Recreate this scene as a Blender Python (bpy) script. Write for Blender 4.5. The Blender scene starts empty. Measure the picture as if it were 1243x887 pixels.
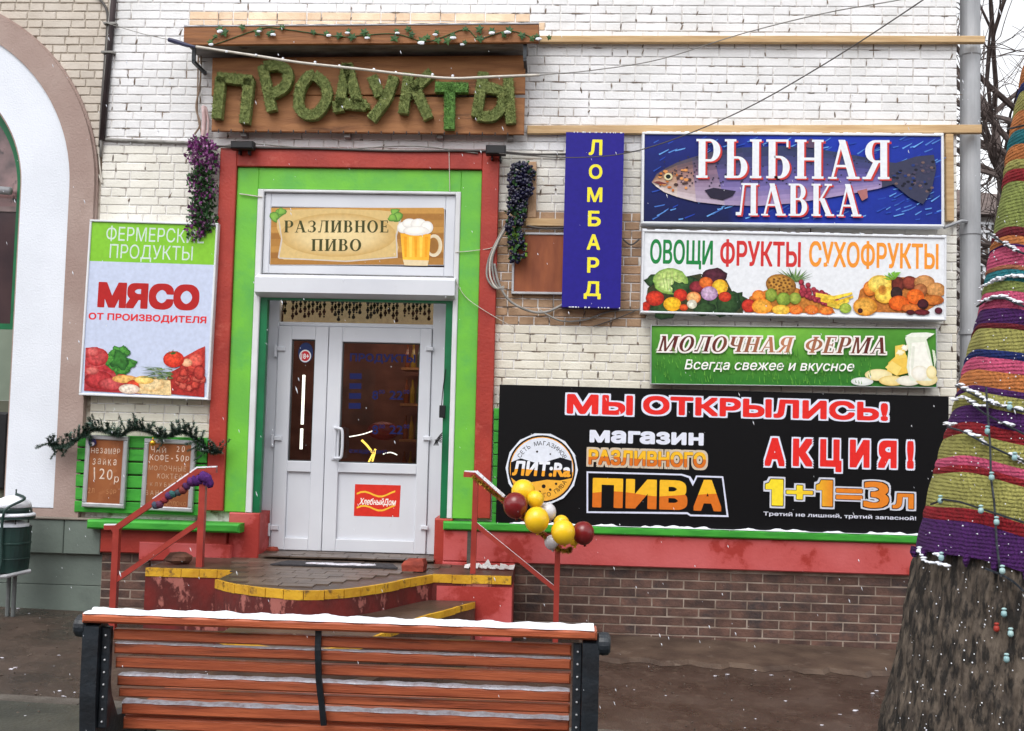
import bpy, math, random
from math import sin, cos, pi, radians, sqrt, atan2
from mathutils import Vector, Matrix
from mathutils.geometry import tessellate_polygon
random.seed(11)
rnd = random.random
def ru(a, b): return a + (b - a) * rnd()

# ------------------------------------------------------------------ camera, world, sun, exposure
scene = bpy.context.scene
COL = scene.collection
YAW, PIT, ROL = radians(-2.65), radians(3.27), radians(1.43)
FPX, PW, PH = 1250.0, 1243.0, 887.0
CAM = Vector((0.0, -8.7, 1.75))
def cam_axes():
    f = Vector((sin(YAW)*cos(PIT), cos(YAW)*cos(PIT), sin(PIT)))
    r = Vector((cos(YAW), -sin(YAW), 0)); u = r.cross(f)
    return cos(ROL)*r + sin(ROL)*u, -sin(ROL)*r + cos(ROL)*u, f
RT, UP, FW = cam_axes()
cd = bpy.data.cameras.new('camera'); cam = bpy.data.objects.new('camera', cd); COL.objects.link(cam)
cd.sensor_width = 36; cd.lens = FPX/PW*36; cd.clip_start = 0.05; cd.clip_end = 2000
cam.matrix_world = Matrix(((RT.x, UP.x, -FW.x, CAM.x), (RT.y, UP.y, -FW.y, CAM.y), (RT.z, UP.z, -FW.z, CAM.z), (0, 0, 0, 1)))
scene.camera = cam
scene.view_settings.view_transform = 'Standard'; scene.view_settings.look = 'None'
scene.view_settings.gamma = 1; scene.view_settings.exposure = 1.0
SUN_EL, SUN_AZ = 55, 200          # high, behind the clouds, a little behind the photographer
world = bpy.data.worlds.new('World'); scene.world = world; world.use_nodes = True
wn = world.node_tree; bg = wn.nodes['Background']
sky = wn.nodes.new('ShaderNodeTexSky'); sky.sky_type = 'NISHITA'; sky.sun_disc = False
sky.sun_elevation = radians(SUN_EL); sky.sun_rotation = radians(SUN_AZ); sky.air_density = 1.0; sky.dust_density = 1.5
hs = wn.nodes.new('ShaderNodeHueSaturation'); hs.inputs['Saturation'].default_value = 0.09
wn.links.new(sky.outputs[0], hs.inputs['Color']); wn.links.new(hs.outputs[0], bg.inputs['Color'])
bg.inputs['Strength'].default_value = 0.15
sd = bpy.data.lights.new('sun', 'SUN'); sd.energy = 0.8; sd.angle = radians(35); sd.color = (1, .97, .93)
sun = bpy.data.objects.new('sun', sd); COL.objects.link(sun)
az = radians(SUN_AZ)
sdir = Vector((sin(az)*cos(radians(SUN_EL)), cos(az)*cos(radians(SUN_EL)), sin(radians(SUN_EL))))
sun.rotation_euler = sdir.to_track_quat('Z', 'Y').to_euler()

# ------------------------------------------------------------------ measuring helpers
def W(px, py, Y=0.0):
    """point of the plane y=Y that the measured photo point belongs to"""
    d = (px-PW/2)/FPX*RT - (py-PH/2)/FPX*UP + FW
    return CAM + d*((Y-CAM.y)/d.y)
def G(px, py, z):
    d = (px-PW/2)/FPX*RT - (py-PH/2)/FPX*UP + FW
    return CAM + d*((z-CAM.z)/d.z)
def gz(x): return -0.02*max(-14, min(14, x))

def lin(c):
    c = c/255.0
    return c/12.92 if c <= .04045 else ((c+.055)/1.055)**2.4
def C(r, g, b): return (lin(r), lin(g), lin(b), 1.0)

# ------------------------------------------------------------------ materials
MATS = {}
def M(name, c1, c2=None, scale=6.0, rough=.7, bump=0.0, bscale=None, lo=.35, hi=.65, c3=None, s3=2.0, t3=(.6, .7),
      metal=0.0, spec=.4, stretch=(1, 1, 1), coat=0.0, obj_rand=0.0, emit=None, estr=0.0, rough2=None, detail=5.0, coord='pos', rib=0):
    if name in MATS: return MATS[name]
    m = bpy.data.materials.new(name); m.use_nodes = True; nt = m.node_tree; N = nt.nodes; L = nt.links
    b = N['Principled BSDF']
    b.inputs['Roughness'].default_value = rough; b.inputs['Metallic'].default_value = metal
    b.inputs['Specular IOR Level'].default_value = spec; b.inputs['Coat Weight'].default_value = coat
    if coord == 'pos': g = N.new('ShaderNodeNewGeometry'); src = g.outputs['Position']
    else: g = N.new('ShaderNodeTexCoord'); src = g.outputs['Object']
    mp = N.new('ShaderNodeMapping'); mp.inputs['Scale'].default_value = stretch; L.new(src, mp.inputs[0])
    nz = N.new('ShaderNodeTexNoise'); nz.inputs['Scale'].default_value = scale; nz.inputs['Detail'].default_value = detail
    L.new(mp.outputs[0], nz.inputs['Vector'])
    rp = N.new('ShaderNodeMapRange'); rp.inputs[1].default_value = lo; rp.inputs[2].default_value = hi
    L.new(nz.outputs[0], rp.inputs[0])
    mx = N.new('ShaderNodeMix'); mx.data_type = 'RGBA'
    mx.inputs[6].default_value = c1; mx.inputs[7].default_value = c2 or c1
    L.new(rp.outputs[0], mx.inputs[0]); out = mx.outputs[2]
    if c3:
        n3 = N.new('ShaderNodeTexNoise'); n3.inputs['Scale'].default_value = s3; n3.inputs['Detail'].default_value = 7
        n3.inputs['Roughness'].default_value = .65
        L.new(mp.outputs[0], n3.inputs['Vector'])
        r3 = N.new('ShaderNodeMapRange'); r3.inputs[1].default_value = t3[0]; r3.inputs[2].default_value = t3[1]
        L.new(n3.outputs[0], r3.inputs[0])
        m3 = N.new('ShaderNodeMix'); m3.data_type = 'RGBA'; m3.inputs[7].default_value = c3
        L.new(r3.outputs[0], m3.inputs[0]); L.new(out, m3.inputs[6]); out = m3.outputs[2]
    if obj_rand:
        oi = N.new('ShaderNodeObjectInfo'); mr = N.new('ShaderNodeMapRange')
        mr.inputs[3].default_value = 1-obj_rand; mr.inputs[4].default_value = 1+obj_rand
        L.new(oi.outputs['Random'], mr.inputs[0])
        vm = N.new('ShaderNodeVectorMath'); vm.operation = 'SCALE'
        L.new(out, vm.inputs[0]); L.new(mr.outputs[0], vm.inputs['Scale']); out = vm.outputs[0]
    L.new(out, b.inputs['Base Color'])
    if rough2 is not None:
        rr = N.new('ShaderNodeMapRange'); rr.inputs[3].default_value = rough; rr.inputs[4].default_value = rough2
        L.new(rp.outputs[0], rr.inputs[0]); L.new(rr.outputs[0], b.inputs['Roughness'])
    if bump:
        nb = N.new('ShaderNodeTexNoise'); nb.inputs['Scale'].default_value = bscale or scale*4; nb.inputs['Detail'].default_value = 6
        L.new(mp.outputs[0], nb.inputs['Vector'])
        bp = N.new('ShaderNodeBump'); bp.inputs['Strength'].default_value = min(1, bump*1.0); bp.inputs['Distance'].default_value = 0.012
        L.new(nb.outputs[0], bp.inputs['Height']); L.new(bp.outputs[0], b.inputs['Normal'])
    if rib:
        wv = N.new('ShaderNodeTexWave'); wv.wave_type = 'BANDS'; wv.bands_direction = 'X'; wv.inputs['Scale'].default_value = rib; wv.inputs['Distortion'].default_value = 1.5; wv.inputs['Detail Scale'].default_value = 3
        w2 = N.new('ShaderNodeTexWave'); w2.wave_type = 'BANDS'; w2.bands_direction = 'Z'; w2.inputs['Scale'].default_value = rib*.8; w2.inputs['Distortion'].default_value = 2.0
        L.new(src, wv.inputs[0]); L.new(src, w2.inputs[0])
        ad = N.new('ShaderNodeMath'); ad.operation = 'ADD'; L.new(wv.outputs['Fac'], ad.inputs[0]); L.new(w2.outputs['Fac'], ad.inputs[1])
        b2 = N.new('ShaderNodeBump'); b2.inputs['Strength'].default_value = .8; b2.inputs['Distance'].default_value = .004
        L.new(ad.outputs[0], b2.inputs['Height'])
        if bump: L.new(bp.outputs[0], b2.inputs['Normal'])
        L.new(b2.outputs[0], b.inputs['Normal'])
    if emit:
        b.inputs['Emission Color'].default_value = emit; b.inputs['Emission Strength'].default_value = estr
    MATS[name] = m; return m

def sc(c, k): return (c[0]*k, c[1]*k, c[2]*k, 1)
m_white = M('white_brick_paint', C(236,236,238), C(222,222,222), 3, .75, .35, 60, c3=C(188,170,150), s3=9, t3=(.68, .76), obj_rand=.05)
m_cream = M('cream_brick_paint', C(230,226,212), C(214,208,192), 3, .75, .35, 60, c3=C(170,150,125), s3=14, t3=(.68, .74), obj_rand=.04)
m_tan = M('bare_tan_brick', C(190,158,128), C(160,128,100), 5, .85, .4, 60, obj_rand=.14)
m_apricot = M('pale_apricot_brick', C(232,208,180), C(214,186,156), 5, .85, .4, 60, obj_rand=.08)
m_beige = M('beige_brick_paint', C(206,197,186), C(190,180,168), 3, .8, .35, 60, c3=C(150,138,122), s3=12, t3=(.66, .74), obj_rand=.05)
m_mortar = M('painted_joint_mortar', C(226,224,222), C(138,122,110), 9, .9, .5, 40, lo=.52, hi=.66)
m_mortar_b = M('beige_joint_mortar', C(196,187,174), C(134,120,104), 9, .9, .5, 40, lo=.5, hi=.64)
m_brown = M('brown_clinker_brick', C(106,78,68), C(80,60,54), 9, .75, .5, 50, c3=C(60,52,52), s3=5, t3=(.5, .68), obj_rand=.22)
m_brown_mortar = M('grey_plinth_mortar', C(164,150,138), C(120,104,92), 6, .9, .4)
m_red = M('red_paint', C(172,60,47), C(152,48,39), 4, .5, .25, 40, c3=C(200,104,88), s3=6, t3=(.6, .8))
m_pink = M('faded_pink_red_plaster', C(196,92,92), C(182,70,66), 2.2, .6, .25, 30, c3=C(160,46,38), s3=2.2, t3=(.55, .6), spec=.5)
m_green = M('lime_green_paint', C(112,192,58), C(100,178,64), 4, .55, .15, 30, c3=C(88,170,76), s3=3.2, t3=(.5, .72))
m_green_board = M('green_board_paint', C(64,164,52), C(48,142,44), 5, .55, .2, 40, stretch=(1, 1, 5), c3=C(40,116,40), s3=7, t3=(.6, .75))
m_dkgreen = M('dark_green_trim', C(12,110,66), C(8,92,56), 5, .45)
m_upvc = M('white_upvc', C(214,217,224), C(205,208,216), 2, .35, c3=C(176,176,176), s3=3, t3=(.66, .9), spec=.5)
m_reveal = M('white_reveal_plaster', C(220,222,226), C(205,206,208), 3, .6, .2)
m_seal = M('rubber_seal', C(70,72,74), rough=.6)
m_alu = M('aluminium_frame', C(196,198,202), C(178,180,184), 8, .38, metal=.5)
m_signwhite = M('white_sign_box', C(226,229,234), C(214,217,222), 3, .4)
m_steel = M('galvanised_steel', C(184,186,190), C(150,152,156), 5, .55, .2, 12, metal=.15, stretch=(1, 1, .3), c3=C(110,108,104), s3=3, t3=(.6, .75))
m_wood_new = M('pale_batten_wood', C(206,176,134), C(184,150,108), 4, .8, .25, 30, stretch=(.6, 4, 8))
m_wood_sign = M('stained_plank_wood', C(164,112,70), C(138,90,54), 3, .65, .35, 20, stretch=(.8, 3, 7), c3=C(78,44,26), s3=2.2, t3=(.58, .72))
m_wood_fascia = M('stained_fascia_wood', C(152,98,54), C(122,76,40), 4, .6, .3, 20, stretch=(.5, 3, 9), c3=C(90,52,28), s3=4, t3=(.66, .76))
m_soffit = M('weathered_grey_board', C(150,146,144), C(104,98,96), 6, .85, .5, 30, stretch=(.6, 2, 5), c3=C(48,44,40), s3=5)
m_bench = M('varnished_orange_wood', C(178,94,60), C(146,70,44), 5, .42, .25, 30, stretch=(.7, 6, 10), c3=C(92,46,30), s3=3.6, t3=(.54, .70), coat=.12, obj_rand=.18)
m_iron = M('black_blue_cast_iron', C(34,42,50), C(22,26,32), 10, .45, .3, 40, spec=.5)
m_snow = M('snow', C(240,243,250), C(228,232,242), 20, .7, .6, 90)
m_snow_thin = M('thin_wet_snow', C(214,214,224), C(176,160,164), 40, .6, .6, 120, lo=.45, hi=.75)
m_asphalt = M('wet_asphalt', C(74,60,52), C(54,43,37), 2.6, .5, .45, 120, c3=C(90,76,66), s3=14, t3=(.52, .72), rough2=.2, spec=.5)
m_apron = M('muddy_apron_concrete', C(92,76,64), C(66,52,44), 3, .6, .5, 30, c3=C(120,106,94), s3=4, t3=(.6, .72))
m_pave = M('wet_mossy_pavement', C(66,66,58), C(46,48,42), 3, .5, .5, 50, c3=C(90,90,80), s3=9, t3=(.6, .7))
m_kerb = M('kerb_concrete', C(96,90,84), C(74,68,62), 8, .8, .5, 50)
m_tile = M('platform_paving_brick', C(106,91,80), C(82,68,58), 5, .36, .4, 40, c3=C(62,48,40), s3=1.6, t3=(.5, .66), obj_rand=.1)
m_mud = M('wet_platform_screed', C(88,70,60), C(64,50,42), 3, .4, .4, 30)
m_riser = M('peeling_dark_red_riser', C(112,34,30), C(74,32,30), 5, .5, .4, 30, c3=C(160,96,88), s3=5, t3=(.57, .61), stretch=(1, 1, .6))
m_yellow = M('yellow_edge_paint', C(214,166,40), C(186,136,30), 6, .55, .4, 40, c3=C(104,76,40), s3=11, t3=(.56, .66))
m_greyplinth = M('grey_green_plinth_panel', C(112,124,116), C(98,108,102), 2, .7, .25, 40, c3=C(84,92,88), s3=1.2, t3=(.55, .75))
m_olive = M('olive_grey_render', C(98,100,86), C(78,80,68), 2, .8, .3)
m_greypanel = M('pale_grey_green_panel', C(128,140,124), C(112,124,110), 2, .75, .2)
m_mauve = M('mauve_brown_stucco', C(168,148,140), C(156,134,126), 2.5, .85, .4, 60, c3=C(140,118,108), s3=1.5, t3=(.55, .8))
m_stucco = M('white_stucco', C(226,231,240), C(218,223,232), 2, .8, .3, 70)
m_pipe_dark = M('dark_conduit', C(66,54,56), C(50,42,44), 8, .6)
m_cable = M('grey_cable', C(150,148,144), C(120,118,114), 12, .6)
m_cable_dark = M('dark_wire', C(82,78,76), rough=.6)
m_cable_white = M('white_light_cable', C(206,200,190), C(186,180,170), 20, .5)
m_black = M('black_plastic', C(26,26,30), C(18,18,22), 8, .45)
m_moss = M('moss_green', C(142,152,92), C(104,118,66), 30, .9, .3, lo=.3, hi=.7, c3=C(164,172,108), s3=14, t3=(.55, .7))
m_moss_bright = M('bright_grass_green', C(112,156,78), C(86,126,64), 30, .9, .3)
m_ivy = M('ivy_leaf', C(58,96,40), C(30,64,30), 20, .6)
m_leaf2 = M('garland_leaf', C(64,108,56), C(36,70,40), 20, .6)
m_purple = M('purple_petals', C(140,60,132), C(98,36,96), 30, .6)
m_mauvepet = M('lilac_petals', C(190,136,184), C(160,104,154), 30, .6)
m_grape = M('dark_blue_grapes', C(30,30,66), C(18,18,40), 20, .45, spec=.35)
m_fir = M('fir_needles', C(60,88,66), C(36,58,46), 30, .7)
m_firtip = M('frosted_fir_needles', C(120,140,132), C(84,106,98), 30, .7)
m_gold = M('gold_bauble', C(212,160,48), rough=.25, metal=.8)
m_tinsel = M('gold_tinsel', C(196,160,60), C(120,92,30), 50, .3, metal=.7)
m_chalk = M('brown_chalkboard', C(150,88,46), C(130,70,34), 4, .6, .1, c3=C(170,110,70), s3=5, t3=(.55, .7))
m_hoard = M('rusty_brown_panel', C(150,84,50), C(126,66,40), 4, .65, .2, stretch=(3, 1, .8))
m_rail = M('red_rail_paint', C(162,60,50), C(144,48,40), 8, .4, .1, spec=.5)
m_stone = M('broken_red_brick', C(158,68,50), C(120,48,38), 12, .8, .6, 40)
m_mat = M('door_mat', C(62,60,64), C(46,44,48), 30, .9, .4)
m_paper = M('white_crumpled_paper', C(214,212,212), C(186,184,184), 20, .7)
m_bin = M('bin_green', C(30,62,56), C(20,44,42), 5, .45, .2, spec=.5)
m_bark = M('wet_tree_bark', C(100,89,78), C(58,50,44), 44, .8, 1.0, 70, stretch=(1, 1, .32), c3=C(30,26,23), s3=40, t3=(.46, .58), coord='obj')
m_bare = M('bare_branch', C(92,80,76), C(66,56,54), 10, .85)
m_roofdark = M('dull_brown_roof', C(110,96,92), C(90,78,74), 5, .8)
m_farwall = M('far_pale_wall', C(176,172,170), C(160,156,154), 2, .8)
m_glass_dark = M('dark_shop_glass', C(22,18,20), rough=.05, spec=.7)
m_reflection = M('painted_reflection_pane', C(150,120,120), C(66,58,60), 1.8, .1, lo=.42, hi=.6, c3=C(44,42,46), s3=3.5, t3=(.52, .6))  # reflection of a pinkish stone building painted into the pane colour
m_pane_low = M('brown_tinted_pane', C(78,62,64), C(62,52,56), 2.0, .12)
m_tube = M('fluorescent_tube', C(240,240,220), emit=(.95, 1, .85, 1), estr=2.0)
m_neon = M('yellow_lamp', C(240,210,60), emit=(1, .7, .12, 1), estr=1.6)
m_room = M('shop_room_wall', C(130,84,70), C(98,62,54), 4, .8)
m_bead = M('curtain_beads', C(74,56,34), C(40,30,20), 30, .5)
m_curtain = M('glowing_shop_curtain', C(196,172,110), C(140,116,70), 14, .7, emit=(1, .8, .45, 1), estr=.16)  # emission put into the cloth stands for lamplight coming through from behind
def mglass():
    m = bpy.data.materials.new('clear_glass'); m.use_nodes = True; nt = m.node_tree; N = nt.nodes; L = nt.links
    N.remove(N['Principled BSDF']); t = N.new('ShaderNodeBsdfTransparent'); t.inputs[0].default_value = (.74, .72, .72, 1)
    g = N.new('ShaderNodeBsdfGlossy'); g.inputs['Roughness'].default_value = .02; g.inputs[0].default_value = (.9, .9, .9, 1)
    f = N.new('ShaderNodeFresnel'); f.inputs[0].default_value = 1.5
    x = N.new('ShaderNodeMixShader'); L.new(f.outputs[0], x.inputs[0]); L.new(t.outputs[0], x.inputs[1]); L.new(g.outputs[0], x.inputs[2])
    L.new(x.outputs[0], N['Material Output'].inputs[0]); return m
m_glass = mglass()
def mprint(name, rough=.5, noise=.06, spec=.2, nsc=30):
    m = bpy.data.materials.new(name); m.use_nodes = True; nt = m.node_tree; N = nt.nodes; L = nt.links
    b = N['Principled BSDF']; b.inputs['Roughness'].default_value = rough; b.inputs['Specular IOR Level'].default_value = spec
    a = N.new('ShaderNodeAttribute'); a.attribute_name = 'Col'
    g = N.new('ShaderNodeNewGeometry'); nz = N.new('ShaderNodeTexNoise'); nz.inputs['Scale'].default_value = nsc
    L.new(g.outputs['Position'], nz.inputs['Vector'])
    mr = N.new('ShaderNodeMapRange'); mr.inputs[1].default_value = .3; mr.inputs[2].default_value = .7
    mr.inputs[3].default_value = 1-noise; mr.inputs[4].default_value = 1+noise; L.new(nz.outputs[0], mr.inputs[0])
    v = N.new('ShaderNodeVectorMath'); v.operation = 'SCALE'; L.new(a.outputs['Color'], v.inputs[0]); L.new(mr.outputs[0], v.inputs['Scale'])
    L.new(v.outputs[0], b.inputs['Base Color']); return m
m_print = mprint('printed_vinyl'); m_print_rough = mprint('chalk_marks', .9, .25, .1); m_print_food = mprint('printed_food_vinyl', .5, .34, .2, 42)

# ------------------------------------------------------------------ object helpers
def tag(o, label=None, cat=None, group=None, kind=None):
    if label: o['label'] = label
    if cat: o['category'] = cat
    if group: o['group'] = group
    if kind: o['kind'] = kind
    return o
def thing(name, loc, label, cat, group=None):
    o = bpy.data.objects.new(name, None); COL.objects.link(o); o.location = loc; o.empty_display_size = .1
    return tag(o, label, cat, group)
def wloc(o):
    p = Vector((0, 0, 0))
    while o: p += o.location; o = o.parent
    return p
def copy_tree(o, parent=None):
    c = o.copy(); COL.objects.link(c); c.parent = parent
    for ch in [x for x in bpy.data.objects if x.parent == o]: copy_tree(ch, c)
    return c
XA, ZA = Vector((1, 0, 0)), Vector((0, 0, 1))
class MB:
    def __init__(s): s.v = []; s.f = []; s.m = []; s.col = None
    def face(s, pts, mi=0):
        n = len(s.v); s.v += [Vector(p) for p in pts]; s.f.append(tuple(range(n, n+len(pts)))); s.m.append(mi)
    def add(s, vs, fs, mi=0):
        n = len(s.v); s.v += [Vector(p) for p in vs]; s.f += [tuple(i+n for i in f) for f in fs]; s.m += [mi]*len(fs)
    def box(s, x0, x1, y0, y1, z0, z1, mi=0, fr=None, bev=0.0):
        """axis box; y0 is the side facing the street (smaller y). fr=(origin,ux,uz) puts x,z in a turned frame"""
        b = min(bev, (x1-x0)*.45, (z1-z0)*.45, (y1-y0)*.9)
        if b > 0:
            vs = [(x0+b, y0, z0+b), (x1-b, y0, z0+b), (x1-b, y0, z1-b), (x0+b, y0, z1-b),
                  (x0, y0+b, z0), (x1, y0+b, z0), (x1, y0+b, z1), (x0, y0+b, z1),
                  (x0, y1, z0), (x1, y1, z0), (x1, y1, z1), (x0, y1, z1)]
            fs = [(0, 1, 2, 3), (0, 4, 5, 1), (1, 5, 6, 2), (2, 6, 7, 3), (3, 7, 4, 0), (4, 8, 9, 5), (5, 9, 10, 6), (6, 10, 11, 7), (7, 11, 8, 4), (8, 11, 10, 9)]
        else:
            vs = [(x0, y0, z0), (x1, y0, z0), (x1, y0, z1), (x0, y0, z1), (x0, y1, z0), (x1, y1, z0), (x1, y1, z1), (x0, y1, z1)]
            fs = [(0, 1, 2, 3), (0, 4, 5, 1), (1, 5, 6, 2), (2, 6, 7, 3), (3, 7, 4, 0), (4, 7, 6, 5)]
        if fr:
            o, ux, uz = fr; vs = [o + ux*x + uz*z + Vector((0, y, 0)) for x, y, z in vs]
        s.add(vs, fs, mi); return s
    def prism(s, pts, y0, y1, mi=0):
        """outline in x,z (list) extruded from y0 to y1"""
        n = len(pts); k = len(s.v)
        s.v += [Vector((p[0], y0, p[1])) for p in pts] + [Vector((p[0], y1, p[1])) for p in pts]
        for t in tessellate_polygon([[Vector((p[0], p[1], 0)) for p in pts]]):
            s.f.append((k+t[0], k+t[1], k+t[2])); s.m.append(mi)
            s.f.append((k+n+t[2], k+n+t[1], k+n+t[0])); s.m.append(mi)
        for i in range(n):
            j = (i+1) % n; s.f.append((k+i, k+j, k+n+j, k+n+i)); s.m.append(mi)
        return s
    def slab(s, pts, z0, z1, mi=0):
        n = len(pts); k = len(s.v)
        s.v += [Vector((p[0], p[1], z0)) for p in pts] + [Vector((p[0], p[1], z1)) for p in pts]
        for t in tessellate_polygon([[Vector((p[0], p[1], 0)) for p in pts]]):
            s.f.append((k+t[0], k+t[1], k+t[2])); s.m.append(mi)
            s.f.append((k+n+t[2], k+n+t[1], k+n+t[0])); s.m.append(mi)
        for i in range(n):
            j = (i+1) % n; s.f.append((k+i, k+j, k+n+j, k+n+i)); s.m.append(mi)
        return s
    def tube(s, pts, r, seg=8, mi=0, caps=True, closed=False):
        pts = [Vector(p) for p in pts]; n = len(pts)
        rs = r if isinstance(r, (list, tuple)) else [r]*n
        k = len(s.v); up = None
        for i, p in enumerate(pts):
            t = (pts[min(i+1, n-1)] - pts[max(i-1, 0)])
            if t.length < 1e-9: t = Vector((0, 0, 1))
            t.normalize()
            if up is None or abs(up.dot(t)) > .95: up = Vector((0, 0, 1)) if abs(t.z) < .9 else Vector((1, 0, 0))
            a = up.cross(t).normalized(); b = t.cross(a); up = b
            for j in range(seg):
                an = 2*pi*j/seg; s.v.append(p + a*cos(an)*rs[i] + b*sin(an)*rs[i])
        for i in range(n-1):
            for j in range(seg):
                j2 = (j+1) % seg; s.f.append((k+i*seg+j, k+i*seg+j2, k+(i+1)*seg+j2, k+(i+1)*seg+j)); s.m.append(mi)
        if caps:
            s.f.append(tuple(k+j for j in range(seg))[::-1]); s.m.append(mi)
            s.f.append(tuple(k+(n-1)*seg+j for j in range(seg))); s.m.append(mi)
        return s
    def bar(s, a, b, w, h, mi=0, up=ZA):
        """square bar from a to b"""
        a, b = Vector(a), Vector(b); t = (b-a).normalized()
        if abs(t.dot(up)) > .99: up = Vector((0, 1, 0))
        sd_ = t.cross(up).normalized(); u = sd_.cross(t)
        vs = [q + sd_*x*w/2 + u*y*h/2 for q in (a, b) for x, y in ((-1, -1), (1, -1), (1, 1), (-1, 1))]
        s.add(vs, [(0, 1, 2, 3), (7, 6, 5, 4), (0, 4, 5, 1), (1, 5, 6, 2), (2, 6, 7, 3), (3, 7, 4, 0)], mi); return s
    def lathe(s, c, prof, seg=20, mi=0, ax=ZA):
        c = Vector(c); k = len(s.v); n = len(prof)
        u = Vector((1, 0, 0)) if abs(ax.x) < .9 else Vector((0, 1, 0)); u = (u - ax*u.dot(ax)).normalized(); w = ax.cross(u)
        for r, h in prof:
            for j in range(seg):
                an = 2*pi*j/seg; s.v.append(c + ax*h + u*cos(an)*r + w*sin(an)*r)
        for i in range(n-1):
            for j in range(seg):
                j2 = (j+1) % seg; s.f.append((k+i*seg+j, k+i*seg+j2, k+(i+1)*seg+j2, k+(i+1)*seg+j)); s.m.append(mi)
        s.f.append(tuple(k+j for j in range(seg))[::-1]); s.m.append(mi)
        s.f.append(tuple(k+(n-1)*seg+j for j in range(seg))); s.m.append(mi)
        return s
    def ball(s, c, r, seg=10, rings=6, mi=0, sq=(1, 1, 1), jit=0):
        c = Vector(c); k = len(s.v)
        s.v.append(c + Vector((0, 0, r*sq[2])))
        for i in range(1, rings):
            th = pi*i/rings
            for j in range(seg):
                an = 2*pi*j/seg; q = 1 + (ru(-jit, jit) if jit else 0)
                s.v.append(c + Vector((sin(th)*cos(an)*sq[0], sin(th)*sin(an)*sq[1], cos(th)*sq[2]))*r*q)
        s.v.append(c - Vector((0, 0, r*sq[2]))); e = len(s.v)-1
        for j in range(seg):
            j2 = (j+1) % seg; s.f.append((k, k+1+j, k+1+j2)); s.m.append(mi)
            for i in range(rings-2):
                a = k+1+i*seg; s.f.append((a+j, a+seg+j, a+seg+j2, a+j2)); s.m.append(mi)
            a = k+1+(rings-2)*seg; s.f.append((a+j, e, a+j2)); s.m.append(mi)
        return s
    def build(s, name, mats, parent=None, loc=None, smooth=False, kind=None):
        if not isinstance(mats, (list, tuple)): mats = [mats]
        me = bpy.data.meshes.new(name)
        base = wloc(parent) if parent else Vector((0, 0, 0))
        o_loc = Vector(loc) if loc is not None else None
        off = o_loc if o_loc is not None else base
        me.from_pydata([tuple(p-off) for p in s.v], [], s.f)
        for m in mats: me.materials.append(m)
        if len(mats) > 1: me.polygons.foreach_set('material_index', s.m)
        if smooth: me.polygons.foreach_set('use_smooth', [True]*len(s.f))
        me.update()
        o = bpy.data.objects.new(name, me); COL.objects.link(o)
        if parent: o.parent = parent
        if o_loc is not None: o.location = o_loc - base
        if kind: o['kind'] = kind
        return o
def cat_rom(pts, n=8):
    pts = [Vector(p) for p in pts]; P = [pts[0]] + pts + [pts[-1]]; out = []
    for i in range(1, len(P)-2):
        a, b, c, d = P[i-1:i+3]
        for k in range(n):
            t = k/n; out.append(.5*((2*b) + (c-a)*t + (2*a-5*b+4*c-d)*t*t + (3*b-a-3*c+d)*t**3))
    out.append(pts[-1]); return out
def ribbon(mb, x0, x1, y0, y1, z, h, seed=0, step=.012, ny=5, mi=0, fr=None, gaps=0.0):
    """lumpy strip of lying snow"""
    r = random.Random(seed); n = max(4, int((x1-x0)/step)); k = len(mb.v); ph = [r.uniform(0, 6.3) for _ in range(6)]
    for i in range(n+1):
        x = x0+(x1-x0)*i/n; e = .7+.3*sin(x*9+ph[0])*sin(x*23+ph[1])+.25*sin(x*51+ph[2])+r.uniform(-.12, .12)
        g = 1.0 if not gaps else max(0, min(1, (sin(x*7+ph[3])+sin(x*17+ph[4])+1.2-gaps*3)*1.5))
        yo = .004*sin(x*37+ph[5])+r.uniform(-.0015, .0015)
        for j in range(ny+1):
            v = j/ny; pz = (sin(pi*v))**.45*h*e*g if 0 < j < ny else -.0004
            p = Vector((x, y0+(y1-y0)*v+(yo if j <= 1 else 0), z+pz))
            if fr: p = fr[0]+fr[1]*p.x+fr[2]*p.z+Vector((0, p.y, 0))
            mb.v.append(p)
    for i in range(n):
        for j in range(ny): a = k+i*(ny+1)+j; mb.f.append((a, a+ny+1, a+ny+2, a+1)); mb.m.append(mi)
class Frame:
    """flat rectangle fitted to four measured corners (TL,TR,BR,BL) on plane y=Y"""
    def __init__(s, cs, Y):
        p = [W(x, y, Y) for x, y in cs]; s.Y = Y
        s.c = sum(p, Vector((0, 0, 0)))/4; s.w = ((p[1]-p[0]).length + (p[2]-p[3]).length)/2; s.h = ((p[0]-p[3]).length + (p[1]-p[2]).length)/2
        u = ((p[1]-p[0]) + (p[2]-p[3])).normalized(); v = ((p[0]-p[3]) + (p[1]-p[2])).normalized()
        a = (atan2(u.z, u.x) + (atan2(v.z, v.x) - pi/2))/2
        s.u = Vector((cos(a), 0, sin(a))); s.v = Vector((-sin(a), 0, cos(a))); s.fr = (Vector((s.c.x, 0, s.c.z)), s.u, s.v)
    def loc(s, px, py):
        d = W(px, py, s.Y) - s.c; return d.dot(s.u), d.dot(s.v)
    def boxl(s, mb, x0, x1, z0, z1, y0, y1, mi=0, bev=0): return mb.box(x0, x1, y0, y1, z0, z1, mi, s.fr, bev)

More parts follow.
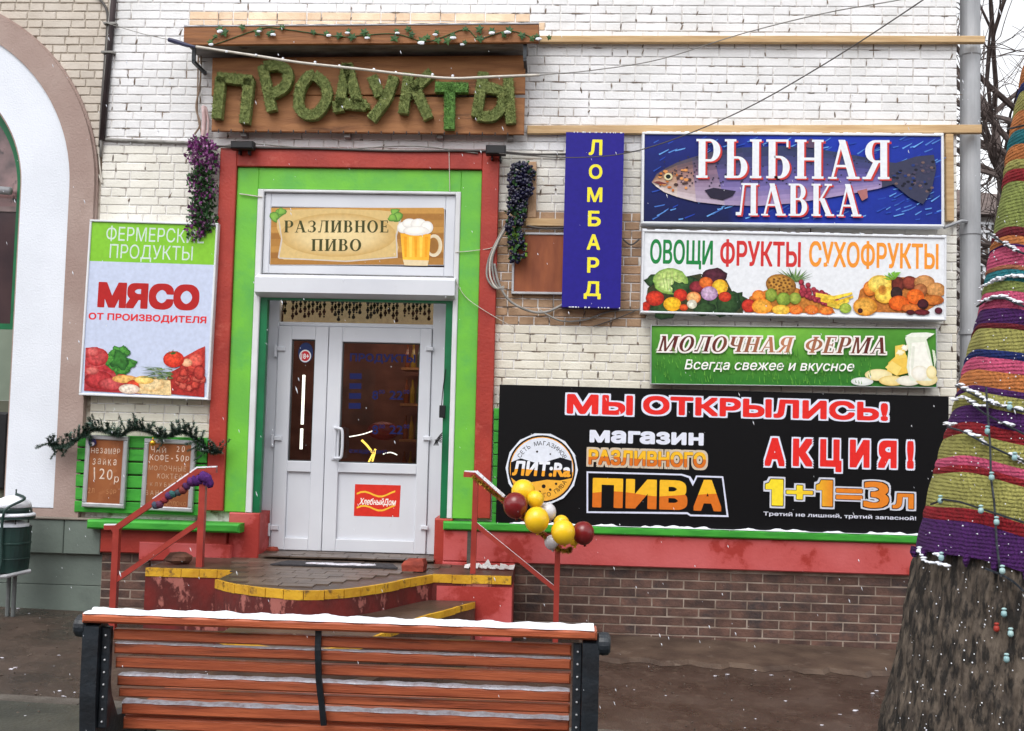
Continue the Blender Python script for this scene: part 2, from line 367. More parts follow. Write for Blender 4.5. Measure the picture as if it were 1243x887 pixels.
# ------------------------------------------------------------------ flat print: layered polygons with colours
def text_tris(body, offset=0.0, cache={}):
    """built-in font outlines, filled by non-zero winding in thin slabs (its Cyrillic contours overlap)"""
    if body in cache: return cache[body]
    c = bpy.data.curves.new('t', 'FONT'); c.body = body; c.resolution_u = 3; c.fill_mode = 'NONE'
    o = bpy.data.objects.new('t', c); COL.objects.link(o)
    dg = bpy.context.evaluated_depsgraph_get(); dg.update(); m = o.evaluated_get(dg).to_mesh()
    P = [(v.co.x, v.co.y) for v in m.vertices]; E = [tuple(e.vertices) for e in m.edges]
    o.evaluated_get(dg).to_mesh_clear(); bpy.data.objects.remove(o); bpy.data.curves.remove(c)
    ys = sorted(set(round(p[1], 4) for p in P)); cuts = [ys[0]]
    for y in ys[1:]:
        if y-cuts[-1] < .006: continue
        n = max(1, int((y-cuts[-1])/.05)); y0 = cuts[-1]
        for k in range(1, n+1): cuts.append(y0+(y-y0)*k/n)
    if ys[-1]-cuts[-1] > 1e-4: cuts.append(ys[-1])
    vs, ts = [], []
    for k in range(len(cuts)-1):
        ya, yb = cuts[k], cuts[k+1]; ym = (ya+yb)/2; X_ = []
        for i, j in E:
            (x0, y0), (x1, y1) = P[i], P[j]
            if (y0 <= ym) == (y1 <= ym): continue
            dx = (x1-x0)/(y1-y0); f = lambda y: x0+dx*(min(max(y, min(y0, y1)), max(y0, y1))-y0)
            X_.append((x0+dx*(ym-y0), 1 if y1 > y0 else -1, f(ya), f(yb)))
        X_.sort(); w = 0
        for q in X_:
            w0 = w; w += q[1]
            if w0 == 0: st = q
            elif w == 0:
                n = len(vs); vs += [(st[2], ya), (q[2], ya), (q[3], yb), (st[3], yb)]; ts += [(n, n+1, n+2), (n, n+2, n+3)]
    bb = (min(p[0] for p in P), min(p[1] for p in P), max(p[0] for p in P), max(p[1] for p in P))
    cache[body] = (vs, ts, bb); return cache[body]
# own serif capitals: list of polygons in a box 1 high
def _r(x0, y0, x1, y1): return [(x0, y0), (x1, y0), (x1, y1), (x0, y1)]
def _stem(x, y0=0, y1=1, w=.2, a=True, b=True):
    o = [_r(x, y0, x+w, y1)]
    if a: o.append(_r(x-.07, y0, x+w+.07, y0+.06))
    if b: o.append(_r(x-.07, y1-.06, x+w+.07, y1))
    return o
def _ring(cx, cy, rx, ry, tx, ty, a0, a1, n=12):
    out = []
    for i in range(n):
        t0, t1 = radians(a0+(a1-a0)*i/n), radians(a0+(a1-a0)*(i+1)/n)
        out.append([(cx+rx*cos(t0), cy+ry*sin(t0)), (cx+rx*cos(t1), cy+ry*sin(t1)), (cx+(rx-tx)*cos(t1), cy+(ry-ty)*sin(t1)), (cx+(rx-tx)*cos(t0), cy+(ry-ty)*sin(t0))])
    return out
def _dg(x0, y0, x1, y1, w): return [[(x0, y0), (x0+w, y0), (x1+w, y1), (x1, y1)]]
def glyphs():
    g = {}
    g['Р'] = (_stem(.08) + [_r(.25, .94, .42, 1), _r(.25, .42, .42, .48)] + _ring(.42, .71, .3, .29, .2, .06, -90, 90), .74)
    g['Ы'] = (_stem(.08) + [_r(.25, .5, .4, .56), _r(.25, 0, .4, .06)] + _ring(.4, .28, .28, .28, .19, .06, -90, 90) + _stem(.82), 1.12)
    g['Ь'] = g['Ы']
    g['Б'] = (_stem(.08) + [_r(.2, .94, .66, 1), _r(.6, .8, .66, 1), _r(.25, .52, .4, .58), _r(.25, 0, .4, .06)] + _ring(.4, .29, .3, .29, .2, .06, -90, 90), .74)
    g['Н'] = (_stem(.08) + _stem(.58) + [_r(.25, .47, .6, .54)], .88)
    g['А'] = (_dg(.62, 0, .3, 1, .2) + _dg(.08, 0, .36, .97, .07) + [_r(.2, .3, .6, .36), _r(0, 0, .26, .05), _r(.54, 0, .92, .06)], .92)
    g['Я'] = (_stem(.5) + [_r(.34, .94, .52, 1), _r(.34, .42, .52, .48)] + _ring(.36, .71, .3, .29, .2, .06, 90, 270) + _dg(.05, 0, .3, .45, .17) + [_r(-.02, 0, .16, .06)], .78)
    g['Л'] = (_stem(.56) + _dg(.14, .05, .26, .97, .07) + [_r(.2, .94, .7, 1), _r(0, 0, .2, .1)], .86)
    g['В'] = (_stem(.08) + [_r(.25, .94, .4, 1), _r(.25, .49, .4, .55), _r(.25, 0, .4, .06)] + _ring(.38, .745, .27, .255, .18, .06, -90, 90) + _ring(.4, .275, .31, .275, .2, .06, -90, 90), .76)
    g['К'] = (_stem(.08) + _dg(.28, .48, .62, .97, .08) + _dg(.56, .03, .3, .55, .2) + [_r(.5, .94, .78, 1), _r(.52, 0, .86, .06)], .86)
    g['З'] = (_ring(.3, .745, .3, .255, .18, .06, -90, 130) + _ring(.3, .275, .33, .275, .2, .06, -140, 90) + [_r(.2, .49, .34, .55), _r(.05, .76, .11, .95), _r(.0, .06, .07, .25)], .7)
    g['И'] = (_stem(.08) + _stem(.6) + _dg(.25, .1, .55, .85, .09), .9)
    g['О'] = (_ring(.42, .5, .42, .52, .2, .07, 0, 360, 20), .88)
    g['Е'] = (_stem(.08) + [_r(.2, .94, .62, 1), _r(.56, .78, .62, 1), _r(.2, 0, .66, .06), _r(.6, 0, .66, .24), _r(.25, .47, .5, .53), _r(.46, .4, .52, .62)], .74)
    g['П'] = (_stem(.08) + _stem(.6) + [_r(.2, .93, .7, 1)], .9)
    g['М'] = (_stem(.1, w=.12) + _stem(.82) + _dg(.42, 0, .14, 1, .14) + _dg(.44, 0, .8, 1, .1), 1.12)
    g['Ч'] = (_stem(.55) + _stem(.08, .5, 1, a=False) + _ring(.42, .58, .34, .22, .2, .08, 180, 290, 8) + [_r(.4, .36, .57, .44)], .84)
    g['Ф'] = (_stem(.4) + _ring(.5, .5, .5, .34, .2, .07, 0, 360, 20), 1.02)
    return g
GLY = glyphs()
def serif_tris(body, gap=.1):
    vs, ts = [], []; x = 0
    for ch in body:
        if ch == ' ': x += .45; continue
        ps, adv = GLY[ch]
        for p in ps:
            k = len(vs); vs += [(q[0]+x, q[1]) for q in p]; ts += [(k, k+1, k+2), (k, k+2, k+3)]
        x += adv + gap
    return vs, ts, (0, 0, x-gap, 1)
def clip_tris(tr, fn):
    """keep the part of each 2D triangle where fn(p)>=0"""
    out = []
    for t in tr:
        poly = []
        for i in range(3):
            a, b = t[i], t[(i+1) % 3]; fa, fb = fn(a), fn(b)
            if fa >= 0: poly.append(a)
            if (fa >= 0) != (fb >= 0):
                k = fa/(fa-fb); poly.append((a[0]+(b[0]-a[0])*k, a[1]+(b[1]-a[1])*k))
        for i in range(1, len(poly)-1): out.append((poly[0], poly[i], poly[i+1]))
    return out
class Print:
    DL = 0.0001
    def __init__(s, frame, y): s.F = frame; s.y = y; s.v = []; s.f = []; s.c = []; s.n = 0
    def tris(s, tr, col, bump=True, spread=False, flat=False):
        if bump: s.n += 1
        for ti, t in enumerate(tr):
            k = len(s.v); lift = 0 if flat else ((ti//2) % 5)*.12 if spread else 0
            for p in t:
                s.v.append((p[0], p[1], s.n+lift)); s.c.append(col(p) if callable(col) else col)
            s.f.append((k, k+1, k+2))
    def L(s, px, py): return s.F.loc(px, py)
    def poly(s, pts, col, px=True):
        P = [s.L(*p) for p in pts] if px else pts
        s.n += .5
        s.tris([tuple(P[i] for i in t) for t in tessellate_polygon([[Vector((p[0], p[1], 0)) for p in P]])], col, bump=False, flat=True)
    def rect(s, x0, y0, x1, y1, col): s.poly([(x0, y0), (x1, y0), (x1, y1), (x0, y1)], col)
    def blob(s, cx, cy, rx, ry, c1, c2=None, rot=0, n=18, jag=0.0, hx=-.25, hy=.3, seed=None):
        """ellipse (photo px), c1 at the middle fading to c2 at the rim"""
        x, y = s.L(cx, cy); k = 1/143.0; s.n += .5; c2 = c2 or c1; rr = random.Random(seed or (cx*7+cy))
        ctr = (x+hx*rx*k, y+hy*ry*k); ring = []; mid = []
        for i in range(n):
            a = 2*pi*i/n; q = 1 + (rr.uniform(-jag, jag) if jag else 0)
            ex, ey = rx*k*cos(a)*q, ry*k*sin(a)*q
            ring.append((x+ex*cos(rot)-ey*sin(rot), y+ex*sin(rot)+ey*cos(rot)))
            ex, ey = ex*.6, ey*.6; mid.append((x+ex*cos(rot)-ey*sin(rot)+hx*rx*k*.4, y+ex*sin(rot)+ey*cos(rot)+hy*ry*k*.4))
        cm = tuple((a*.75+b*.25) for a, b in zip(c1, c2))
        for i in range(n):
            j = (i+1) % n
            for T, cc in (((ctr, mid[i], mid[j]), (c1, cm, cm)), ((mid[i], ring[i], ring[j]), (cm, c2, c2)), ((mid[i], ring[j], mid[j]), (cm, c2, cm))):
                k2 = len(s.v)
                for p, c_ in zip(T, cc): s.v.append((p[0], p[1], s.n)); s.c.append(c_)
                s.f.append((k2, k2+1, k2+2))
    def text(s, body, tl, br, col, offset=0.0, shear=0.0, serif=False, outline=None, ow=0.0, bands=None, jit=0.0, rot=0.0, shadow=None):
        """tl, br: corners of the lettering, in photo px"""
        if body == '1*':
            vs = [(.22, .72), (.72, .72), (.72, 0), (.28, 0), (.28, .47), (0, .47), (0, .58), (.14, .61)]; ts = tessellate_polygon([[Vector((p[0], p[1], 0)) for p in vs]]); bb = (0, 0, .72, .72)
        else: vs, ts, bb = serif_tris(body) if serif else text_tris(body, min(0.0, offset))
        offset = max(0.0, offset)
        x0, y1 = s.L(*tl); x1, y0 = s.L(*br)
        if offset and not serif:
            kk = min((x1-x0)/(bb[2]-bb[0]), (y1-y0)/(bb[3]-bb[1]))*offset; x0 += kk; x1 -= kk; y0 += kk*.8; y1 -= kk*.8
        sx, sy = (x1-x0)/(bb[2]-bb[0]), (y1-y0)/(bb[3]-bb[1])
        if shear: sx = (x1-x0-abs(shear)*(y1-y0))/(bb[2]-bb[0])
        def T(v):
            yy = (v[1]-bb[1])*sy; return (x0 + (v[0]-bb[0])*sx + shear*yy, y0+yy)
        P = [T(v) for v in vs]; tr = [tuple(P[i] for i in t) for t in ts]
        k_ = min(sx, sy)
        def fatten(r):
            if r <= 0: return [tr]
            n = 12 if r > .012 else 8
            return [tr]+[[tuple((p[0]+r*max(-1, min(1, 1.35*cos(2*pi*(i+.5)/n)))*min(1.25, sx/k_), p[1]+r*max(-1, min(1, 1.35*sin(2*pi*(i+.5)/n)))*min(1.25, sy/k_)) for p in t) for t in tr] for i in range(n)]
        spread_ok = serif
        def lay_(sets, col):
            s.n += .6
            s.n += .2
            for i, q in enumerate(sets): s.tris(q, col, bump=False, spread=serif); s.n += .6 if spread_ok else .2
        if shadow: lay_([[tuple((p[0]+shadow[1], p[1]-shadow[2]) for p in t) for t in tr]], shadow[0])
        if outline: lay_(fatten(offset*k_+ow), outline)
        if bands:
            for fn, c_ in bands: lay_([clip_tris(q, lambda p, fn=fn: fn(p, x0, y0, x1, y1)) for q in fatten(offset*k_)], c_)
        else: lay_(fatten(offset*k_), col)
        return tr
    def arc(s, body, cx, cy, r, a0, a1, size, col, offset=.01, inward=False):
        n = len(body); x, y = s.L(cx, cy); k = 1/143.0
        for i, ch in enumerate(body):
            if ch == ' ': continue
            a = radians(a0+(a1-a0)*(i+.5)/n); vs, ts, bb = text_tris(ch, 0.0)
            w = (bb[2]+bb[0])/2; q = size*k/.73; rr = r*k
            ux, uy = (sin(a), -cos(a)) if not inward else (-sin(a), cos(a)); vx, vy = (cos(a), sin(a)) if not inward else (-cos(a), -sin(a))
            P = [(x+rr*cos(a)+ux*(v[0]-w)*q+vx*(v[1]-.36)*q, y+rr*sin(a)+uy*(v[0]-w)*q+vy*(v[1]-.36)*q) for v in vs]
            s.tris([tuple(P[i] for i in t) for t in ts], col, bump=(i == 0))
    def wobble(s, body, tl, br, col, offset=-.012, jit=.08):
        """hand-written line: every character set down a little differently"""
        x0, y1 = s.L(*tl); x1, y0 = s.L(*br); n = len(body); w = (x1-x0)/n; h = y1-y0; s.n += 1
        for i, ch in enumerate(body):
            if ch == ' ': continue
            vs, ts, bb = text_tris(ch, offset); a = ru(-jit, jit); kx = min(w*.82/max(.2, bb[2]-bb[0]), h*1.1); ky = h/max(.45, bb[3]-bb[1])*ru(.85, 1.05)
            cx, cy = x0+w*(i+.5), y0+h*.5+ru(-.06, .06)*h
            P = []
            for v in vs:
                dx, dy = (v[0]-(bb[0]+bb[2])/2)*kx, (v[1]-(bb[1]+bb[3])/2)*ky
                P.append((cx+dx*cos(a)-dy*sin(a), cy+dx*sin(a)+dy*cos(a)))
            s.tris([tuple(P[i] for i in t) for t in ts], col, bump=False)
    def build(s, name, parent, mat=None):
        me = bpy.data.meshes.new(name); base = wloc(parent); o_, u_, v_ = s.F.fr
        me.from_pydata([tuple(o_ + u_*p[0] + v_*p[1] + Vector((0, s.y - p[2]*s.DL, 0)) - base) for p in s.v], [], s.f)
        at = me.color_attributes.new('Col', 'FLOAT_COLOR', 'POINT')
        at.data.foreach_set('color', [x for c in s.c for x in c])
        me.materials.append(mat or m_print); o = bpy.data.objects.new(name, me); COL.objects.link(o); o.parent = parent
        return o
def cmix(a, b, t): t = max(0, min(1, t)); return tuple(x*(1-t)+y*t for x, y in zip(a, b))

def X(px, py, Y=0.0): return W(px, py, Y).x
def Z(px, py, Y=0.0): return W(px, py, Y).z
def proj(p):
    d = Vector(p)-CAM; z = d.dot(FW); return PW/2+FPX*d.dot(RT)/z, PH/2-FPX*d.dot(UP)/z, z

# ================================================================== GROUND
ZP = 0.58                                       # top of the entrance platform
mb = MB(); xs = [-1500, -40, -14, -8, -4, 0, 4, 8, 14, 40, 1500]; ys = [-1500, -40, -20, -12, -2.95, 0, 30, 1500]
for i in range(len(xs)-1):
    for j in range(len(ys)-1):
        mb.face([(xs[i], ys[j], gz(xs[i])), (xs[i+1], ys[j], gz(xs[i+1])), (xs[i+1], ys[j+1], gz(xs[i+1])), (xs[i], ys[j+1], gz(xs[i]))])
mb.build('ground', m_asphalt, kind='structure')
mb = MB(); n = 60                                # muddy concrete skirt along the shop wall, broken edge
for i in range(n):
    xa, xb2 = 0.2+i*.075, 0.2+(i+1)*.075
    ea, eb = -.80+.05*sin(i*1.3)+.03*sin(i*3.1), -.80+.05*sin((i+1)*1.3)+.03*sin((i+1)*3.1)
    mb.face([(xa, ea-.05, gz(xa)+.002), (xb2, eb-.05, gz(xb2)+.002), (xb2, eb, gz(xb2)+.03), (xa, ea, gz(xa)+.03)])
    mb.face([(xa, ea, gz(xa)+.03), (xb2, eb, gz(xb2)+.03), (xb2, 0, gz(xb2)+.05), (xa, 0, gz(xa)+.05)])
mb.build('apron', m_apron, kind='structure')
mb = MB(); r_ = random.Random(2)
for k in range(1500):
    x, y = r_.uniform(-5, 5), r_.uniform(-4.6, -.05); z = (gz(x)+.004) if y > -2.95 else gz(x)+.125+max(0, min(1, (-3.1-y)/1.6))*.08
    if -3.15 < y < -2.9: continue
    mb.ball((x, y, z), r_.uniform(.002, .008), 5, 3, sq=(1.3, 1, .6), jit=.3)
mb.build('grit', M('damp_grit', C(104,92,82), C(60,50,44), 40, .7), kind='stuff')
mb = MB()
for k in range(260):
    x, y = r_.uniform(-5, 5), r_.uniform(-4.8, -.05); z = (gz(x)+.003) if y > -2.95 else gz(x)+.122+max(0, min(1, (-3.1-y)/1.6))*.08
    if -3.15 < y < -2.9: continue
    mb.ball((x, y, z), r_.uniform(.003, .012), 6, 3, sq=(1.6, 1, .35), jit=.3)
mb.build('slush_specks', m_snow_thin, kind='stuff')
# kerb of separate stones and the raised pavement the bench stands on
kerb = bpy.data.objects.new('kerb', None); COL.objects.link(kerb); kerb.location = (0, -2.95, 0); kerb['kind'] = 'structure'
kme = None
for i in range(-14, 14):
    if i in (-4, -3, -2) or True:
        if kme is None:
            mb = MB(); mb.box(.004, .996, 0, .14, -.2, .115, bev=.012); o = mb.build('kerb_stone', m_kerb, None, (0, 0, 0)); kme = o.data
        else:
            o = bpy.data.objects.new('kerb_stone', kme); COL.objects.link(o)
        o.parent = kerb; o.location = (i*1.0-.6, -.14, gz(i-.1)); o.rotation_euler = (0, .02, 0)
mb = MB()
def pv(x, y): return gz(x)+.11 + max(0, min(1, (-3.1-y)/1.6))*.08
ysp = [-3.09, -3.5, -4, -4.7, -7, -12, -20]
for i in range(len(xs)-1):
    for j in range(len(ysp)-1):
        q = [(xs[i], ysp[j]), (xs[i], ysp[j+1]), (xs[i+1], ysp[j+1]), (xs[i+1], ysp[j])]
        mb.face([(a, b, pv(a, b)) for a, b in q])
mb.build('pavement', m_pave, kind='structure')

# ================================================================== SHOP BUILDING
XB = X(129, 90); XR = X(1161, 240)                # left joint with neighbour, right corner
ZT = 7.0
shop = thing('shop_building', (XB, 0, 0), 'white painted brick shop building with red and green framed entrance', 'building')
# opening
OX0, OX1 = X(314, 400), X(553, 400); OZ1 = Z(436, 236)
DZ = Z(425, 669.5, .28)
mb = MB()
mb.box(XB+.002, OX0, .0, .35, -.4, ZT); mb.box(OX1, XR, .0, .35, -.4, ZT); mb.box(OX0, OX1, .0, .35, OZ1, ZT)
q = MB(); q.box(XR-.35, XR, .352, 9, -.4, ZT); q.build('side_wall', m_white, shop)
mb.build('joint_mortar', m_mortar, shop)
BL, BH, JT = .25, .065, .010
holes = []                                        # x0,x1,z0,z1 where no bricks are laid
PX0, PX1 = X(271, 181), X(607, 188); PZ1 = Z(436, 184)
holes.append((PX0+.03, PX1-.03, -1, PZ1-.03))
LZ = Z(800, 640)                                   # ledge level at the right
holes.append((XB-1, XR+1, -1, LZ+.02))
def rect_px(x0, y0, x1, y1): a = W(x0, y1); b = W(x1, y0); return (a.x, b.x, a.z, b.z)
tan_zones = [rect_px(600, 262, 655, 394), rect_px(640, 262, 786, 397), rect_px(604, 300, 640, 394)]
apr_zones = [rect_px(238, 17, 655, 27)]
cream_zones = [rect_px(600, 394, 800, 480), rect_px(90, 470, 262, 640), rect_px(1140, 380, 1165, 480)]
covered = [(782, 160, 1143, 272), (780, 282, 1148, 384), (792, 398, 1138, 466), (607, 476, 1160, 640), (108, 270, 258, 480), (688, 165, 754, 370), (258, 66, 636, 160), (225, 32, 655, 60), (626, 286, 684, 354), (272, 183, 604, 660)]
def jitter_brick(L_, Hh, d=.008, seed=0):
    r = random.Random(seed); mb = MB(); b = .004
    j = lambda a=.0018: r.uniform(-a, a)
    f = [(-L_/2+b+j(), -d+j(.001), -Hh/2+b+j()), (L_/2-b+j(), -d+j(.001), -Hh/2+b+j()), (L_/2-b+j(), -d+j(.001), Hh/2-b+j()), (-L_/2+b+j(), -d+j(.001), Hh/2-b+j())]
    e = [(-L_/2+j(), -d+.004, -Hh/2+j()), (L_/2+j(), -d+.004, -Hh/2+j()), (L_/2+j(), -d+.004, Hh/2+j()), (-L_/2+j(), -d+.004, Hh/2+j())]
    k = [(-L_/2, .03, -Hh/2), (L_/2, .03, -Hh/2), (L_/2, .03, Hh/2), (-L_/2, .03, Hh/2)]
    mb.add(f+e+k, [(0, 1, 2, 3)] + [(i, 4+i, 4+(i+1) % 4, (i+1) % 4) for i in range(4)] + [(4+i, 8+i, 8+(i+1) % 4, 4+(i+1) % 4) for i in range(4)])
    return mb
def zone(x, z):
    for a in tan_zones:
        if a[0] < x < a[1] and a[2] < z < a[3]: return m_tan
    for a in apr_zones:
        if a[0] < x < a[1] and a[2]-.02 < z < a[3]+.02: return m_apricot
    for a in cream_zones:
        if a[0] < x < a[1] and a[2] < z < a[3]: return m_cream
    return m_white if z > ZCOND else m_white_low
ZCOND = Z(400, 176)
m_white_low = M('ivory_brick_paint', C(234,232,224), C(220,217,206), 3, .75, .35, 60, c3=C(178,160,138), s3=9, t3=(.67, .76), obj_rand=.05)
def lay(x0, x1, z0, z1, H, free, bond=None, seed=1):
    """list of (x centre, z centre, length) of bricks; free(z0,z1)->list of open x intervals"""
    r = random.Random(seed); out = []; z = z0; row = 0
    while z < z1:
        for a, b in free(z+H/2):
            x = a; i = 0
            # running start so that joints do not line up
            first = (row % 2)*.5 if bond == 'stretch' else r.choice([.3, .5, .75, 1])
            while x < b-.03:
                if bond == 'stretch': Lk = BL*(first if i == 0 and first else 1)
                else:
                    hd = (r.random() < (.85 if row % 2 else .45)); Lk = .12 if hd else BL
                    if i == 0: Lk *= first if first > .4 else 1
                if x+Lk > b-.03: Lk = b-x
                out.append((x+Lk/2, z+H/2, Lk)); x += Lk+JT; i += 1
        z += H+JT; row += 1
    return out
def free_shop(z):
    iv = [(XB+.004, XR)]
    for h in holes:
        if h[2] < z < h[3]:
            nv = []
            for a, b in iv:
                if h[1] <= a or h[0] >= b: nv.append((a, b)); continue
                if h[0] > a+.02: nv.append((a, h[0]))
                if h[1] < b-.02: nv.append((h[1], b))
            iv = nv
    return iv
def place_bricks(bricks, H, parent, matf, limit, name='brick', d=.008, cov=()):
    cand = []
    for i, (x, z, Lk) in enumerate(bricks):
        px, py, dz = proj((x, 0, z)); vis = -5 < px < 1250 and -5 < py < 890 and not any(a < px < c and b < py < e for a, b, c, e in cov)
        if vis: cand.append((-(Lk/dz), i))
    cand.sort(); chosen = set(i for _, i in cand[:limit]); cache = {}; rest = MB(); mats = []
    for i, (x, z, Lk) in enumerate(bricks):
        m = matf(x, z); sd_ = i % 4; Lq = .12 if Lk < .19 else BL
        if i in chosen:
            key = (Lq, sd_, m.name)
            if key not in cache:
                o = jitter_brick(Lq, H, d, seed=sd_*7+int(Lq*100)).build(name, m, None, (0, 0, 0)); cache[key] = o.data
            else:
                o = bpy.data.objects.new(name, cache[key]); COL.objects.link(o)
            o.parent = parent; o.location = Vector((x, 0, z)) - wloc(parent); o.scale = (Lk/Lq, 1, 1)
        else:
            if m not in mats: mats.append(m)
            q = jitter_brick(Lk, H, d, seed=i % 9); rest.add([v+Vector((x, 0, z)) for v in q.v], q.f, mats.index(m))
    if rest.v: rest.build('brickwork', mats, parent, kind='stuff')
lay_shop = lay(XB, XR, LZ-.05, 6.6, BH, free_shop, seed=5)
place_bricks(lay_shop, BH, shop, zone, 295, cov=covered)

mb = MB(); r_ = random.Random(31)
for (x, z, Lk) in lay_shop:
    if r_.random() > .24: continue
    xx, k_ = x+Lk/2+.005, r_.random(); n = 6; w_, h_ = r_.uniform(.003, .008), r_.uniform(.012, .034); sl_ = r_.uniform(-.3, .6); cz = z+r_.uniform(-.03, .01)
    if k_ > .75: w_, h_, cz, sl_ = r_.uniform(.02, .06), r_.uniform(.003, .006), z-BH/2-.004, 0
    pts_ = [(xx+w_*cos(a*2*pi/n)*r_.uniform(.6, 1.2)+sl_*h_*sin(a*2*pi/n), cz+h_*sin(a*2*pi/n)*r_.uniform(.7, 1.2)) for a in range(n)]
    mb.prism(pts_, -.0088, -.004)
mb.build('chipped_joints', M('dark_joint_gap', C(96,84,76), C(132,116,102), 20, .95), shop, kind='stuff')

# ---- door surround: red band, lime band, white and dark green trims
g0, g1 = X(290.5, 203), X(586, 209); gz1 = Z(436, 206)
i0, i1 = X(315, 232), X(560.5, 236); iz1 = Z(436, 232.5)
def u_frame(name, m, xo0, xo1, zo, xi0, xi1, zi, zb, y0, y1, par=shop, bev=.006):
    mb = MB(); mb.box(xo0, xi0, y0, y1, zb, zo, bev=bev); mb.box(xi1, xo1, y0, y1, zb, zo, bev=bev)
    mb.box(xi0, xi1, y0+.001, y1, zi, zo, bev=bev); return mb.build(name, m, par)
RB = Z(575, 628)
u_frame('red_surround', m_red, PX0, PX1, PZ1, g0, g1, gz1, RB, -.075, .02)
u_frame('green_surround', m_green, g0, g1, gz1, i0+.002, i1-.002, iz1, RB-.01, -.045, .02)
u_frame('white_trim', m_reveal, i0+.002, i1-.002, iz1, i0+.055, i1-.045, iz1-.025, RB-.01, -.055, .02)
# reveals down to the platform
t0, t1 = X(324, 362, -.02), X(541, 364, -.02)
RV0, RV1 = i0+.055, i1-.045
mb = MB(); mb.box(RV0-.02, RV0, -.02, .34, RB-.01, iz1-.025); mb.build('reveal', m_reveal, shop); mb = MB(); mb.box(RV1, RV1+.02, -.02, .34, RB-.01, iz1-.025); mb.build('reveal', m_reveal, shop)
sz = Z(430, 358, -.1)
mb = MB(); mb.box(RV0, RV0+.062, -.03, .03, RB-.01, sz-.003); mb.box(RV1-.06, RV1, -.03, .03, RB-.01, sz-.003); mb.box(RV0+.062, RV1-.06, -.029, .03, sz-.045, sz-.003)
mb.build('dark_green_trim', m_dkgreen, shop)
mb = MB(); mb.box(g0+.05, RV0+.075, -.058, .34, ZP-.1, RB-.012, bev=.01); mb.build('red_door_jamb', m_pink, shop); mb = MB(); mb.box(RV1-.10, g1-.17, -.058, .34, ZP-.1, RB-.012, bev=.01)
mb.build('red_door_jamb', m_red, shop)
# transom with its window frame
tw0, tw1 = RV0+.003, RV1-.003; tz1 = iz1-.027; tz0 = Z(436, 334, -.02)
pf = Frame([(327.5, 250.5), (540, 254.5), (540, 324), (327.5, 320.5)], -.03)
TR = MB(); px0, px1, pz0, pz1 = pf.c.x-pf.w/2, pf.c.x+pf.w/2, pf.c.z-pf.h/2, pf.c.z+pf.h/2
TR.box(tw0, px0, -.025, .04, tz0, tz1, bev=.006); TR.box(px1, tw1, -.025, .04, tz0, tz1, bev=.006)
TR.box(px0, px1, -.024, .04, tz0, pz0, bev=.006); TR.box(px0, px1, -.024, .04, pz1, tz1, bev=.006)
tr = TR.build('transom_frame', m_upvc, shop)
TS = MB(); TS.box(px0+.001, px1-.001, -.012, .02, pz0+.001, pz1-.001); TS.build('pane', m_pane_low, tr)
mb = MB(); sx0, sx1 = X(309, 345, -.13), X(552, 348, -.13); sza = Z(430, 334, -.13)
mb.add([(sx0, -.13, sza-.03), (sx1, -.13, sza-.03), (sx1, -.13, sza-.155), (sx0, -.13, sza-.155), (sx0, -.056, sza+.005), (sx1, -.056, sza+.005), (sx1, -.03, sza-.19), (sx0, -.03, sza-.19)],
       [(3, 2, 1, 0), (0, 1, 5, 4), (2, 3, 7, 6), (1, 2, 6, 5), (0, 4, 7, 3), (4, 5, 6, 7)])
mb.build('door_hood', m_upvc, shop)

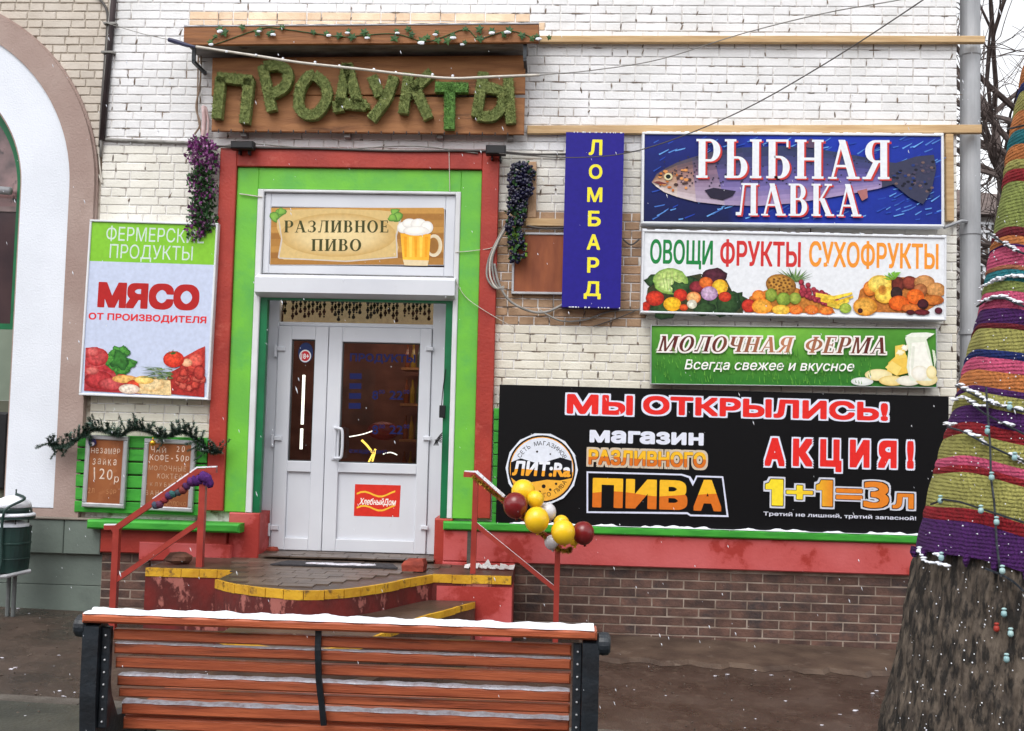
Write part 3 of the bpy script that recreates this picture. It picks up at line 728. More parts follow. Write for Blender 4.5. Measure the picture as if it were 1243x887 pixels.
# ---- door set, recessed
DY = .26
fr = MB(); a0, a1 = RV0, RV1
dx0, dxm, dx1 = X(333.5, 540, DY), X(395.5, 535, DY), X(521.5, 535, DY); dz1 = Z(430, 397, DY); dz0 = DZ
fr.box(a0+.0, dx0, DY-.012, DY+.07, dz0, sz, bev=.006); fr.box(dx1, a1, DY-.012, DY+.07, dz0, sz, bev=.006)
bz0, bz1 = dz1+.01, Z(430, 360, DY)
fr.box(dx0, dx1, DY-.011, DY+.07, dz1, dz1+.035, bev=.006); fr.box(dx0, dx1, DY-.011, DY+.07, bz1, sz+.05, bev=.006)
fr.build('door_frame', m_upvc, shop)
mb = MB(); mb.box(dx0+.002, dx1-.002, DY+.03, DY+.036, dz1+.036, bz1-.001); fl = mb.build('fanlight_pane', m_glass, shop)
def leaf(name, x0, x1, gl, pn, label):
    """gl, pn: px corners (x0,y0,x1,y1) of glass and of the lower panel"""
    gx0, gx1 = X(gl[0], (gl[1]+gl[3])/2, DY), X(gl[2], (gl[1]+gl[3])/2, DY); gz0, gz1 = Z(gl[0], gl[3], DY), Z(gl[0], gl[1], DY)
    qx0, qx1 = X(pn[0], (pn[1]+pn[3])/2, DY), X(pn[2], (pn[1]+pn[3])/2, DY); qz0, qz1 = Z(pn[0], pn[3], DY), Z(pn[0], pn[1], DY)
    mb = MB(); z0, z1 = dz0+.004, dz1-.003
    mb.box(x0, gx0, DY-.03, DY+.05, z0, z1, bev=.005); mb.box(gx1, x1, DY-.03, DY+.05, z0, z1, bev=.005)
    mb.box(gx0, gx1, DY-.029, DY+.05, gz1, z1, bev=.005); mb.box(gx0, gx1, DY-.029, DY+.05, qz1, gz0, bev=.005); mb.box(gx0, gx1, DY-.029, DY+.05, z0, qz0, bev=.005)
    o = mb.build(name, m_upvc, shop); tag(o, label)
    mb = MB(); mb.box(gx0+.001, gx1-.001, DY-.004, DY+.02, qz0+.001, qz1-.001); mb.build('panel', m_upvc, o)
    mb = MB(); mb.box(gx0+.001, gx1-.001, DY+.005, DY+.011, gz0+.001, gz1-.001); mb.build('pane', m_glass, o)
    mb = MB(); k = .009
    for q in ((gx0, gx0+k, gz0, gz1), (gx1-k, gx1, gz0, gz1), (gx0+k, gx1-k, gz0, gz0+k), (gx0+k, gx1-k, gz1-k, gz1)): mb.box(q[0]+.0005, q[1]-.0005, DY-.008, DY+.004, q[2]+.0005, q[3]-.0005)
    mb.build('seal', m_seal, o)
    return o, (gx0, gx1, gz0, gz1)
lf, lg = leaf('door', dx0+.004, dxm-.003, (352.5, 412, 381, 559), (347.5, 572, 377, 652), 'narrow left leaf of the white entrance door')
rf, rg = leaf('door', dxm+.003, dx1-.004, (414, 415, 508.5, 561), (409.5, 573, 504.5, 653.5), 'wide right leaf of the white entrance door')
for yy in ((418, 434), (527, 542), (634, 651)):
    for hx, side in ((334-(yy[0]-418)*.035, 0),):
        mb = MB(); x = dx0-.005; z = Z(333, sum(yy)/2, DY)
        mb.box(x-.02, x+.005, DY-.055, DY-.031, z-.055, z+.055, bev=.006); mb.box(x+.006, x+.075, DY-.05, DY-.031, z-.0, z+.04, bev=.005); mb.build('hinge', m_upvc, lf)
    mb = MB(); x = dx1+.005; z = Z(521, sum(yy)/2, DY)
    mb.box(x-.055, x+.01, DY-.05, DY-.031, z-.0, z+.035, bev=.005); mb.build('hinge', m_upvc, rf)
mb = MB(); hx = X(413, 538, DY-.1)
hz0, hz1 = Z(412, 556, DY-.1), Z(412, 520, DY-.1); r0 = X(406, 538, DY-.03)
path = cat_rom([(r0, DY-.03, hz1), (r0+.05, DY-.09, hz1), (hx+.015, DY-.1, hz1-.03), (hx+.015, DY-.1, hz0+.03), (r0+.05, DY-.09, hz0), (r0, DY-.03, hz0)], 6)
mb.tube(path, .013, 8); mb.box(r0-.02, r0+.016, DY-.042, DY-.0305, hz0-.02, hz1+.02, bev=.004); mb.box(r0-.005, r0+.004, DY-.044, DY-.0425, (hz0+hz1)/2-.06, (hz0+hz1)/2-.03)
mb.build('handle', m_upvc, rf, smooth=False)
# room behind the glass
rm = MB(); ra, rb, rz0, rz1 = a0-.6, a1+.6, dz0-.02, sz+.2
rm.face([(ra, 2.6, rz0), (rb, 2.6, rz0), (rb, 2.6, rz1), (ra, 2.6, rz1)]); rm.face([(ra, .36, rz0), (ra, 2.6, rz0), (ra, 2.6, rz1), (ra, .36, rz1)])
rm.face([(rb, .36, rz0), (rb, 2.6, rz0), (rb, 2.6, rz1), (rb, .36, rz1)]); rm.face([(ra, .36, rz1), (rb, .36, rz1), (rb, 2.6, rz1), (ra, 2.6, rz1)])
rm.face([(ra, .36, rz0), (rb, .36, rz0), (rb, 2.6, rz0), (ra, 2.6, rz0)])
rm.build('shop_interior', m_room, shop)
fx = MB()                                          # shelf with bottles and packets, counter
for k in range(4): fx.box(a0+.9, a1+.3, 2.1, 2.5, dz0+.55+.38*k, dz0+.575+.38*k)
fx.build('shelf', m_wood_sign, shop)
cols = [C(120,60,30), C(150,120,40), C(60,80,60), C(130,40,40), C(150,140,130)]
for ci, c_ in enumerate(cols):
    fx = MB()
    for k in range(4):
        for q in range(5):
            x = a0+.95+.07*(q*5+ci)*.92
            if x > a1+.25: continue
            fx.lathe((x, 2.2, dz0+.58+.38*k), [(.026, 0), (.026, .14), (.011, .2), (.011, .25)], 8)
    fx.build('bottle', M('bottle_tint_%d' % ci, c_, rough=.25), shop)
fx = MB(); fx.box(a0-.2, a1+.2, 1.5, 1.58, rz1-.09, rz1-.04); fx.build('added_ceiling_lamp', M('added_ceiling_tube', C(240,240,220), emit=(1, .93, .78, 1), estr=9.0), shop)  # lamp out of view, added to brighten the room behind the door glass
fx = MB(); fx.box(a0+.35, a1+.2, 1.2, 1.6, dz0, dz0+.72); fx.build('counter', M('counter_front', C(84,66,66), C(60,52,54), 6), shop)
# lamps seen through the door
fx = MB(); q = W(367, 500, .9); fx.box(q.x-.008, q.x+.012, .88, .91, Z(367, 545, .9), Z(367, 520, .9)); lt = fx.build('tube_lamp', m_tube, shop); fx = MB(); fx.box(q.x-.006, q.x+.014, .88, .91, Z(367, 515, .9), Z(367, 455, .9)); lt = fx.build('tube_lamp', m_tube, shop)
fx = MB(); fx.tube(cat_rom([W(439, 534, .8), W(446, 541, .8), W(452, 549, .8)], 5), .011, 6); fx.tube(cat_rom([W(447, 562, .8), W(452, 552, .8), W(456, 545, .8), W(452, 560, .8)], 5), .009, 6)
fx.build('yellow_lamp_loop', m_neon, shop)
fx = MB(); fx.tube(cat_rom([W(424, 530, .85), W(440, 527, .85), W(452, 523, .85)], 5), .005, 6); fx.tube(cat_rom([W(465, 551, .85), W(474, 549, .85), W(482, 552, .85)], 5), .005, 6)
fx.build('strip_lamp', m_tube, shop)
fx = MB(); fx.ball(W(465, 523, 1.1), .13, 12, 8, sq=(1.2, .6, .7)); fx.build('red_awning_light', M('dim_red_shade', C(130,30,34), rough=.4), shop)
# bead curtain above the door behind the fanlight
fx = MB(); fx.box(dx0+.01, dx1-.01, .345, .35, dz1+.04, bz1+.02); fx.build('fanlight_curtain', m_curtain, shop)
fx = MB(); x = dx0+.03; i = 0
while x < dx1-.02:
    ln = .11+.03*sin(i*1.7)+ru(-.01, .01); z = bz1-.0; k = 0
    while k*.022 < ln+.06:
        fx.ball((x, DY+.06, z-k*.022), .0095 if (k+i) % 3 else .017, 6, 4); k += 1
    x += ru(.026, .04) if i % 9 else .07; i += 1
fx.build('bead_curtain', m_bead, shop, kind='stuff')
fx = MB()
for i in range(14): fx.box(dx0+.18+i*.055, dx0+.18+i*.055+.035, .40, .41, bz1-.035-rnd()*.01, bz1-.012)
fx.build('lamp_row', m_tube, shop)

# door print: red sticker sign, age sticker, lettering on glass
class Flat:
    def __init__(s, Y): s.Y = Y; s.fr = (Vector((0, 0, 0)), XA, ZA)
    def loc(s, px, py): p = W(px, py, s.Y); return p.x, p.z
P = Print(Flat(DY-.005), DY-.0055)
P.poly([(431, 587.5), (486.5, 589), (484.5, 627.5), (429.5, 626)], C(214,52,40))
for oy, fl_ in ((600, 1), (617, 1)):
    pts = [(433+i*5.2, oy+3.2*sin(i*.8+3.4)*(1) - .1*i) for i in range(10)]
    P.poly([(x, y-1.1) for x, y in pts] + [(x, y+1.1) for x, y in pts[::-1]], C(244,190,60))
P.text('ХлебныйДом', (436, 604), (481, 615), C(250,248,240), .02, shear=.18)
P.build('sticker', rf)
P = Print(Flat(DY+.004), DY+.0035)
P.blob(371, 428, 9.5, 13, C(40,52,96), hx=0, hy=0); P.blob(370.5, 432, 7.5, 8, C(226,226,230), hx=0, hy=0); P.blob(370.5, 432, 6, 6.4, C(200,50,60), hx=0, hy=0)
P.text('18+', (366, 429), (375, 435.5), C(240,240,240), .02); P.build('age_sticker', lf)
P = Print(Flat(DY+.004), DY+.0035)
bl = C(22,28,78)
P.text('ПРОДУКТЫ', (425, 428.5), (504, 442), bl, .035)
for k in range(4): P.rect(424.5-.4*k, 453+k*12, 439-.4*k, 460+k*12, bl)
for k, yy in enumerate((474, 516)):
    P.text('8', (452, yy), (459, yy+11), bl, .02); P.text('oo', (460, yy-1), (467, yy+4), bl, .02); P.text('22', (473, yy), (489, yy+11), bl, .02); P.text('oo', (490, yy-1), (497, yy+4), bl, .02)
P.text('ежедневно', (424, 545), (470, 552), bl, .01)
P.build('glass_lettering', rf)

# bell box and cable at the right of the door
t = thing('door_bell', W(538, 500, -.05), 'small black box with a looped wire on the right door reveal', 'bell')
mb = MB(); mb.box(X(534, 500, .0), X(541, 500, .0), -.06, .03, Z(538, 507), Z(538, 492), bev=.006); mb.build('case', m_black, t)
mb = MB(); mb.tube(cat_rom([W(536, 492, -.04), W(538, 470, -.04), W(541, 448, -.035)], 6), .004, 5)
for k in range(5): c = W(531, 532, -.05); mb.tube(cat_rom([c+Vector((-.03+.01*k, 0, -.06)), c+Vector((.0, -.01, .0)), c+Vector((.04, -.01*k, .05-.02*k)), c+Vector((.0, -.01, -.02)), c+Vector((-.02, 0, -.05+.01*k))], 5), .003, 5)
mb.build('wire', m_black, t)

# ---- ledges, pink plinth band
lx0 = X(538, 635, -.12)
mb = MB(); mb.box(lx0, XR+.0, -.13, .0, LZ-.06, LZ+.008, bev=.012); mb.build('window_ledge', m_green_board, shop)
mb = MB(); ribbon(mb, lx0+.55, XR-.05, -.128, -.015, LZ+.0085, .020, 4, .02, gaps=.18)
mb.build('snow_cover', m_snow, shop, smooth=True, kind='stuff')
PB = Z(800, 689, -.09)
mb = MB(); mb.box(lx0+.004, XR-.0, -.10, -.0, PB, LZ-.061, bev=.01); mb.box(lx0-.0, X(625, 680, -.1), -.098, .0, ZP-.06, PB-.001, bev=.01)
mb.build('plinth_band', m_pink, shop)
mb = MB(); q = X(570, 660, -.1); mb.box(q-.02, q+.02, -.104, -.1005, ZP, LZ-.065); mb.build('cement_patch', m_kerb, shop)
# left ledge and band
LZ2 = Z(200, 636, -.12); ll0, ll1 = X(110, 636, -.12), X(294, 636, -.12)
mb = MB(); mb.box(ll0, ll1, -.20, .0, LZ2-.05, LZ2+.025, bev=.015); mb.build('window_ledge', m_green_board, shop)
lb0 = X(121, 665, -.1); PBL = Z(180, 672, -.09)
mb = MB(); mb.box(lb0, g0+.045, -.10, .0, PBL, LZ2-.051, bev=.01); mb.build('plinth_band', m_red, shop)
mb = MB(); mb.box(X(168, 680, -.11), g0+.10, -.115, .0, ZP-.05, PBL+.10, bev=.012); mb.build('plinth_patch', m_pink, shop)

# ================================================================== BROWN BRICK PLINTH (own thing)
pl = thing('brick_plinth', (X(640, 700), -.03, 0), 'brown clinker brick plinth under the pink and green ledges', 'wall')
mb = MB(); pr0 = X(620, 700, -.05)
mb.box(pr0, XR-.01, -.045, -.001, -.4, PB-.002); mb.build('joint_mortar', m_brown_mortar, pl); mb = MB(); mb.box(lb0, X(180, 700, -.05), -.045, -.001, -.3, PBL-.002); mb.build('joint_mortar', m_brown_mortar, pl)
def free_pl(z):
    o = []
    if z < PB-.03: o.append((pr0+.002, XR-.012))
    if z < PBL-.03: o.append((lb0+.002, X(180, 700, -.05)))
    return o
bk = lay(0, 0, PB-.078*9+.004, PB, BH, free_pl, bond='stretch', seed=3)
bk = [b for b in bk if b[1] > gz(b[0])-.03]
cache = []
for s_ in range(4):
    q = jitter_brick(BL, BH, .004, seed=s_+40); me = q.build('brick', m_brown, None, (0, 0, 0)); cache.append(me.data); bpy.data.objects.remove(me)
for i, (x, z, Lk) in enumerate(bk):
    o = bpy.data.objects.new('brick', cache[i % 4]); COL.objects.link(o); o.parent = pl; o.location = Vector((x, -.045+ru(-.002, .002), z))-pl.location; o.scale = (Lk/BL, 1, 1)

# ================================================================== ENTRANCE PLATFORM AND STEPS
plat = thing('entrance_steps', (X(400, 700, -.8), -.8, 0), 'stepped entrance platform with curved yellow painted edges', 'steps')
def gp(px, py, z): p = G(px, py, z); return (p.x, p.y)
blkL0, blkL1 = gp(173, 690, ZP), gp(262, 690, ZP)
curve = [gp(262, 703, ZP), gp(285, 709, ZP), gp(330, 714.5, ZP), (gp(375, 717, ZP)), gp(420, 715, ZP), gp(460, 709.5, ZP), gp(495, 702.5, ZP), gp(525, 697, ZP)]
curve = [(p.x, p.y) for p in cat_rom([(a, b, 0) for a, b in curve], 4)]
rx0, ry0 = curve[-1]; rxe = X(621, 697, ry0)
yl = (blkL0[1]+blkL1[1])/2
outline = [(blkL0[0], -.002), (blkL0[0], yl), (curve[0][0], yl)] + curve + [(rxe, ry0+.02), (rxe, -.103), (g0-0.0, -.103), (g0-0.0, -.002)][0:2] + [(blkL0[0]+.2, -.103)][0:0]
mb = MB(); mb.slab(outline, gz(0)-.1, ZP-.02); mb.build('platform_core', m_riser, plat)
# wet screed top
mb = MB(); mb.slab([(a, b) for a, b in outline], ZP-.0195, ZP-.006); mb.build('screed', m_mud, plat)
mb = MB(); mb.box(RV0-.002, RV1+.002, -.05, .36, ZP-.12, dz0-.004); mb.build('threshold', m_mud, plat)
def edge_strip(path, z, h=.062, w=.018):
    """yellow edge: separate tablets following the path"""
    out = []; P_ = [Vector((a, b, 0)) for a, b in path]; i = 0; d = 0
    tot = sum((P_[k+1]-P_[k]).length for k in range(len(P_)-1)); 
    def at(s):
        for k in range(len(P_)-1):
            l = (P_[k+1]-P_[k]).length
            if s <= l: return P_[k].lerp(P_[k+1], s/max(l, 1e-6))
            s -= l
        return P_[-1]
    n = max(1, int(tot/.14)); st = tot/n
    for k in range(n):
        a, b = at(k*st+.002), at((k+1)*st-.002); t_ = (b-a).normalized(); nrm = Vector((t_.y, -t_.x, 0))
        if nrm.y > 0: nrm = -nrm
        o_, i_ = .006+ru(0, .003), w
        vs = [a+nrm*o_, b+nrm*o_, b-nrm*i_, a-nrm*i_]
        mb = MB(); jz = ru(-.003, .003); mb.slab([(v.x, v.y) for v in vs], z-h+jz, z+jz*.4); out.append(mb)
    return out
for m_ in edge_strip([(blkL0[0], yl), (curve[0][0], yl)], ZP) + edge_strip(curve, ZP) + edge_strip([(rx0, ry0), (rxe, ry0+.02)], ZP):
    m_.build('edge_tablet', m_yellow, plat)
# lower step
Z2 = ZP-.18
c2 = [gp(262, 770, Z2), gp(300, 780, Z2), gp(350, 788, Z2), gp(420, 784, Z2), gp(470, 766, Z2), gp(510, 749, Z2), gp(545, 739.5, Z2), gp(576, 730.5, Z2)]
c2 = [(p.x, p.y) for p in cat_rom([(a, b, 0) for a, b in c2], 4)]
mb = MB(); mb.slab([(c2[0][0], yl)] + c2 + [(c2[-1][0], ry0-.02)], -.1, Z2-.01); mb.build('lower_step', m_mud, plat)
for m_ in edge_strip(c2, Z2, .045, .015): m_.build('edge_tablet', m_yellow, plat)
Z3 = .19; c3_ = [(x*1.0 - (.15 if i > len(c2)/2 else -.15)*0, y-.38) for i, (x, y) in enumerate(c2)]
mb = MB(); mb.slab([(c3_[0][0], yl)] + c3_ + [(c3_[-1][0], ry0-.02)], -.1, Z3); mb.build('bottom_step', m_mud, plat)
mb = MB(); mb.box(X(530, 720, ry0), rxe+.006, ry0-.0, ry0+.3, .05, ZP-.085); mb.build('side_pier', m_pink, plat)
# paving bricks on the platform in front of the door
def inside(pt, poly):
    c = False; n = len(poly); j = n-1
    for i in range(n):
        if (poly[i][1] > pt[1]) != (poly[j][1] > pt[1]) and pt[0] < (poly[j][0]-poly[i][0])*(pt[1]-poly[i][1])/(poly[j][1]-poly[i][1])+poly[i][0]: c = not c
        j = i
    return c
mb = MB(); mb.box(-.118, .118, -.058, .058, -.005, .006, bev=0); tm = mb.build('paver', m_tile, None, (0, 0, 0)); tmesh = tm.data; bpy.data.objects.remove(tm)
row = 0; y = .16
while y > -1.75:
    x = X(300, 700, y)+(row % 2)*.12
    while x < X(535, 700, y):
        ok = inside((x, y-.05), [(p[0], p[1]+.07) for p in outline]) if y < -.12 else (RV0+.12 < x < RV1-.12)
        if ok and inside((x+.12, y-.06), [(p[0], p[1]+.09) for p in outline]) or (y >= -.12 and ok):
            o = bpy.data.objects.new('paver', tmesh); COL.objects.link(o); o.parent = plat
            o.location = Vector((x, y, (ZP-.003 if y < -.1 else dz0-.004)+ru(-.0012, .0012)))-plat.location; o.rotation_euler = (ru(-.006, .006), ru(-.006, .006), 0)
        x += .242
    y -= .122; row += 1
# things lying on the platform
mt = thing('door_mat', G(410, 685.5, ZP+.01), 'dark door mat with a patch of snow before the white door', 'door mat')
c = mt.location; mb = MB(); mb.slab([(c.x-.52, c.y-.10), (c.x+.50, c.y-.10), (c.x+.42, c.y+.14), (c.x-.44, c.y+.14)], ZP+.006, ZP+.016); mb.build('mat', m_mat, mt)
mb = MB(); 
for k in range(9): mb.ball((c.x-.19+.055*k, c.y+ru(-.03, .02), ZP+.016), .07, 9, 5, sq=(1, .6, .12), jit=.15)
mb.build('snow_patch', m_snow_thin, mt, smooth=True)
def rock(px, py, r, sq, label, cat='brick', m=m_stone):
    p = G(px, py, ZP); mb = MB(); mb.ball((p.x, p.y, ZP+r*sq[2]*.9), r, 7, 5, sq=sq, jit=.14); tag(mb.build('broken_brick', m, None, (p.x, p.y, ZP)), label, cat)
mb = MB(); p = G(503, 692, ZP+.004)
hull = [(-.092, -.05), (.075, -.06), (.09, .045), (-.06, .06)]
top = [(-.08, -.03, .075), (.065, -.045, .1), (.085, .04, .095), (-.05, .05, .09)]
mb.add([(p.x+a, p.y+b, ZP+.002) for a, b in hull] + [(p.x+a*1.06, p.y+b*1.05, ZP+.05) for a, b in hull] + [(p.x+a, p.y+b, ZP+c_) for a, b, c_ in top],
       [(3, 2, 1, 0)] + [(i, (i+1) % 4, 4+(i+1) % 4, 4+i) for i in range(4)] + [(4+i, 4+(i+1) % 4, 8+(i+1) % 4, 8+i) for i in range(4)] + [(8, 9, 10, 11)])
tag(mb.build('broken_brick', m_stone, None, (p.x, p.y, ZP)), 'loose broken red brick lying right of the door on the platform', 'brick')
rock(331, 672, .055, (1.1, .7, .6), 'small red brick lump at the left foot of the white door')
rock(217, 684, .10, (1.2, .7, .5), 'flat brown stone by the left handrail post on the platform', 'stone', M('brown_stone', C(110,72,56), C(84,56,46), 10, .8, .5))
mb = MB(); p = G(592, 690, ZP); 
for k in range(11):
    a = k*.57; q = [(p.x-.19+.036*k, p.y-.03+.03*sin(a), ZP+.004+.012*(k % 2)), (p.x-.15+.036*k, p.y-.06, ZP+.006), (p.x-.14+.036*k, p.y+.03+.02*cos(a), ZP+.012+.02*((k+1) % 2)), (p.x-.19+.036*k, p.y+.05, ZP+.02+.02*sin(a)**2)]
    mb.face(q)
mb.face([(p.x-.05, p.y, ZP+.01), (p.x+.04, p.y-.01, ZP+.01), (p.x+.0, p.y+.02, ZP+.075)])
tag(mb.build('paper_scrap', m_paper, None, (p.x, p.y, ZP)), 'crumpled white paper at the foot of the right handrail', 'paper')

# ================================================================== NEIGHBOUR BUILDING (left)
nb = thing('arched_building', (XB-1.5, 0, 0), 'beige brick building with white and mauve arch round a green framed window', 'building')
kx = 8.7/1250/cos(YAW)
ac = W(-112, 225); R1 = (X(118, 225)-ac.x); R2 = X(88.5, 220)-ac.x; R3 = X(29.5, 220)-ac.x; R4 = X(27, 230)-ac.x
gpx = 12*kx; ZB = Z(80, 627); 
mb = MB(); rr_ = R3+.02
mb.box(ac.x+rr_, XB, .001, .3, -.3, ZT); mb.box(ac.x-rr_, ac.x+rr_, .001, .3, ac.z+rr_, ZT); mb.box(XB-8, ac.x-rr_, .001, .3, -.3, ZT)
for i in range(24):
    za_, zb2 = ac.z+rr_*i/24, ac.z+rr_*(i+1)/24; e_ = sqrt(max(0, rr_*rr_-(za_-ac.z)**2))*.999
    if rr_-e_ > .002: mb.box(ac.x+e_, ac.x+rr_, .001, .3, za_, zb2); mb.box(ac.x-rr_, ac.x-e_, .001, .3, za_, zb2)
mb.build('joint_mortar', m_mortar_b, nb)
def free_nb(z):
    if z > ac.z+R1: return [(XB-2.2, XB-.012)]
    h = z-ac.z; e = ac.x+(sqrt(max(0, R1*R1-h*h)) if h > 0 else R1)
    return [(e+.01, XB-.012)] if e+.05 < XB-.012 else []
lnb = lay(0, 0, ac.z-.3, 6.6, BH, free_nb, seed=9)
place_bricks(lnb, BH, nb, lambda x, z: m_beige, 290)
def arch_band(name, m, ro, ri, zb, y0, y1, par=nb):
    mb = MB(); n = 48; po, pi_ = [], []
    for i in range(n+1):
        a = pi*i/n; po.append((ac.x+ro*cos(a), ac.z+ro*sin(a))); pi_.append((ac.x+ri*cos(a), ac.z+ri*sin(a)))
    po = [(ac.x+ro, zb)] + po + [(ac.x-ro, zb)]; pi_ = [(ac.x+ri, zb)] + pi_ + [(ac.x-ri, zb)]
    for i in range(len(po)-1):
        a, b, c_, d_ = po[i], po[i+1], pi_[i+1], pi_[i]
        mb.add([(a[0], y0, a[1]), (b[0], y0, b[1]), (c_[0], y0, c_[1]), (d_[0], y0, d_[1]), (a[0], y1, a[1]), (b[0], y1, b[1]), (c_[0], y1, c_[1]), (d_[0], y1, d_[1])],
               [(0, 1, 2, 3), (0, 4, 5, 1), (2, 6, 7, 3)])
    mb.face([(ac.x+ri, y0, zb), (ac.x+ro, y0, zb), (ac.x+ro, y1, zb), (ac.x+ri, y1, zb)])
    return mb.build(name, m, par)
arch_band('mauve_arch', m_mauve, R1, R2, ZB, -.06, .02)
arch_band('mauve_arch_rim', m_mauve, R1+.018, R1, Z(120, 470), -.03, .02)
arch_band('white_arch', m_stucco, R2, R3, Z(40, 615), -.045, .02)
arch_band('arch_bead', m_mauve, R3+.003, R4, Z(40, 610), -.035, .12)
mb = MB(); mb.box(ac.x+R4-.05, ac.x+R2, -.05, .02, ZB, Z(40, 616)); mb.build('arch_foot', m_mauve, nb)
# window
wy = .10
zsill = Z(10, 400, wy)
wf = arch_band('window_frame', m_dkgreen, R4, R4-gpx, zsill, wy-.03, wy+.05)
wf.name = 'window_frame'
mb = MB(); mb.box(ac.x-R4, ac.x+R4-gpx, wy-.03, wy+.05, zsill, zsill+.05); mb.build('window_frame', m_dkgreen, nb)
def pane_below(name, m, z0, z1, y):
    mb = MB(); n = 24; pts = []
    r = R4-gpx+.01
    if z1 > ac.z:
        a1_ = math.asin(min(1, (z1-ac.z)/r)); 
        pts = [(ac.x+r, z0)] + [(ac.x+r*cos(a1_*i/n), ac.z+r*sin(a1_*i/n)) for i in range(n+1)]
        pts += [(ac.x-r*cos(a1_*i/n), ac.z+r*sin(a1_*i/n)) for i in range(n, -1, -1)] + [(ac.x-r, z0)]
    else: pts = [(ac.x+r, z0), (ac.x+r, z1), (ac.x-r, z1), (ac.x-r, z0)]
    mb.prism(pts, y, y+.01); return mb.build(name, m, nb)
zt1 = Z(5, 252, wy); zt2 = Z(5, 234, wy)
pane_below('pane', m_reflection, zt1+.004, ac.z+R4-gpx, wy)
pane_below('pane', m_pane_low, zsill+.05, zt1-.035, wy+.002)
mb = MB(); mb.box(ac.x-R4, ac.x+R4-gpx, wy-.01, wy+.03, zt1-.035, zt1+.01); mb.build('transom_bar', M('pinkish_grey_bar', C(150,130,128), C(120,104,104), 6, .5), nb)
mb = MB(); mb.tube([(ac.x-R4+.3, wy-.08, zt2+.09), (ac.x+R4-gpx-.03, wy-.08, zt2)], .035, 10); mb.build('awning_tube', m_steel, nb, smooth=True)
mb = MB(); mb.box(ac.x-R4, ac.x+R4, .06, .12, Z(10, 486, .06), zsill-.002); mb.build('pale_panel', m_greypanel, nb)
mb = MB(); mb.box(ac.x-R4, ac.x+R4+.0, .055, .12, ZB-.05, Z(10, 486, .06)-.002); mb.build('dark_render', m_olive, nb)
mb = MB(); q = X(4, 540, -.02); mb.box(q-.06, q+.035, -.03, .05, Z(4, 594, 0), Z(4, 500, 0), bev=.02); mb.build('meter_box', m_black, nb)
# plinth: two projecting panels over a recessed one
zA, zB_, zC = Z(77, 631, -.09), Z(77, 672, -.09), gz(-3.8)-.1
xa, xj, xc = X(-60, 650, -.09), X(77, 650, -.09), lb0-.004
mb = MB(); mb.box(xa, xc, -.105, .0, zA+.002, zA+.022, bev=.006); mb.build('plinth_cap', M('taupe_cap', C(136,126,116), C(118,110,102), 4), nb)
for u0, u1 in ((xa, xj-.003), (xj+.003, xc)):
    mb = MB(); mb.box(u0, u1, -.09, .0, zB_, zA, bev=.006); mb.build('plinth_panel', m_greyplinth, nb)
zm = Z(77, 710, -.05)
for z0, z1 in ((zC, zm-.002), (zm+.002, zB_-.002)):
    mb = MB(); mb.box(xa, xc+.012, -.04, .0, z0, z1, bev=.003); mb.build('lower_plinth_panel', m_greyplinth, nb)

# pipes at the joint
t = thing('conduit_pipe', W(131, 80, -.04), 'dark conduit pipes running down between beige and white bricks', 'pipe')
mb = MB(); mb.tube([W(139, -20, -.03), W(138, 0, -.03), W(124, 170, -.03)], .026, 8); mb.build('thick_pipe', m_pipe_dark, t, smooth=True)
mb = MB(); mb.tube(cat_rom([W(112, -10, -.03), W(123, 1, -.03), W(130, 14, -.03), W(130, 40, -.03), W(124, 120, -.03), W(121, 178, -.03)], 6), .012, 6); mb.build('thin_pipe', m_cable_dark, t, smooth=True)
mb = MB(); mb.tube([W(135, 0, -.035), W(128, 90, -.035), W(123, 170, -.035), W(122, 190, -.03)], .011, 6); mb.build('grey_pipe', m_cable, t, smooth=True)
for y in (28, 63): mb = MB(); q = W(134-(y-28)*.07, y, -.05); mb.box(q.x-.06, q.x+.05, -.062, -.0, q.z-.008, q.z+.008); mb.build('clamp', m_cable, t)
t = thing('wall_cable', W(380, 176, -.04), 'grey cable run along the wall above the red door surround', 'cable')
mb = MB(); mb.tube([W(122, 169, -.02), W(180, 171.5, -.02), W(240, 173.5, -.02), W(262, 176, -.03)], .016, 6); mb.build('conduit', m_cable, t, smooth=True)
mb = MB(); mb.tube(cat_rom([W(240, 174, -.08), W(280, 178, -.09), W(380, 180, -.085), W(480, 183, -.085), W(590, 183, -.085), W(640, 187, -.05), W(690, 187, -.03)], 6), .010, 6); mb.build('cable', m_cable_dark, t, smooth=True)
mb = MB(); mb.tube(cat_rom([W(260, 180, -.08), W(300, 174, -.09), W(400, 181, -.085), W(500, 177, -.085), W(580, 186, -.085)], 6), .006, 5); mb.build('cable', m_cable, t, smooth=True)
mb = MB(); mb.tube(cat_rom([W(120, 178, -.02), W(121, 200, -.02), W(124, 222, -.02), W(120, 212, -.02)], 6), .007, 5); mb.build('cable', m_cable_white, t)

# ================================================================== CANOPY AND MOSS SIGN
cn = thing('sign_canopy', (X(440, 45, -.3), -.15, Z(440, 45, -.3)), 'wooden canopy board with ivy leaves and snow above the moss letter sign', 'canopy')
CY = -.34
F = Frame([(223, 29.5), (654, 32.5), (654, 56), (223, 50)], CY)
mb = MB(); F.boxl(mb, -F.w/2, F.w/2, -F.h/2, F.h/2, CY, CY+.03, bev=.005); mb.build('fascia_board', m_wood_fascia, cn)
mb = MB(); F.boxl(mb, -F.w/2+.02, F.w/2-.1, -F.h/2+.01, -F.h/2+.035, CY+.032, -.002); mb.build('soffit_board', m_soffit, cn)
mb = MB(); F.boxl(mb, -F.w/2, F.w/2, F.h/2+.001, F.h/2+.014, CY-.006, -.004, bev=.004); mb.build('roof_sheet', M('pale_metal_sheet', C(206,206,212), C(190,190,196), 8, .4), cn)
mb = MB(); 
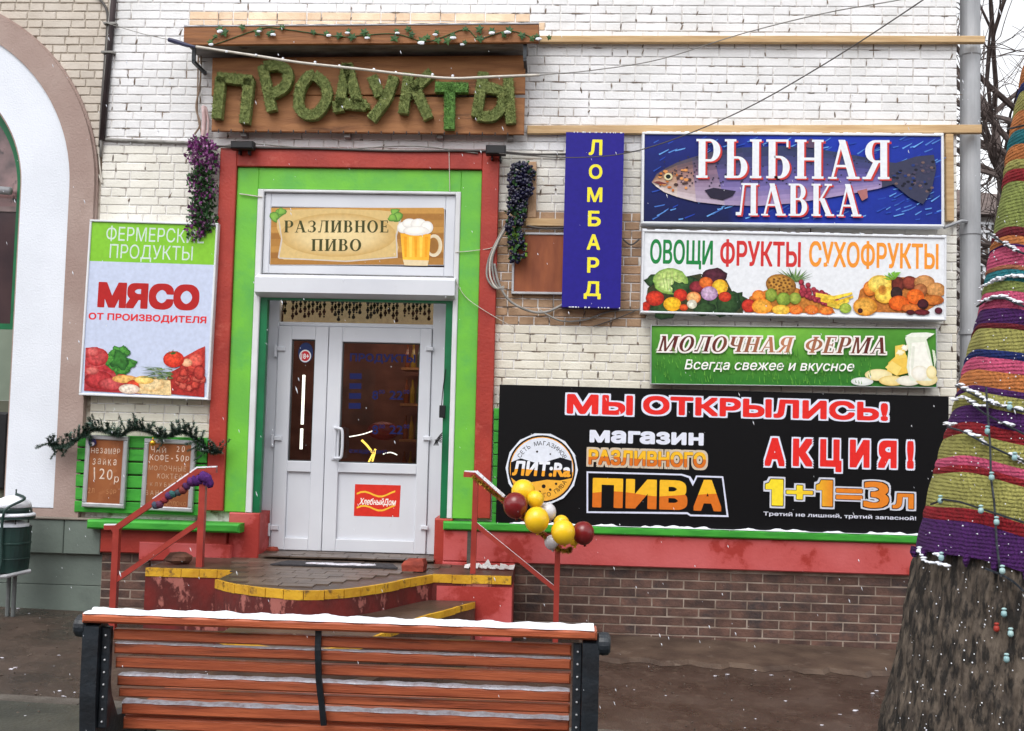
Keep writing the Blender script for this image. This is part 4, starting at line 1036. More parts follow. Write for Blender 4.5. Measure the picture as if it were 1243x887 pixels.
ribbon(mb, -F.w/2, F.w/2, CY-.006, CY+.2, F.h/2+.0145, .016, 6, .02, fr=F.fr)
mb.build('snow_cover', m_snow, cn, kind='stuff')
for u in (-F.w/2+.06, F.w/2-.13):
    mb = MB(); F.boxl(mb, u, u+.03, -F.h/2-.12, -F.h/2+.01, CY+.04, CY+.06); F.boxl(mb, u+.002, u+.028, -F.h/2-.14, -F.h/2-.115, CY+.04, -.01); mb.build('bracket', m_iron, cn)
iv = thing('ivy_garland', (F.c.x, CY-.02, F.c.z), 'artificial ivy leaves dusted with snow along the canopy fascia', 'garland')
ivp = [(262, 45), (268, 36), (274, 40), (256, 52), (294, 34), (312, 40), (316, 36), (326, 42), (330, 40), (343, 34), (380, 40), (397, 41), (412, 44), (424, 38), (428, 46), (443, 40), (447, 44), (479, 48), (481, 38), (496, 36), (499, 42), (513, 50), (519, 46), (530, 40), (531, 50), (544, 50), (550, 44), (565, 36), (564, 52), (583, 36), (582, 48), (597, 38), (611, 42), (618, 37), (633, 44), (645, 47), (652, 45), (666, 46)]
def leaf_shape(c, r, rot, tilt, lobes=3):
    """five-pointed ivy leaf as a folded fan"""
    pts = []
    for k, (a, q) in enumerate([(90, 1), (60, .55), (30, .95), (0, .5), (-35, .8), (-90, .3), (-145, .8), (180, .5), (150, .95), (120, .55)]):
        a = radians(a)+rot; pts.append(c + Vector((cos(a)*q*r, -abs(cos(a))*q*r*.35*tilt-.005, sin(a)*q*r)))
    return pts
for i, (px, py) in enumerate(ivp):
    c = W(px, py, CY-.015); r = ru(.03, .05); pts = leaf_shape(c, r, ru(-1.5, 1.5), ru(.2, 1.2)); mb = MB()
    for k in range(10): mb.face([c+Vector((0, -.012, 0)), pts[k], pts[(k+1) % 10]])
    mb.build('leaf', m_ivy, iv)
    if i % 5 in (1, 3):
        mb = MB(); mb.ball(c+Vector((ru(-.02, .02), -.018, -.02)), r*.55, 7, 4, sq=(1.2, .4, .6), jit=.2); mb.build('snow_tuft', m_snow, iv)
mb = MB(); mb.tube(cat_rom([W(px, py+ru(-3, 3), CY-.004) for px, py in ivp[::3]], 4), .004, 5); mb.build('stem', m_ivy, iv)

ms = thing('wooden_signboard', W(447, 115, -.1), 'two plank wooden signboard under the canopy, carrying green moss letters', 'signboard')
SY = -.12
F1 = Frame([(257, 66), (637.5, 70), (637.5, 118.5), (257.5, 112)], SY); F2 = Frame([(257.5, 113), (637.5, 119.5), (635.5, 166), (257.5, 156.5)], SY)
for F in (F1, F2):
    mb = MB(); F.boxl(mb, -F.w/2, F.w/2, -F.h/2+.002, F.h/2-.002, SY, SY+.03, bev=.005); mb.build('plank', m_wood_sign, ms)
mb = MB()
for u in (-1.1, -.2, .6, 1.2): F2.boxl(mb, u, u+.05, -F2.h/2-.03, F2.h/2+.3, SY+.032, -.012)
mb.build('batten', m_soffit, ms)
mb = MB()
for u in range(24):
    x = -F2.w/2+.06+u*.108; F2.boxl(mb, x, x+.008, -F2.h/2-.012, -F2.h/2+.018, SY-.003, SY+.0)
mb.build('nail_row', m_iron, ms, kind='stuff')
def moss_letter(strokes, name_lab, m=m_moss, w=.084):
    """strokes: px polylines; bars of sod with grass blades standing off them"""
    y0 = SY-.075; pts0 = [W(*p, y0) for s_ in strokes for p in s_]; c = sum(pts0, Vector((0, 0, 0)))/len(pts0)
    t = thing('moss_letter', c, name_lab, 'letter', 'moss letters on the wooden signboard')
    body = MB(); fuzz = MB()
    for s_ in strokes:
        P_ = [W(*p, y0) for p in s_]
        if len(P_) > 2: P_ = cat_rom(P_, 5)
        lf_, rt_ = [], []
        for i, p in enumerate(P_):
            d = (P_[min(i+1, len(P_)-1)]-P_[max(0, i-1)]).normalized(); nn = Vector((-d.z, 0, d.x)); q = w/2*ru(.94, 1.06)
            lf_.append(p+nn*q); rt_.append(p-nn*q)
        for i in range(len(P_)-1):
            a, b, c_, d_ = lf_[i], lf_[i+1], rt_[i+1], rt_[i]; dp = Vector((0, .07, 0))
            body.add([a, b, c_, d_, a+dp, b+dp, c_+dp, d_+dp], [(0, 1, 2, 3), (0, 4, 5, 1), (2, 6, 7, 3), (1, 5, 6, 2), (0, 3, 7, 4)])
            L_ = (P_[i+1]-P_[i]).length; nbl = int(L_*2600)
            for k in range(nbl):
                t_ = rnd(); u = ru(-1.06, 1.06); p = P_[i].lerp(P_[i+1], t_); e = lf_[i].lerp(lf_[i+1], t_)-p
                root = p+e*u+Vector((0, ru(0, .05) if abs(u) > .95 else .003, 0)); dirn = Vector((ru(-1, 1)+(e.normalized().x*u*.8), -ru(.3, 1.0), ru(-1, 1)+e.normalized().z*u*.8)).normalized()
                s2 = dirn.cross(Vector((rnd(), rnd(), rnd()))).normalized()*.0032; ln = ru(.012, .026)
                fuzz.face([root-s2, root+s2, root+dirn*ln])
    body.build('sod', m, t); fuzz.build('grass_blades', m, t, kind='stuff')
    return t
ml = [
 ([[(267.5, 93), (262.5, 143)], [(263, 93), (305, 97)], [(302, 95), (296, 149)]], 'letter П of moss, first on the left, with two straight legs', m_moss),
 ([[(318, 79), (329.5, 134)], [(320, 80), (338, 79), (349, 87), (346, 103), (333, 112), (326, 113)]], 'letter Р of moss tilted left, second from the left', m_moss),
 ([[(381, 90), (394, 102), (396, 120), (384, 137), (371, 138), (362, 128), (364, 107), (373, 93), (381, 90)]], 'round moss letter О between the Р and the Д', m_moss),
 ([[(421, 77), (412, 124)], [(421, 77), (434, 125)], [(408, 124), (444, 127)], [(409, 122), (411, 135)], [(442, 125), (442, 131)]], 'letter Д of moss with short feet, left of the У', m_moss),
 ([[(478, 92), (468, 120), (450, 144)], [(451, 92), (461, 116)]], 'letter У of moss, fifth letter of the sign', m_moss),
 ([[(496, 88), (489, 137)], [(524, 87), (500, 108)], [(503, 105), (520, 143)]], 'letter К of moss with splayed arms, left of the Т', m_moss),
 ([[(528, 105), (568, 106)], [(546, 104), (545, 156)]], 'bright green moss letter Т hanging lowest on the board', m_moss_bright),
 ([[(587, 87), (578, 141)], [(590, 105), (608, 111), (609, 128), (598, 140), (580, 140)], [(616.5, 92), (620, 149)]], 'letter Ы of moss, last on the right end', m_moss)]
for st, lb, m in ml: moss_letter(st, lb, m)

# floodlights on the red surround
for i, (a, b, c_, d_) in enumerate(((281, 172, 309, 181.5), (590, 177, 614, 188))):
    p = W((a+c_)/2, (b+d_)/2, -.16); t = thing('floodlight', p, ('small black floodlight on the left end of the red surround', 'small black floodlight on the right end of the red surround')[i], 'floodlight', 'floodlights over the entrance')
    hw = (c_-a)*kx/2; hh = (d_-b)*kx/2
    mb = MB(); mb.box(p.x-hw, p.x+hw, -.2, -.12, p.z-hh, p.z+hh, bev=.01); mb.build('housing', m_black, t)
    mb = MB(); mb.box(p.x-hw*.5, p.x-hw*.35, -.13, -.01, p.z-hh-.03, p.z+hh*.3); mb.box(p.x+hw*.35, p.x+hw*.5, -.13, -.01, p.z-hh-.03, p.z+hh*.3); mb.build('bracket', m_iron, t)

# ================================================================== WALL BATTENS
def batten(cs, y0, th, lab, m=m_wood_new):
    F = Frame(cs, y0); mb = MB(); F.boxl(mb, -F.w/2, F.w/2, -F.h/2, F.h/2, y0, y0+th, bev=.004)
    base = Vector((F.c.x, y0, F.c.z)); o = mb.build('wooden_batten', m, None, base); return tag(o, lab, 'batten', 'pale battens screwed to the wall')
batten([(655, 42), (1196, 44), (1196, 52), (655, 50)], -.07, .05, 'long pale batten running to the drainpipe near the roof edge')
batten([(640, 150), (1192, 153), (1192, 160), (640, 163)], -.06, .045, 'pale batten just above the blue fish shop sign')
batten([(1148.5, 162), (1158, 162), (1158, 268), (1149, 268)], -.055, .042, 'upright pale batten right of the blue fish shop sign')
batten([(638, 264), (690, 266), (690, 275), (638, 273)], -.06, .04, 'short batten between dark grapes and blue vertical sign')
batten([(640, 196), (652, 196), (650, 264), (641, 264)], -.055, .04, 'short upright batten behind the dark grape bunch', m_tan)

# hoarding panel with aluminium frame
t = thing('notice_panel', W(655, 320, -.05), 'empty rusty brown notice panel in a thin metal frame', 'notice board')
F = Frame([(622, 281), (700, 283), (700, 358), (621, 356)], -.05); mb = MB(); F.boxl(mb, -F.w/2+.02, F.w/2-.02, -F.h/2+.02, F.h/2-.02, -.045, -.02); mb.build('board', m_hoard, t)
for q in ((-F.w/2, F.w/2, F.h/2-.02, F.h/2), (-F.w/2, F.w/2, -F.h/2, -F.h/2+.02), (-F.w/2, -F.w/2+.02, -F.h/2+.02, F.h/2-.02)):
    mb = MB(); F.boxl(mb, *q, -.055, -.015, bev=.003); mb.build('frame_bar', m_alu, t)

# drainpipe
t = thing('drainpipe', W(1180, 230, .1), 'grey metal drainpipe standing off the right corner of the white wall', 'drainpipe')
ptop, pbot = W(1177.5, -60, .12), W(1178, 470, .12); pr = 11.6*8.82/1250
zs = [6.6, 5.05, 3.5, 2.0, .35]
for i in range(len(zs)-1):
    x = ptop.x; mb = MB(); mb.lathe((x, .12, zs[i+1]), [(pr*1.0, 0), (pr*.985, zs[i]-zs[i+1]-.06), (pr*1.07, zs[i]-zs[i+1]-.05), (pr*1.07, zs[i]-zs[i+1]-.001)], 20); mb.build('pipe_section', m_steel, t, smooth=False)
mb = MB(); mb.lathe((ptop.x, .12, 2.6), [(pr+.012, 0), (pr+.012, .03)], 20); mb.build('pipe_clamp', m_steel, t)
mb = MB(); q = W(1160, 268, -.05); mb.tube([W(1146, 276, -.09), W(1167, 268, -.0), (ptop.x-.05, .06, Z(1170, 267))], .014, 6); mb.build('sign_bracket', m_steel, t)

# ================================================================== SIGNS
def sign(name, cs, yf, depth, lab, cat='sign', frame=.014, body=m_signwhite, bev=.006, box_parts=True):
    """light box: yf = front plane. returns thing, Frame, Print (print lies 1 mm proud of the panel)"""
    F = Frame(cs, yf); t = thing(name, Vector((F.c.x, yf+depth/2, F.c.z)), lab, cat)
    mb = MB(); F.boxl(mb, -F.w/2+.001, F.w/2-.001, -F.h/2+.001, F.h/2-.001, yf+.006, yf+depth, bev=.004); mb.build('box_body', body, t)
    if frame:
        f = frame
        for nm, q in (('frame_rail', (-F.w/2, F.w/2, F.h/2-f, F.h/2)), ('frame_rail', (-F.w/2, F.w/2, -F.h/2, -F.h/2+f)), ('frame_rail', (-F.w/2, -F.w/2+f, -F.h/2+f+.0005, F.h/2-f-.0005)), ('frame_rail', (F.w/2-f, F.w/2, -F.h/2+f+.0005, F.h/2-f-.0005))):
            mb = MB(); F.boxl(mb, *q, yf-.008, yf+.03, bev=.004); mb.build(nm, body if body is not m_black else m_alu, t)
    P = Print(F, yf+.005); f = frame
    return t, F, P
def bgquad(P, F, m_, cfn, nx=14, ny=6):
    """background print, coloured by position (u,v in 0..1)"""
    x0, x1, y0, y1 = -F.w/2+m_, F.w/2-m_, -F.h/2+m_, F.h/2-m_; P.n += 1
    def pt(i, j): return (x0+(x1-x0)*i/nx, y0+(y1-y0)*j/ny)
    for i in range(nx):
        for j in range(ny):
            for tri in (((i, j), (i+1, j), (i+1, j+1)), ((i, j), (i+1, j+1), (i, j+1))):
                k = len(P.v)
                for a, b in tri: p = pt(a, b); P.v.append((p[0], p[1], P.n)); P.c.append(cfn(a/nx, b/ny))
                P.f.append((k, k+1, k+2))
WHT = C(232,234,238)
# fish shop
t, F, P = sign('shop_sign', [(779.7, 158.5), (1145, 164), (1146.3, 275), (778.3, 272)], -.15, .12, 'blue fish shop light box with a salmon behind white serif letters', frame=.02)
r_ = random.Random(4)
bgquad(P, F, .02, lambda u, v: cmix(C(28,40,120), C(18,26,72), 1-v) if u < .3 else cmix(C(30,56,170), C(24,36,104), abs(u-.6)*1.4+(.5-v)*.3))
for k in range(200):
    px, py = r_.uniform(790, 1138), r_.uniform(168, 266); L_ = r_.uniform(6, 16); a = .35+r_.uniform(-.2, .2); P.n += 0
    if 800 < px < 1075 and 186+abs(px-940)*.06 < py < 248-abs(px-920)*.09: continue
    P.poly([(px, py), (px+L_*cos(a), py-L_*sin(a)), (px+L_*cos(a)*.9, py-L_*sin(a)+1.6), (px+.1*L_, py+1.3)], cmix(C(34,66,170), C(110,170,236), r_.random()**2))
up_ = [(791, 221), (797, 211), (808, 204), (822, 197), (840, 191), (865, 184), (900, 179), (950, 177), (1000, 182), (1040, 189), (1070, 195), (1087, 201)]
dn_ = [(791, 221), (796, 226), (806, 233), (822, 239), (845, 245), (880, 249), (920, 250), (960, 247), (1000, 241), (1040, 234), (1066, 229), (1087, 222)]
for i in range(len(up_)-1):
    n_ = 12
    for j in range(n_):
        def q(ii, t_): return (up_[ii][0]*(1-t_)+dn_[ii][0]*t_, up_[ii][1]*(1-t_)+dn_[ii][1]*t_)
        ra = [C(52,60,96), C(64,68,116), C(80,78,138), C(98,90,156), C(124,112,172), C(150,132,178), C(168,148,186)]; rb_ = [C(90,78,84), C(140,104,92), C(176,132,104), C(184,150,130), C(196,170,156), C(206,190,184), C(216,204,200)]
        q6 = j/2.0; i6 = int(q6); f6 = q6-i6; ca = cmix(ra[i6], ra[min(6, i6+1)], f6); cb = cmix(rb_[i6], rb_[min(6, i6+1)], f6)
        base = cmix(cb, ca, max(0, min(1, (i-2.2)/3))); base = sc(base, r_.uniform(.84, 1.12))
        P.poly([q(i, j/n_), q(i+1, j/n_), q(i+1, (j+1)/n_), q(i, (j+1)/n_)], base)
n0_ = P.n
for k in range(130):
    P.n = n0_+(k % 10)*.5
    px = r_.uniform(800, 1070); py = r_.uniform(182+abs(px-940)*.07, 226)
    P.blob(px, py, 1.1, .9, C(46,46,66), n=6)
P.n = n0_+6
for k in range(26): P.blob(r_.uniform(798, 842), r_.uniform(203, 232), r_.uniform(1, 3), r_.uniform(1, 2), r_.choice([C(196,110,50), C(70,50,50), C(220,150,90)]), n=7)
P.poly([(791, 221), (800, 220), (812, 224), (800, 223.5)], C(120,60,60))
P.blob(811, 214.5, 5.2, 4.6, C(240,226,180), C(200,190,150), n=12, hx=0, hy=0); P.blob(811, 214.5, 3, 2.8, C(20,30,30), n=10)
P.poly([(855, 231), (866, 228), (893, 232), (889, 238), (877, 243), (862, 240)], C(40,36,56))
P.poly([(1040, 232), (1052, 229), (1053, 240), (1046, 244)], C(170,110,110)); P.poly([(965, 178), (985, 168), (1000, 181)], C(90,70,96))
P.poly([(1070, 196), (1087, 198), (1112, 190), (1133, 188), (1136, 205), (1130, 232), (1120, 248), (1104, 240), (1084, 224), (1070, 228)], C(58,60,84))
for k in range(60): px = r_.uniform(1082, 1134); P.blob(px, 216+r_.uniform(-1, 1)*(px-1068)*.4, 2.2, 1.6, r_.choice([C(28,30,46), C(70,66,90), C(110,90,90), C(40,60,120)]), n=7)
P.text('РЫБНАЯ', (844.7, 169), (1079.6, 218), C(230,234,240), serif=True, shadow=(C(196,60,56), .016, .012))
P.text('ЛАВКА', (893, 222.5), (1045, 263), C(230,234,240), serif=True, shadow=(C(196,60,56), .014, .011))
P.build('print', t)
def snow_on(t, F, yf, dep, seed=1):
    r = random.Random(seed); mb = MB(); n = int(F.w/.035)
    for k in range(n):
        if r.random() < .25: continue
        u = -F.w/2+F.w*k/n; F.boxl(mb, u, u+F.w/n*1.05, F.h/2+.0006, F.h/2+.004+.006*r.random(), yf+.002, yf+dep, bev=.003)
    mb.build('snow_rim', m_snow, t, kind='stuff')
snow_on(t, F, -.15, .1)
# vegetables, fruit, dried fruit
t, F, P = sign('shop_sign', [(779.3, 280), (1150.3, 285), (1147, 387.5), (778, 381)], -.15, .12, 'white light box with green, red and orange words above pictures of vegetables and fruit', frame=.018)
bgquad(P, F, .018, lambda u, v: C(228,231,236))
FONTO = .028
P.text('ОВОЩИ', (789.5, 290), (865, 327), C(30,130,66), FONTO)
P.text('ФРУКТЫ', (874.6, 290), (972, 325.5), C(206,52,52), FONTO)
P.text('СУХОФРУКТЫ', (982.5, 291), (1139.4, 328), C(240,150,52), FONTO)
F2_ = P
Pv = Print(F, P.y-.0025)
Pv.poly([(783, 377), (786, 350), (800, 335), (830, 336), (850, 332), (882, 340), (890, 356), (902, 364), (902, 380), (860, 380)], C(58,60,36))
Pv.poly([(904, 379), (910, 360), (930, 352), (952, 344), (975, 352), (1010, 372), (1014, 380)], C(190,120,50))
Pv.poly([(1038, 378), (1044, 352), (1060, 338), (1090, 336), (1130, 338), (1144, 352), (1140, 368), (1120, 380)], C(186,112,50))
def veg(*a, **k): Pv.blob(*a, **k)
r_ = random.Random(9)
for cx, cy, rx in ((792, 340, 9), (842, 343, 8), (835, 345, 10), (822, 352, 12), (893, 362, 11), (870, 372, 14), (855, 374, 12), (884, 368, 16), (806, 375, 14)): veg(cx, cy, rx, rx*.8, C(52,84,44), C(22,44,26), jag=.3, n=14)
veg(814, 341, 20.5, 15.5, C(196,216,130), C(120,160,70), n=22, jag=.04); veg(812, 345, 13, 9, C(206,222,150), C(160,190,100), n=18)
for k in range(5): Pv.poly([(803+k*5, 330), (804+k*5, 330), (808+k*3, 352), (807+k*3, 352)], C(150,186,96))
veg(826, 350, 13, 9, C(60,96,50), C(30,54,32), jag=.3); veg(868, 335, 14, 10, C(88,40,56), C(46,20,32), jag=.1)
for a in [(846, 348, 9, 7, C(150,50,60), C(90,24,34)), (857, 343, 8, 7, C(232,120,52), C(190,80,30)), (874, 348, 9.5, 9, C(244,204,60), C(214,150,30)), (826, 358, 8, 7.5, C(214,60,40), C(150,30,24)),
          (842, 361, 8.5, 7, C(240,190,120), C(220,110,60)), (861, 356, 10, 8.5, C(206,178,206), C(160,120,164)), (880, 360, 7.5, 6, C(214,70,44), C(160,36,26)), (795, 362, 11, 9, C(216,64,40), C(150,32,26)), (784, 372, 5, 6, C(206,54,36), C(150,32,26)),
          (816, 369, 10.5, 8.5, C(246,196,44), C(216,150,26)), (840, 369, 6, 5.5, C(236,232,216), C(190,186,160)), (830, 373, 5, 4, C(226,90,40), C(170,50,26))]: veg(*a)
# pineapple and fruit
for k in range(16):
    a = radians(10+k*10.5); L_ = r_.uniform(15, 27); bx, by = 964, 341
    Pv.poly([(bx-2, by+1), (bx+L_*cos(a)*1.1+r_.uniform(-2, 2), by-L_*sin(a)*.75), (bx+3, by+1)], cmix(C(60,96,50), C(120,150,90), r_.random()))
veg(948, 346, 18, 13, C(206,150,66), C(140,90,36), rot=-.2)
for k in range(26): a = k*2.4; q = sqrt(k/26); veg(948+15*q*cos(a), 346+10.5*q*sin(a), 1.6, 1.4, C(120,76,30), n=6)
for k in range(46):
    u = r_.random(); cx = 972+u*44; cy = 350+u*20+r_.uniform(-9, 7)*(1-u*.4); veg(cx, cy, 3.2, 3.2, C(176,60,76), C(110,26,44), n=9)
for k, (x0, y0, x1, y1) in enumerate(((990, 358, 1034, 357), (996, 364, 1035, 361), (1004, 369, 1030, 366))):
    Pv.poly([(x0, y0-3), ((x0+x1)/2, y0+1), (x1, y1-2.5), (x1+1, y1), ((x0+x1)/2, y0+6), (x0, y0+2)], C(240,206,70) if k != 1 else C(226,186,54))
for a in [(921, 359, 8, 7, C(240,150,60), C(220,110,36)), (936, 358, 7, 8, C(150,170,70), C(96,120,40)), (951, 363, 8.5, 8, C(150,176,70), C(90,120,40)), (965, 362, 7, 7, C(170,186,80), C(110,130,46)), (909, 371, 8.5, 8, C(206,60,44), C(150,30,26)),
          (925, 372, 12, 9, C(248,180,70), C(226,136,36)), (948, 376, 10.5, 6, C(246,206,84), C(226,170,44)), (966, 376, 8, 5.5, C(240,140,60), C(216,96,34)), (985, 376, 8, 5.5, C(240,140,60), C(216,96,34)), (1003, 377, 8, 5, C(240,146,60), C(216,96,34)), (1026, 374, 7, 6, C(176,196,80), C(120,150,50))]: veg(*a)
# dried fruit
for a in [(1050, 372, 14, 11, C(236,176,76), C(206,130,36)), (1056, 350, 8, 9, C(236,150,60), C(200,100,30)), (1068, 345, 14, 11, C(248,222,110), C(226,180,60)), (1074, 358, 12, 10, C(246,214,90), C(220,160,50)), (1071, 352, 5, 6, C(180,110,40), C(216,160,60)), (1090, 345, 8, 9, C(120,50,40), C(70,26,24)),
          (1104, 343, 9, 8, C(150,66,50), C(90,36,28)), (1088, 356, 7, 8, C(60,40,40), C(36,22,24)), (1122, 343, 12, 9, C(214,156,96), C(170,110,60)), (1136, 352, 11, 9, C(220,160,96), C(176,116,60)), (1132, 364, 13, 6, C(206,120,50), C(160,80,30)), (1117, 352, 8, 8, C(180,110,66), C(130,76,40)),
          (1091, 368, 12, 9, C(236,110,36), C(206,80,20)), (1111, 360, 10, 9, C(238,116,40), C(206,84,22)), (1106, 374, 12, 5, C(220,120,50), C(180,84,30)), (1120, 369, 6.5, 6, C(76,30,40), C(40,14,22)), (1105, 379, 5, 3, C(90,30,40), C(50,16,24)), (1119, 379, 9, 3.5, C(116,36,44), C(70,20,26)), (1139, 377, 4.5, 4, C(96,34,50), C(60,20,30)), (1044, 377, 3, 3, C(70,30,34), C(40,16,20))]: veg(*a)
for k in range(5): a = radians(60+k*30); Pv.poly([(1086, 339), (1086+15*cos(a), 337-10*sin(a)*.8), (1086+10*cos(a+.5), 337-8*sin(a+.5)*.8)], C(120,180,60))
P.build('print', t); Pv.build('food_print', t, m_print_food); snow_on(t, F, -.15, .1, 2)
# milk farm
t, F, P = sign('shop_sign', [(790, 393.5), (1137, 398.5), (1138, 471), (789.5, 466.5)], -.12, .09, 'green dairy light box with brown outlined letters and a milk jug', frame=.008, body=m_alu)
def grass(u, v):
    b = cmix(C(60,130,46), C(128,196,70), max(0, 1-abs(u-.38)*2.6)*v + .25*v); return cmix(b, C(40,112,44), .6*(1-v))
bgquad(P, F, .008, grass, 24, 8)
for k in range(420):
    px = r_.uniform(793, 1060); py = r_.uniform(425, 466)+ (px-793)*.012
    P.poly([(px, py), (px+1.1, py), (px+r_.uniform(-2, 2), py-r_.uniform(4, 9))], cmix(C(44,110,40), C(110,180,70), r_.random()))
P.n = n0_+8
brn = lambda p: cmix(C(96,40,36), C(190,126,90), max(0, 1-abs(p[0]+.05)*1.6))
for wd, a, b in (('МОЛОЧНАЯ', 797.5, 964), ('ФЕРМА', 975, 1080)):
    P.text(wd, (a, 407.5+(a-797)*.006), (b, 428+(a-797)*.008), brn, serif=True, shear=.28, outline=C(240,236,230), ow=.013)
P.text('Всегда свежее и вкусное', (830, 436), (1038, 454), C(244,244,240), .012, shear=.22)
for a in [(1046, 463, 13, 5, C(238,240,236), C(206,212,206)), (1066, 455, 16, 7, C(246,236,190), C(226,206,140)), (1082, 462, 15, 6, C(244,226,160), C(220,190,110)), (1102, 462, 14, 6, C(240,238,226), C(214,210,190)), (1124, 460, 13, 8, C(240,228,180), C(220,200,140))]: P.blob(*a)
P.poly([(1078, 440), (1086, 433), (1100, 431), (1104, 452), (1088, 456), (1076, 450)], C(236,196,84)); P.poly([(1086, 420), (1096, 418), (1100, 434), (1086, 436)], C(238,206,96)); P.poly([(1074, 446), (1082, 438), (1094, 446), (1088, 456)], C(244,216,120))
P.poly([(1098, 410), (1104, 405), (1126, 404), (1131, 405), (1124, 412), (1128, 426), (1132, 446), (1130, 462), (1104, 462), (1100, 446), (1102, 426)], C(226,232,214))
P.poly([(1106, 416), (1122, 415), (1125, 428), (1129, 440), (1129, 455), (1122, 460), (1109, 460), (1104, 455), (1103, 441), (1106, 428)], C(243,242,232))
P.poly([(1107, 420), (1110, 420), (1109, 440), (1106, 456), (1105, 442)], C(226,228,214))
P.poly([(1098, 408), (1106, 404), (1124, 403.5), (1134, 405), (1128, 409), (1106, 409)], C(236,240,228))
for k in range(7): P.poly([(1131+.4*k, 424+k*3), (1136-abs(k-3)*.6, 426+k*3), (1136-abs(k-3)*.6, 429.5+k*3), (1131+.4*k, 427+k*3)], C(214,224,200))
P.blob(1098, 422, 4, 3.4, C(250,246,236), C(236,226,190), jag=.3); P.blob(1092, 428, 4.4, 3.6, C(250,244,214), C(236,220,160), jag=.3)
P.blob(1116, 453, 10, 9, C(246,244,236), C(226,220,200)); P.blob(1130, 452, 6, 8, C(246,236,190), C(226,206,140))
P.build('print', t)
# pawn shop, vertical
t, F, P = sign('vertical_sign', [(686.5, 160), (758, 161), (752.8, 374), (682.5, 372)], -.16, .13, 'narrow dark blue vertical sign with yellow letters one below another', frame=0, body=M('blue_sign_sheet', C(38,30,132), C(34,26,118), 4, .5, spec=.2))
bgquad(P, F, .0, lambda u, v: C(38,30,134), 2, 4)
for ch, cx, cy, hw, hh in (('Л', 723, 178.5, 8, 9.5), ('О', 723, 208, 8, 9), ('М', 722, 236, 9, 9), ('Б', 721.5, 265, 7.5, 9.5), ('А', 720.5, 293.5, 8, 9.5), ('Р', 720, 321.5, 7, 9.5), ('Д', 719, 352, 10, 11)):
    P.text(ch, (cx-hw, cy-hh), (cx+hw, cy+hh), C(240,228,60), .03)
P.build('print', t)
mb = MB()
for k in range(40): 
    a = rnd(); zz = -F.h/2 if k % 2 else F.h/2; mb.ball(F.fr[0]+F.u*(-F.w/2+a*F.w)+F.v*zz+Vector((0, -.155, 0)), .006, 5, 4)
mb.build('snow_specks', m_snow, t, kind='stuff')
# black beer banner
t, F, P = sign('banner', [(605.5, 467.6), (1153, 480), (1150, 656), (602.5, 636.5)], -.10, .03, 'large black beer shop banner with red and amber lettering', 'banner', frame=0, body=M('black_banner_sheet', C(8,8,11), C(12,12,15), 4, .5, spec=.2))
BLK = C(7,7,10); bgquad(P, F, .0, lambda u, v: BLK, 2, 2)
for k in range(300):                                # specks of blown snow stuck to the sheet, not lettering
    pass
red = C(226,44,40); wl = C(222,226,244)
def fat(body, tl, br, col, off, out, ow, **k): return P.text(body, tl, br, col, off, outline=out, ow=ow, **k)
fat('МЫ', (688.5, 478), (768, 504), red, .055, wl, .012)
fat('ОТКРЫЛИСЬ!', (781, 480), (1078, 511), red, .055, wl, .012)
P.text('магазин', (716, 521.5), (854, 541), C(222,226,240), .05)
amber = [(lambda p, x0, y0, x1, y1: p[1]-(y0+(y1-y0)*(.5+.07*sin((p[0]-x0)*9))), C(242,186,44)), (lambda p, x0, y0, x1, y1: -(p[1]-(y0+(y1-y0)*(.5+.07*sin((p[0]-x0)*9)))), C(214,112,34))]
P.text('РАЗЛИВНОГО', (714.5, 545), (857, 568), C(206,190,170), .05, outline=C(206,190,170), ow=.016)
P.text('РАЗЛИВНОГО', (714.5, 545), (857, 568), BLK, .065)
P.text('РАЗЛИВНОГО', (714.5, 545), (857, 568), None, .045, bands=amber)
ol = [(712, 572), (828, 575), (838, 578), (842, 584), (845, 577), (878, 578), (884.5, 627.5), (838, 626.5), (834, 624), (712, 622.5)]
P.poly(ol, C(214,218,238)); cx_ = sum(p[0] for p in ol)/len(ol); cy_ = sum(p[1] for p in ol)/len(ol)
P.poly([(714, 574), (827, 577), (836, 580), (841, 590), (846.5, 579), (876.3, 580), (882, 625.3), (838.5, 624.3), (834.5, 621.6), (714, 620.5)], BLK)
P.text('ПИВ', (720, 580), (834, 619), None, .055, bands=amber); P.text('А', (842, 582), (876, 620.5), None, .055, bands=amber)
for k in range(240):                                # printed bubbles in the beer letters
    px, py = r_.uniform(722, 872), r_.uniform(600, 618); 
for k, (ch, a, b) in enumerate((('А', 927, 954), ('К', 961, 988), ('Ц', 994, 1023), ('И', 1030, 1057), ('Я', 1064, 1090), ('!', 1099, 1111))):
    yt = 531.5+(a-927)*.02; fat(ch, (a+1, yt), (b-1, yt+(34 if ch != 'Ц' else 40)), red, .062, wl, .012)
gold = lambda p: cmix(C(246,220,50), C(226,130,40), (p[0]-.62)*3.2)
for ch, a, b, y0, y1 in (('1*', 928.5, 951, 581, 614), ('+', 954, 987, 588, 607), ('1*', 990, 1011, 582, 615), ('=', 1014, 1047, 592, 607), ('3', 1047.5, 1079, 583.5, 617.5), ('л', 1082.5, 1109, 598, 618)):
    P.text(ch, (a, y0), (b, y1), C(206,208,220), .04, outline=C(206,208,220), ow=.014); P.text(ch, (a-.4, y0-.4), (b+.4, y1+.4), BLK, .045); P.text(ch, (a+.6, y0+.6), (b-.6, y1-.6), gold, .03)
P.text('Третий не лишний, третий запасной!', (926.5, 620.5), (1111.5, 632.5), C(216,218,232), .022)
lc = (657.6, 569)
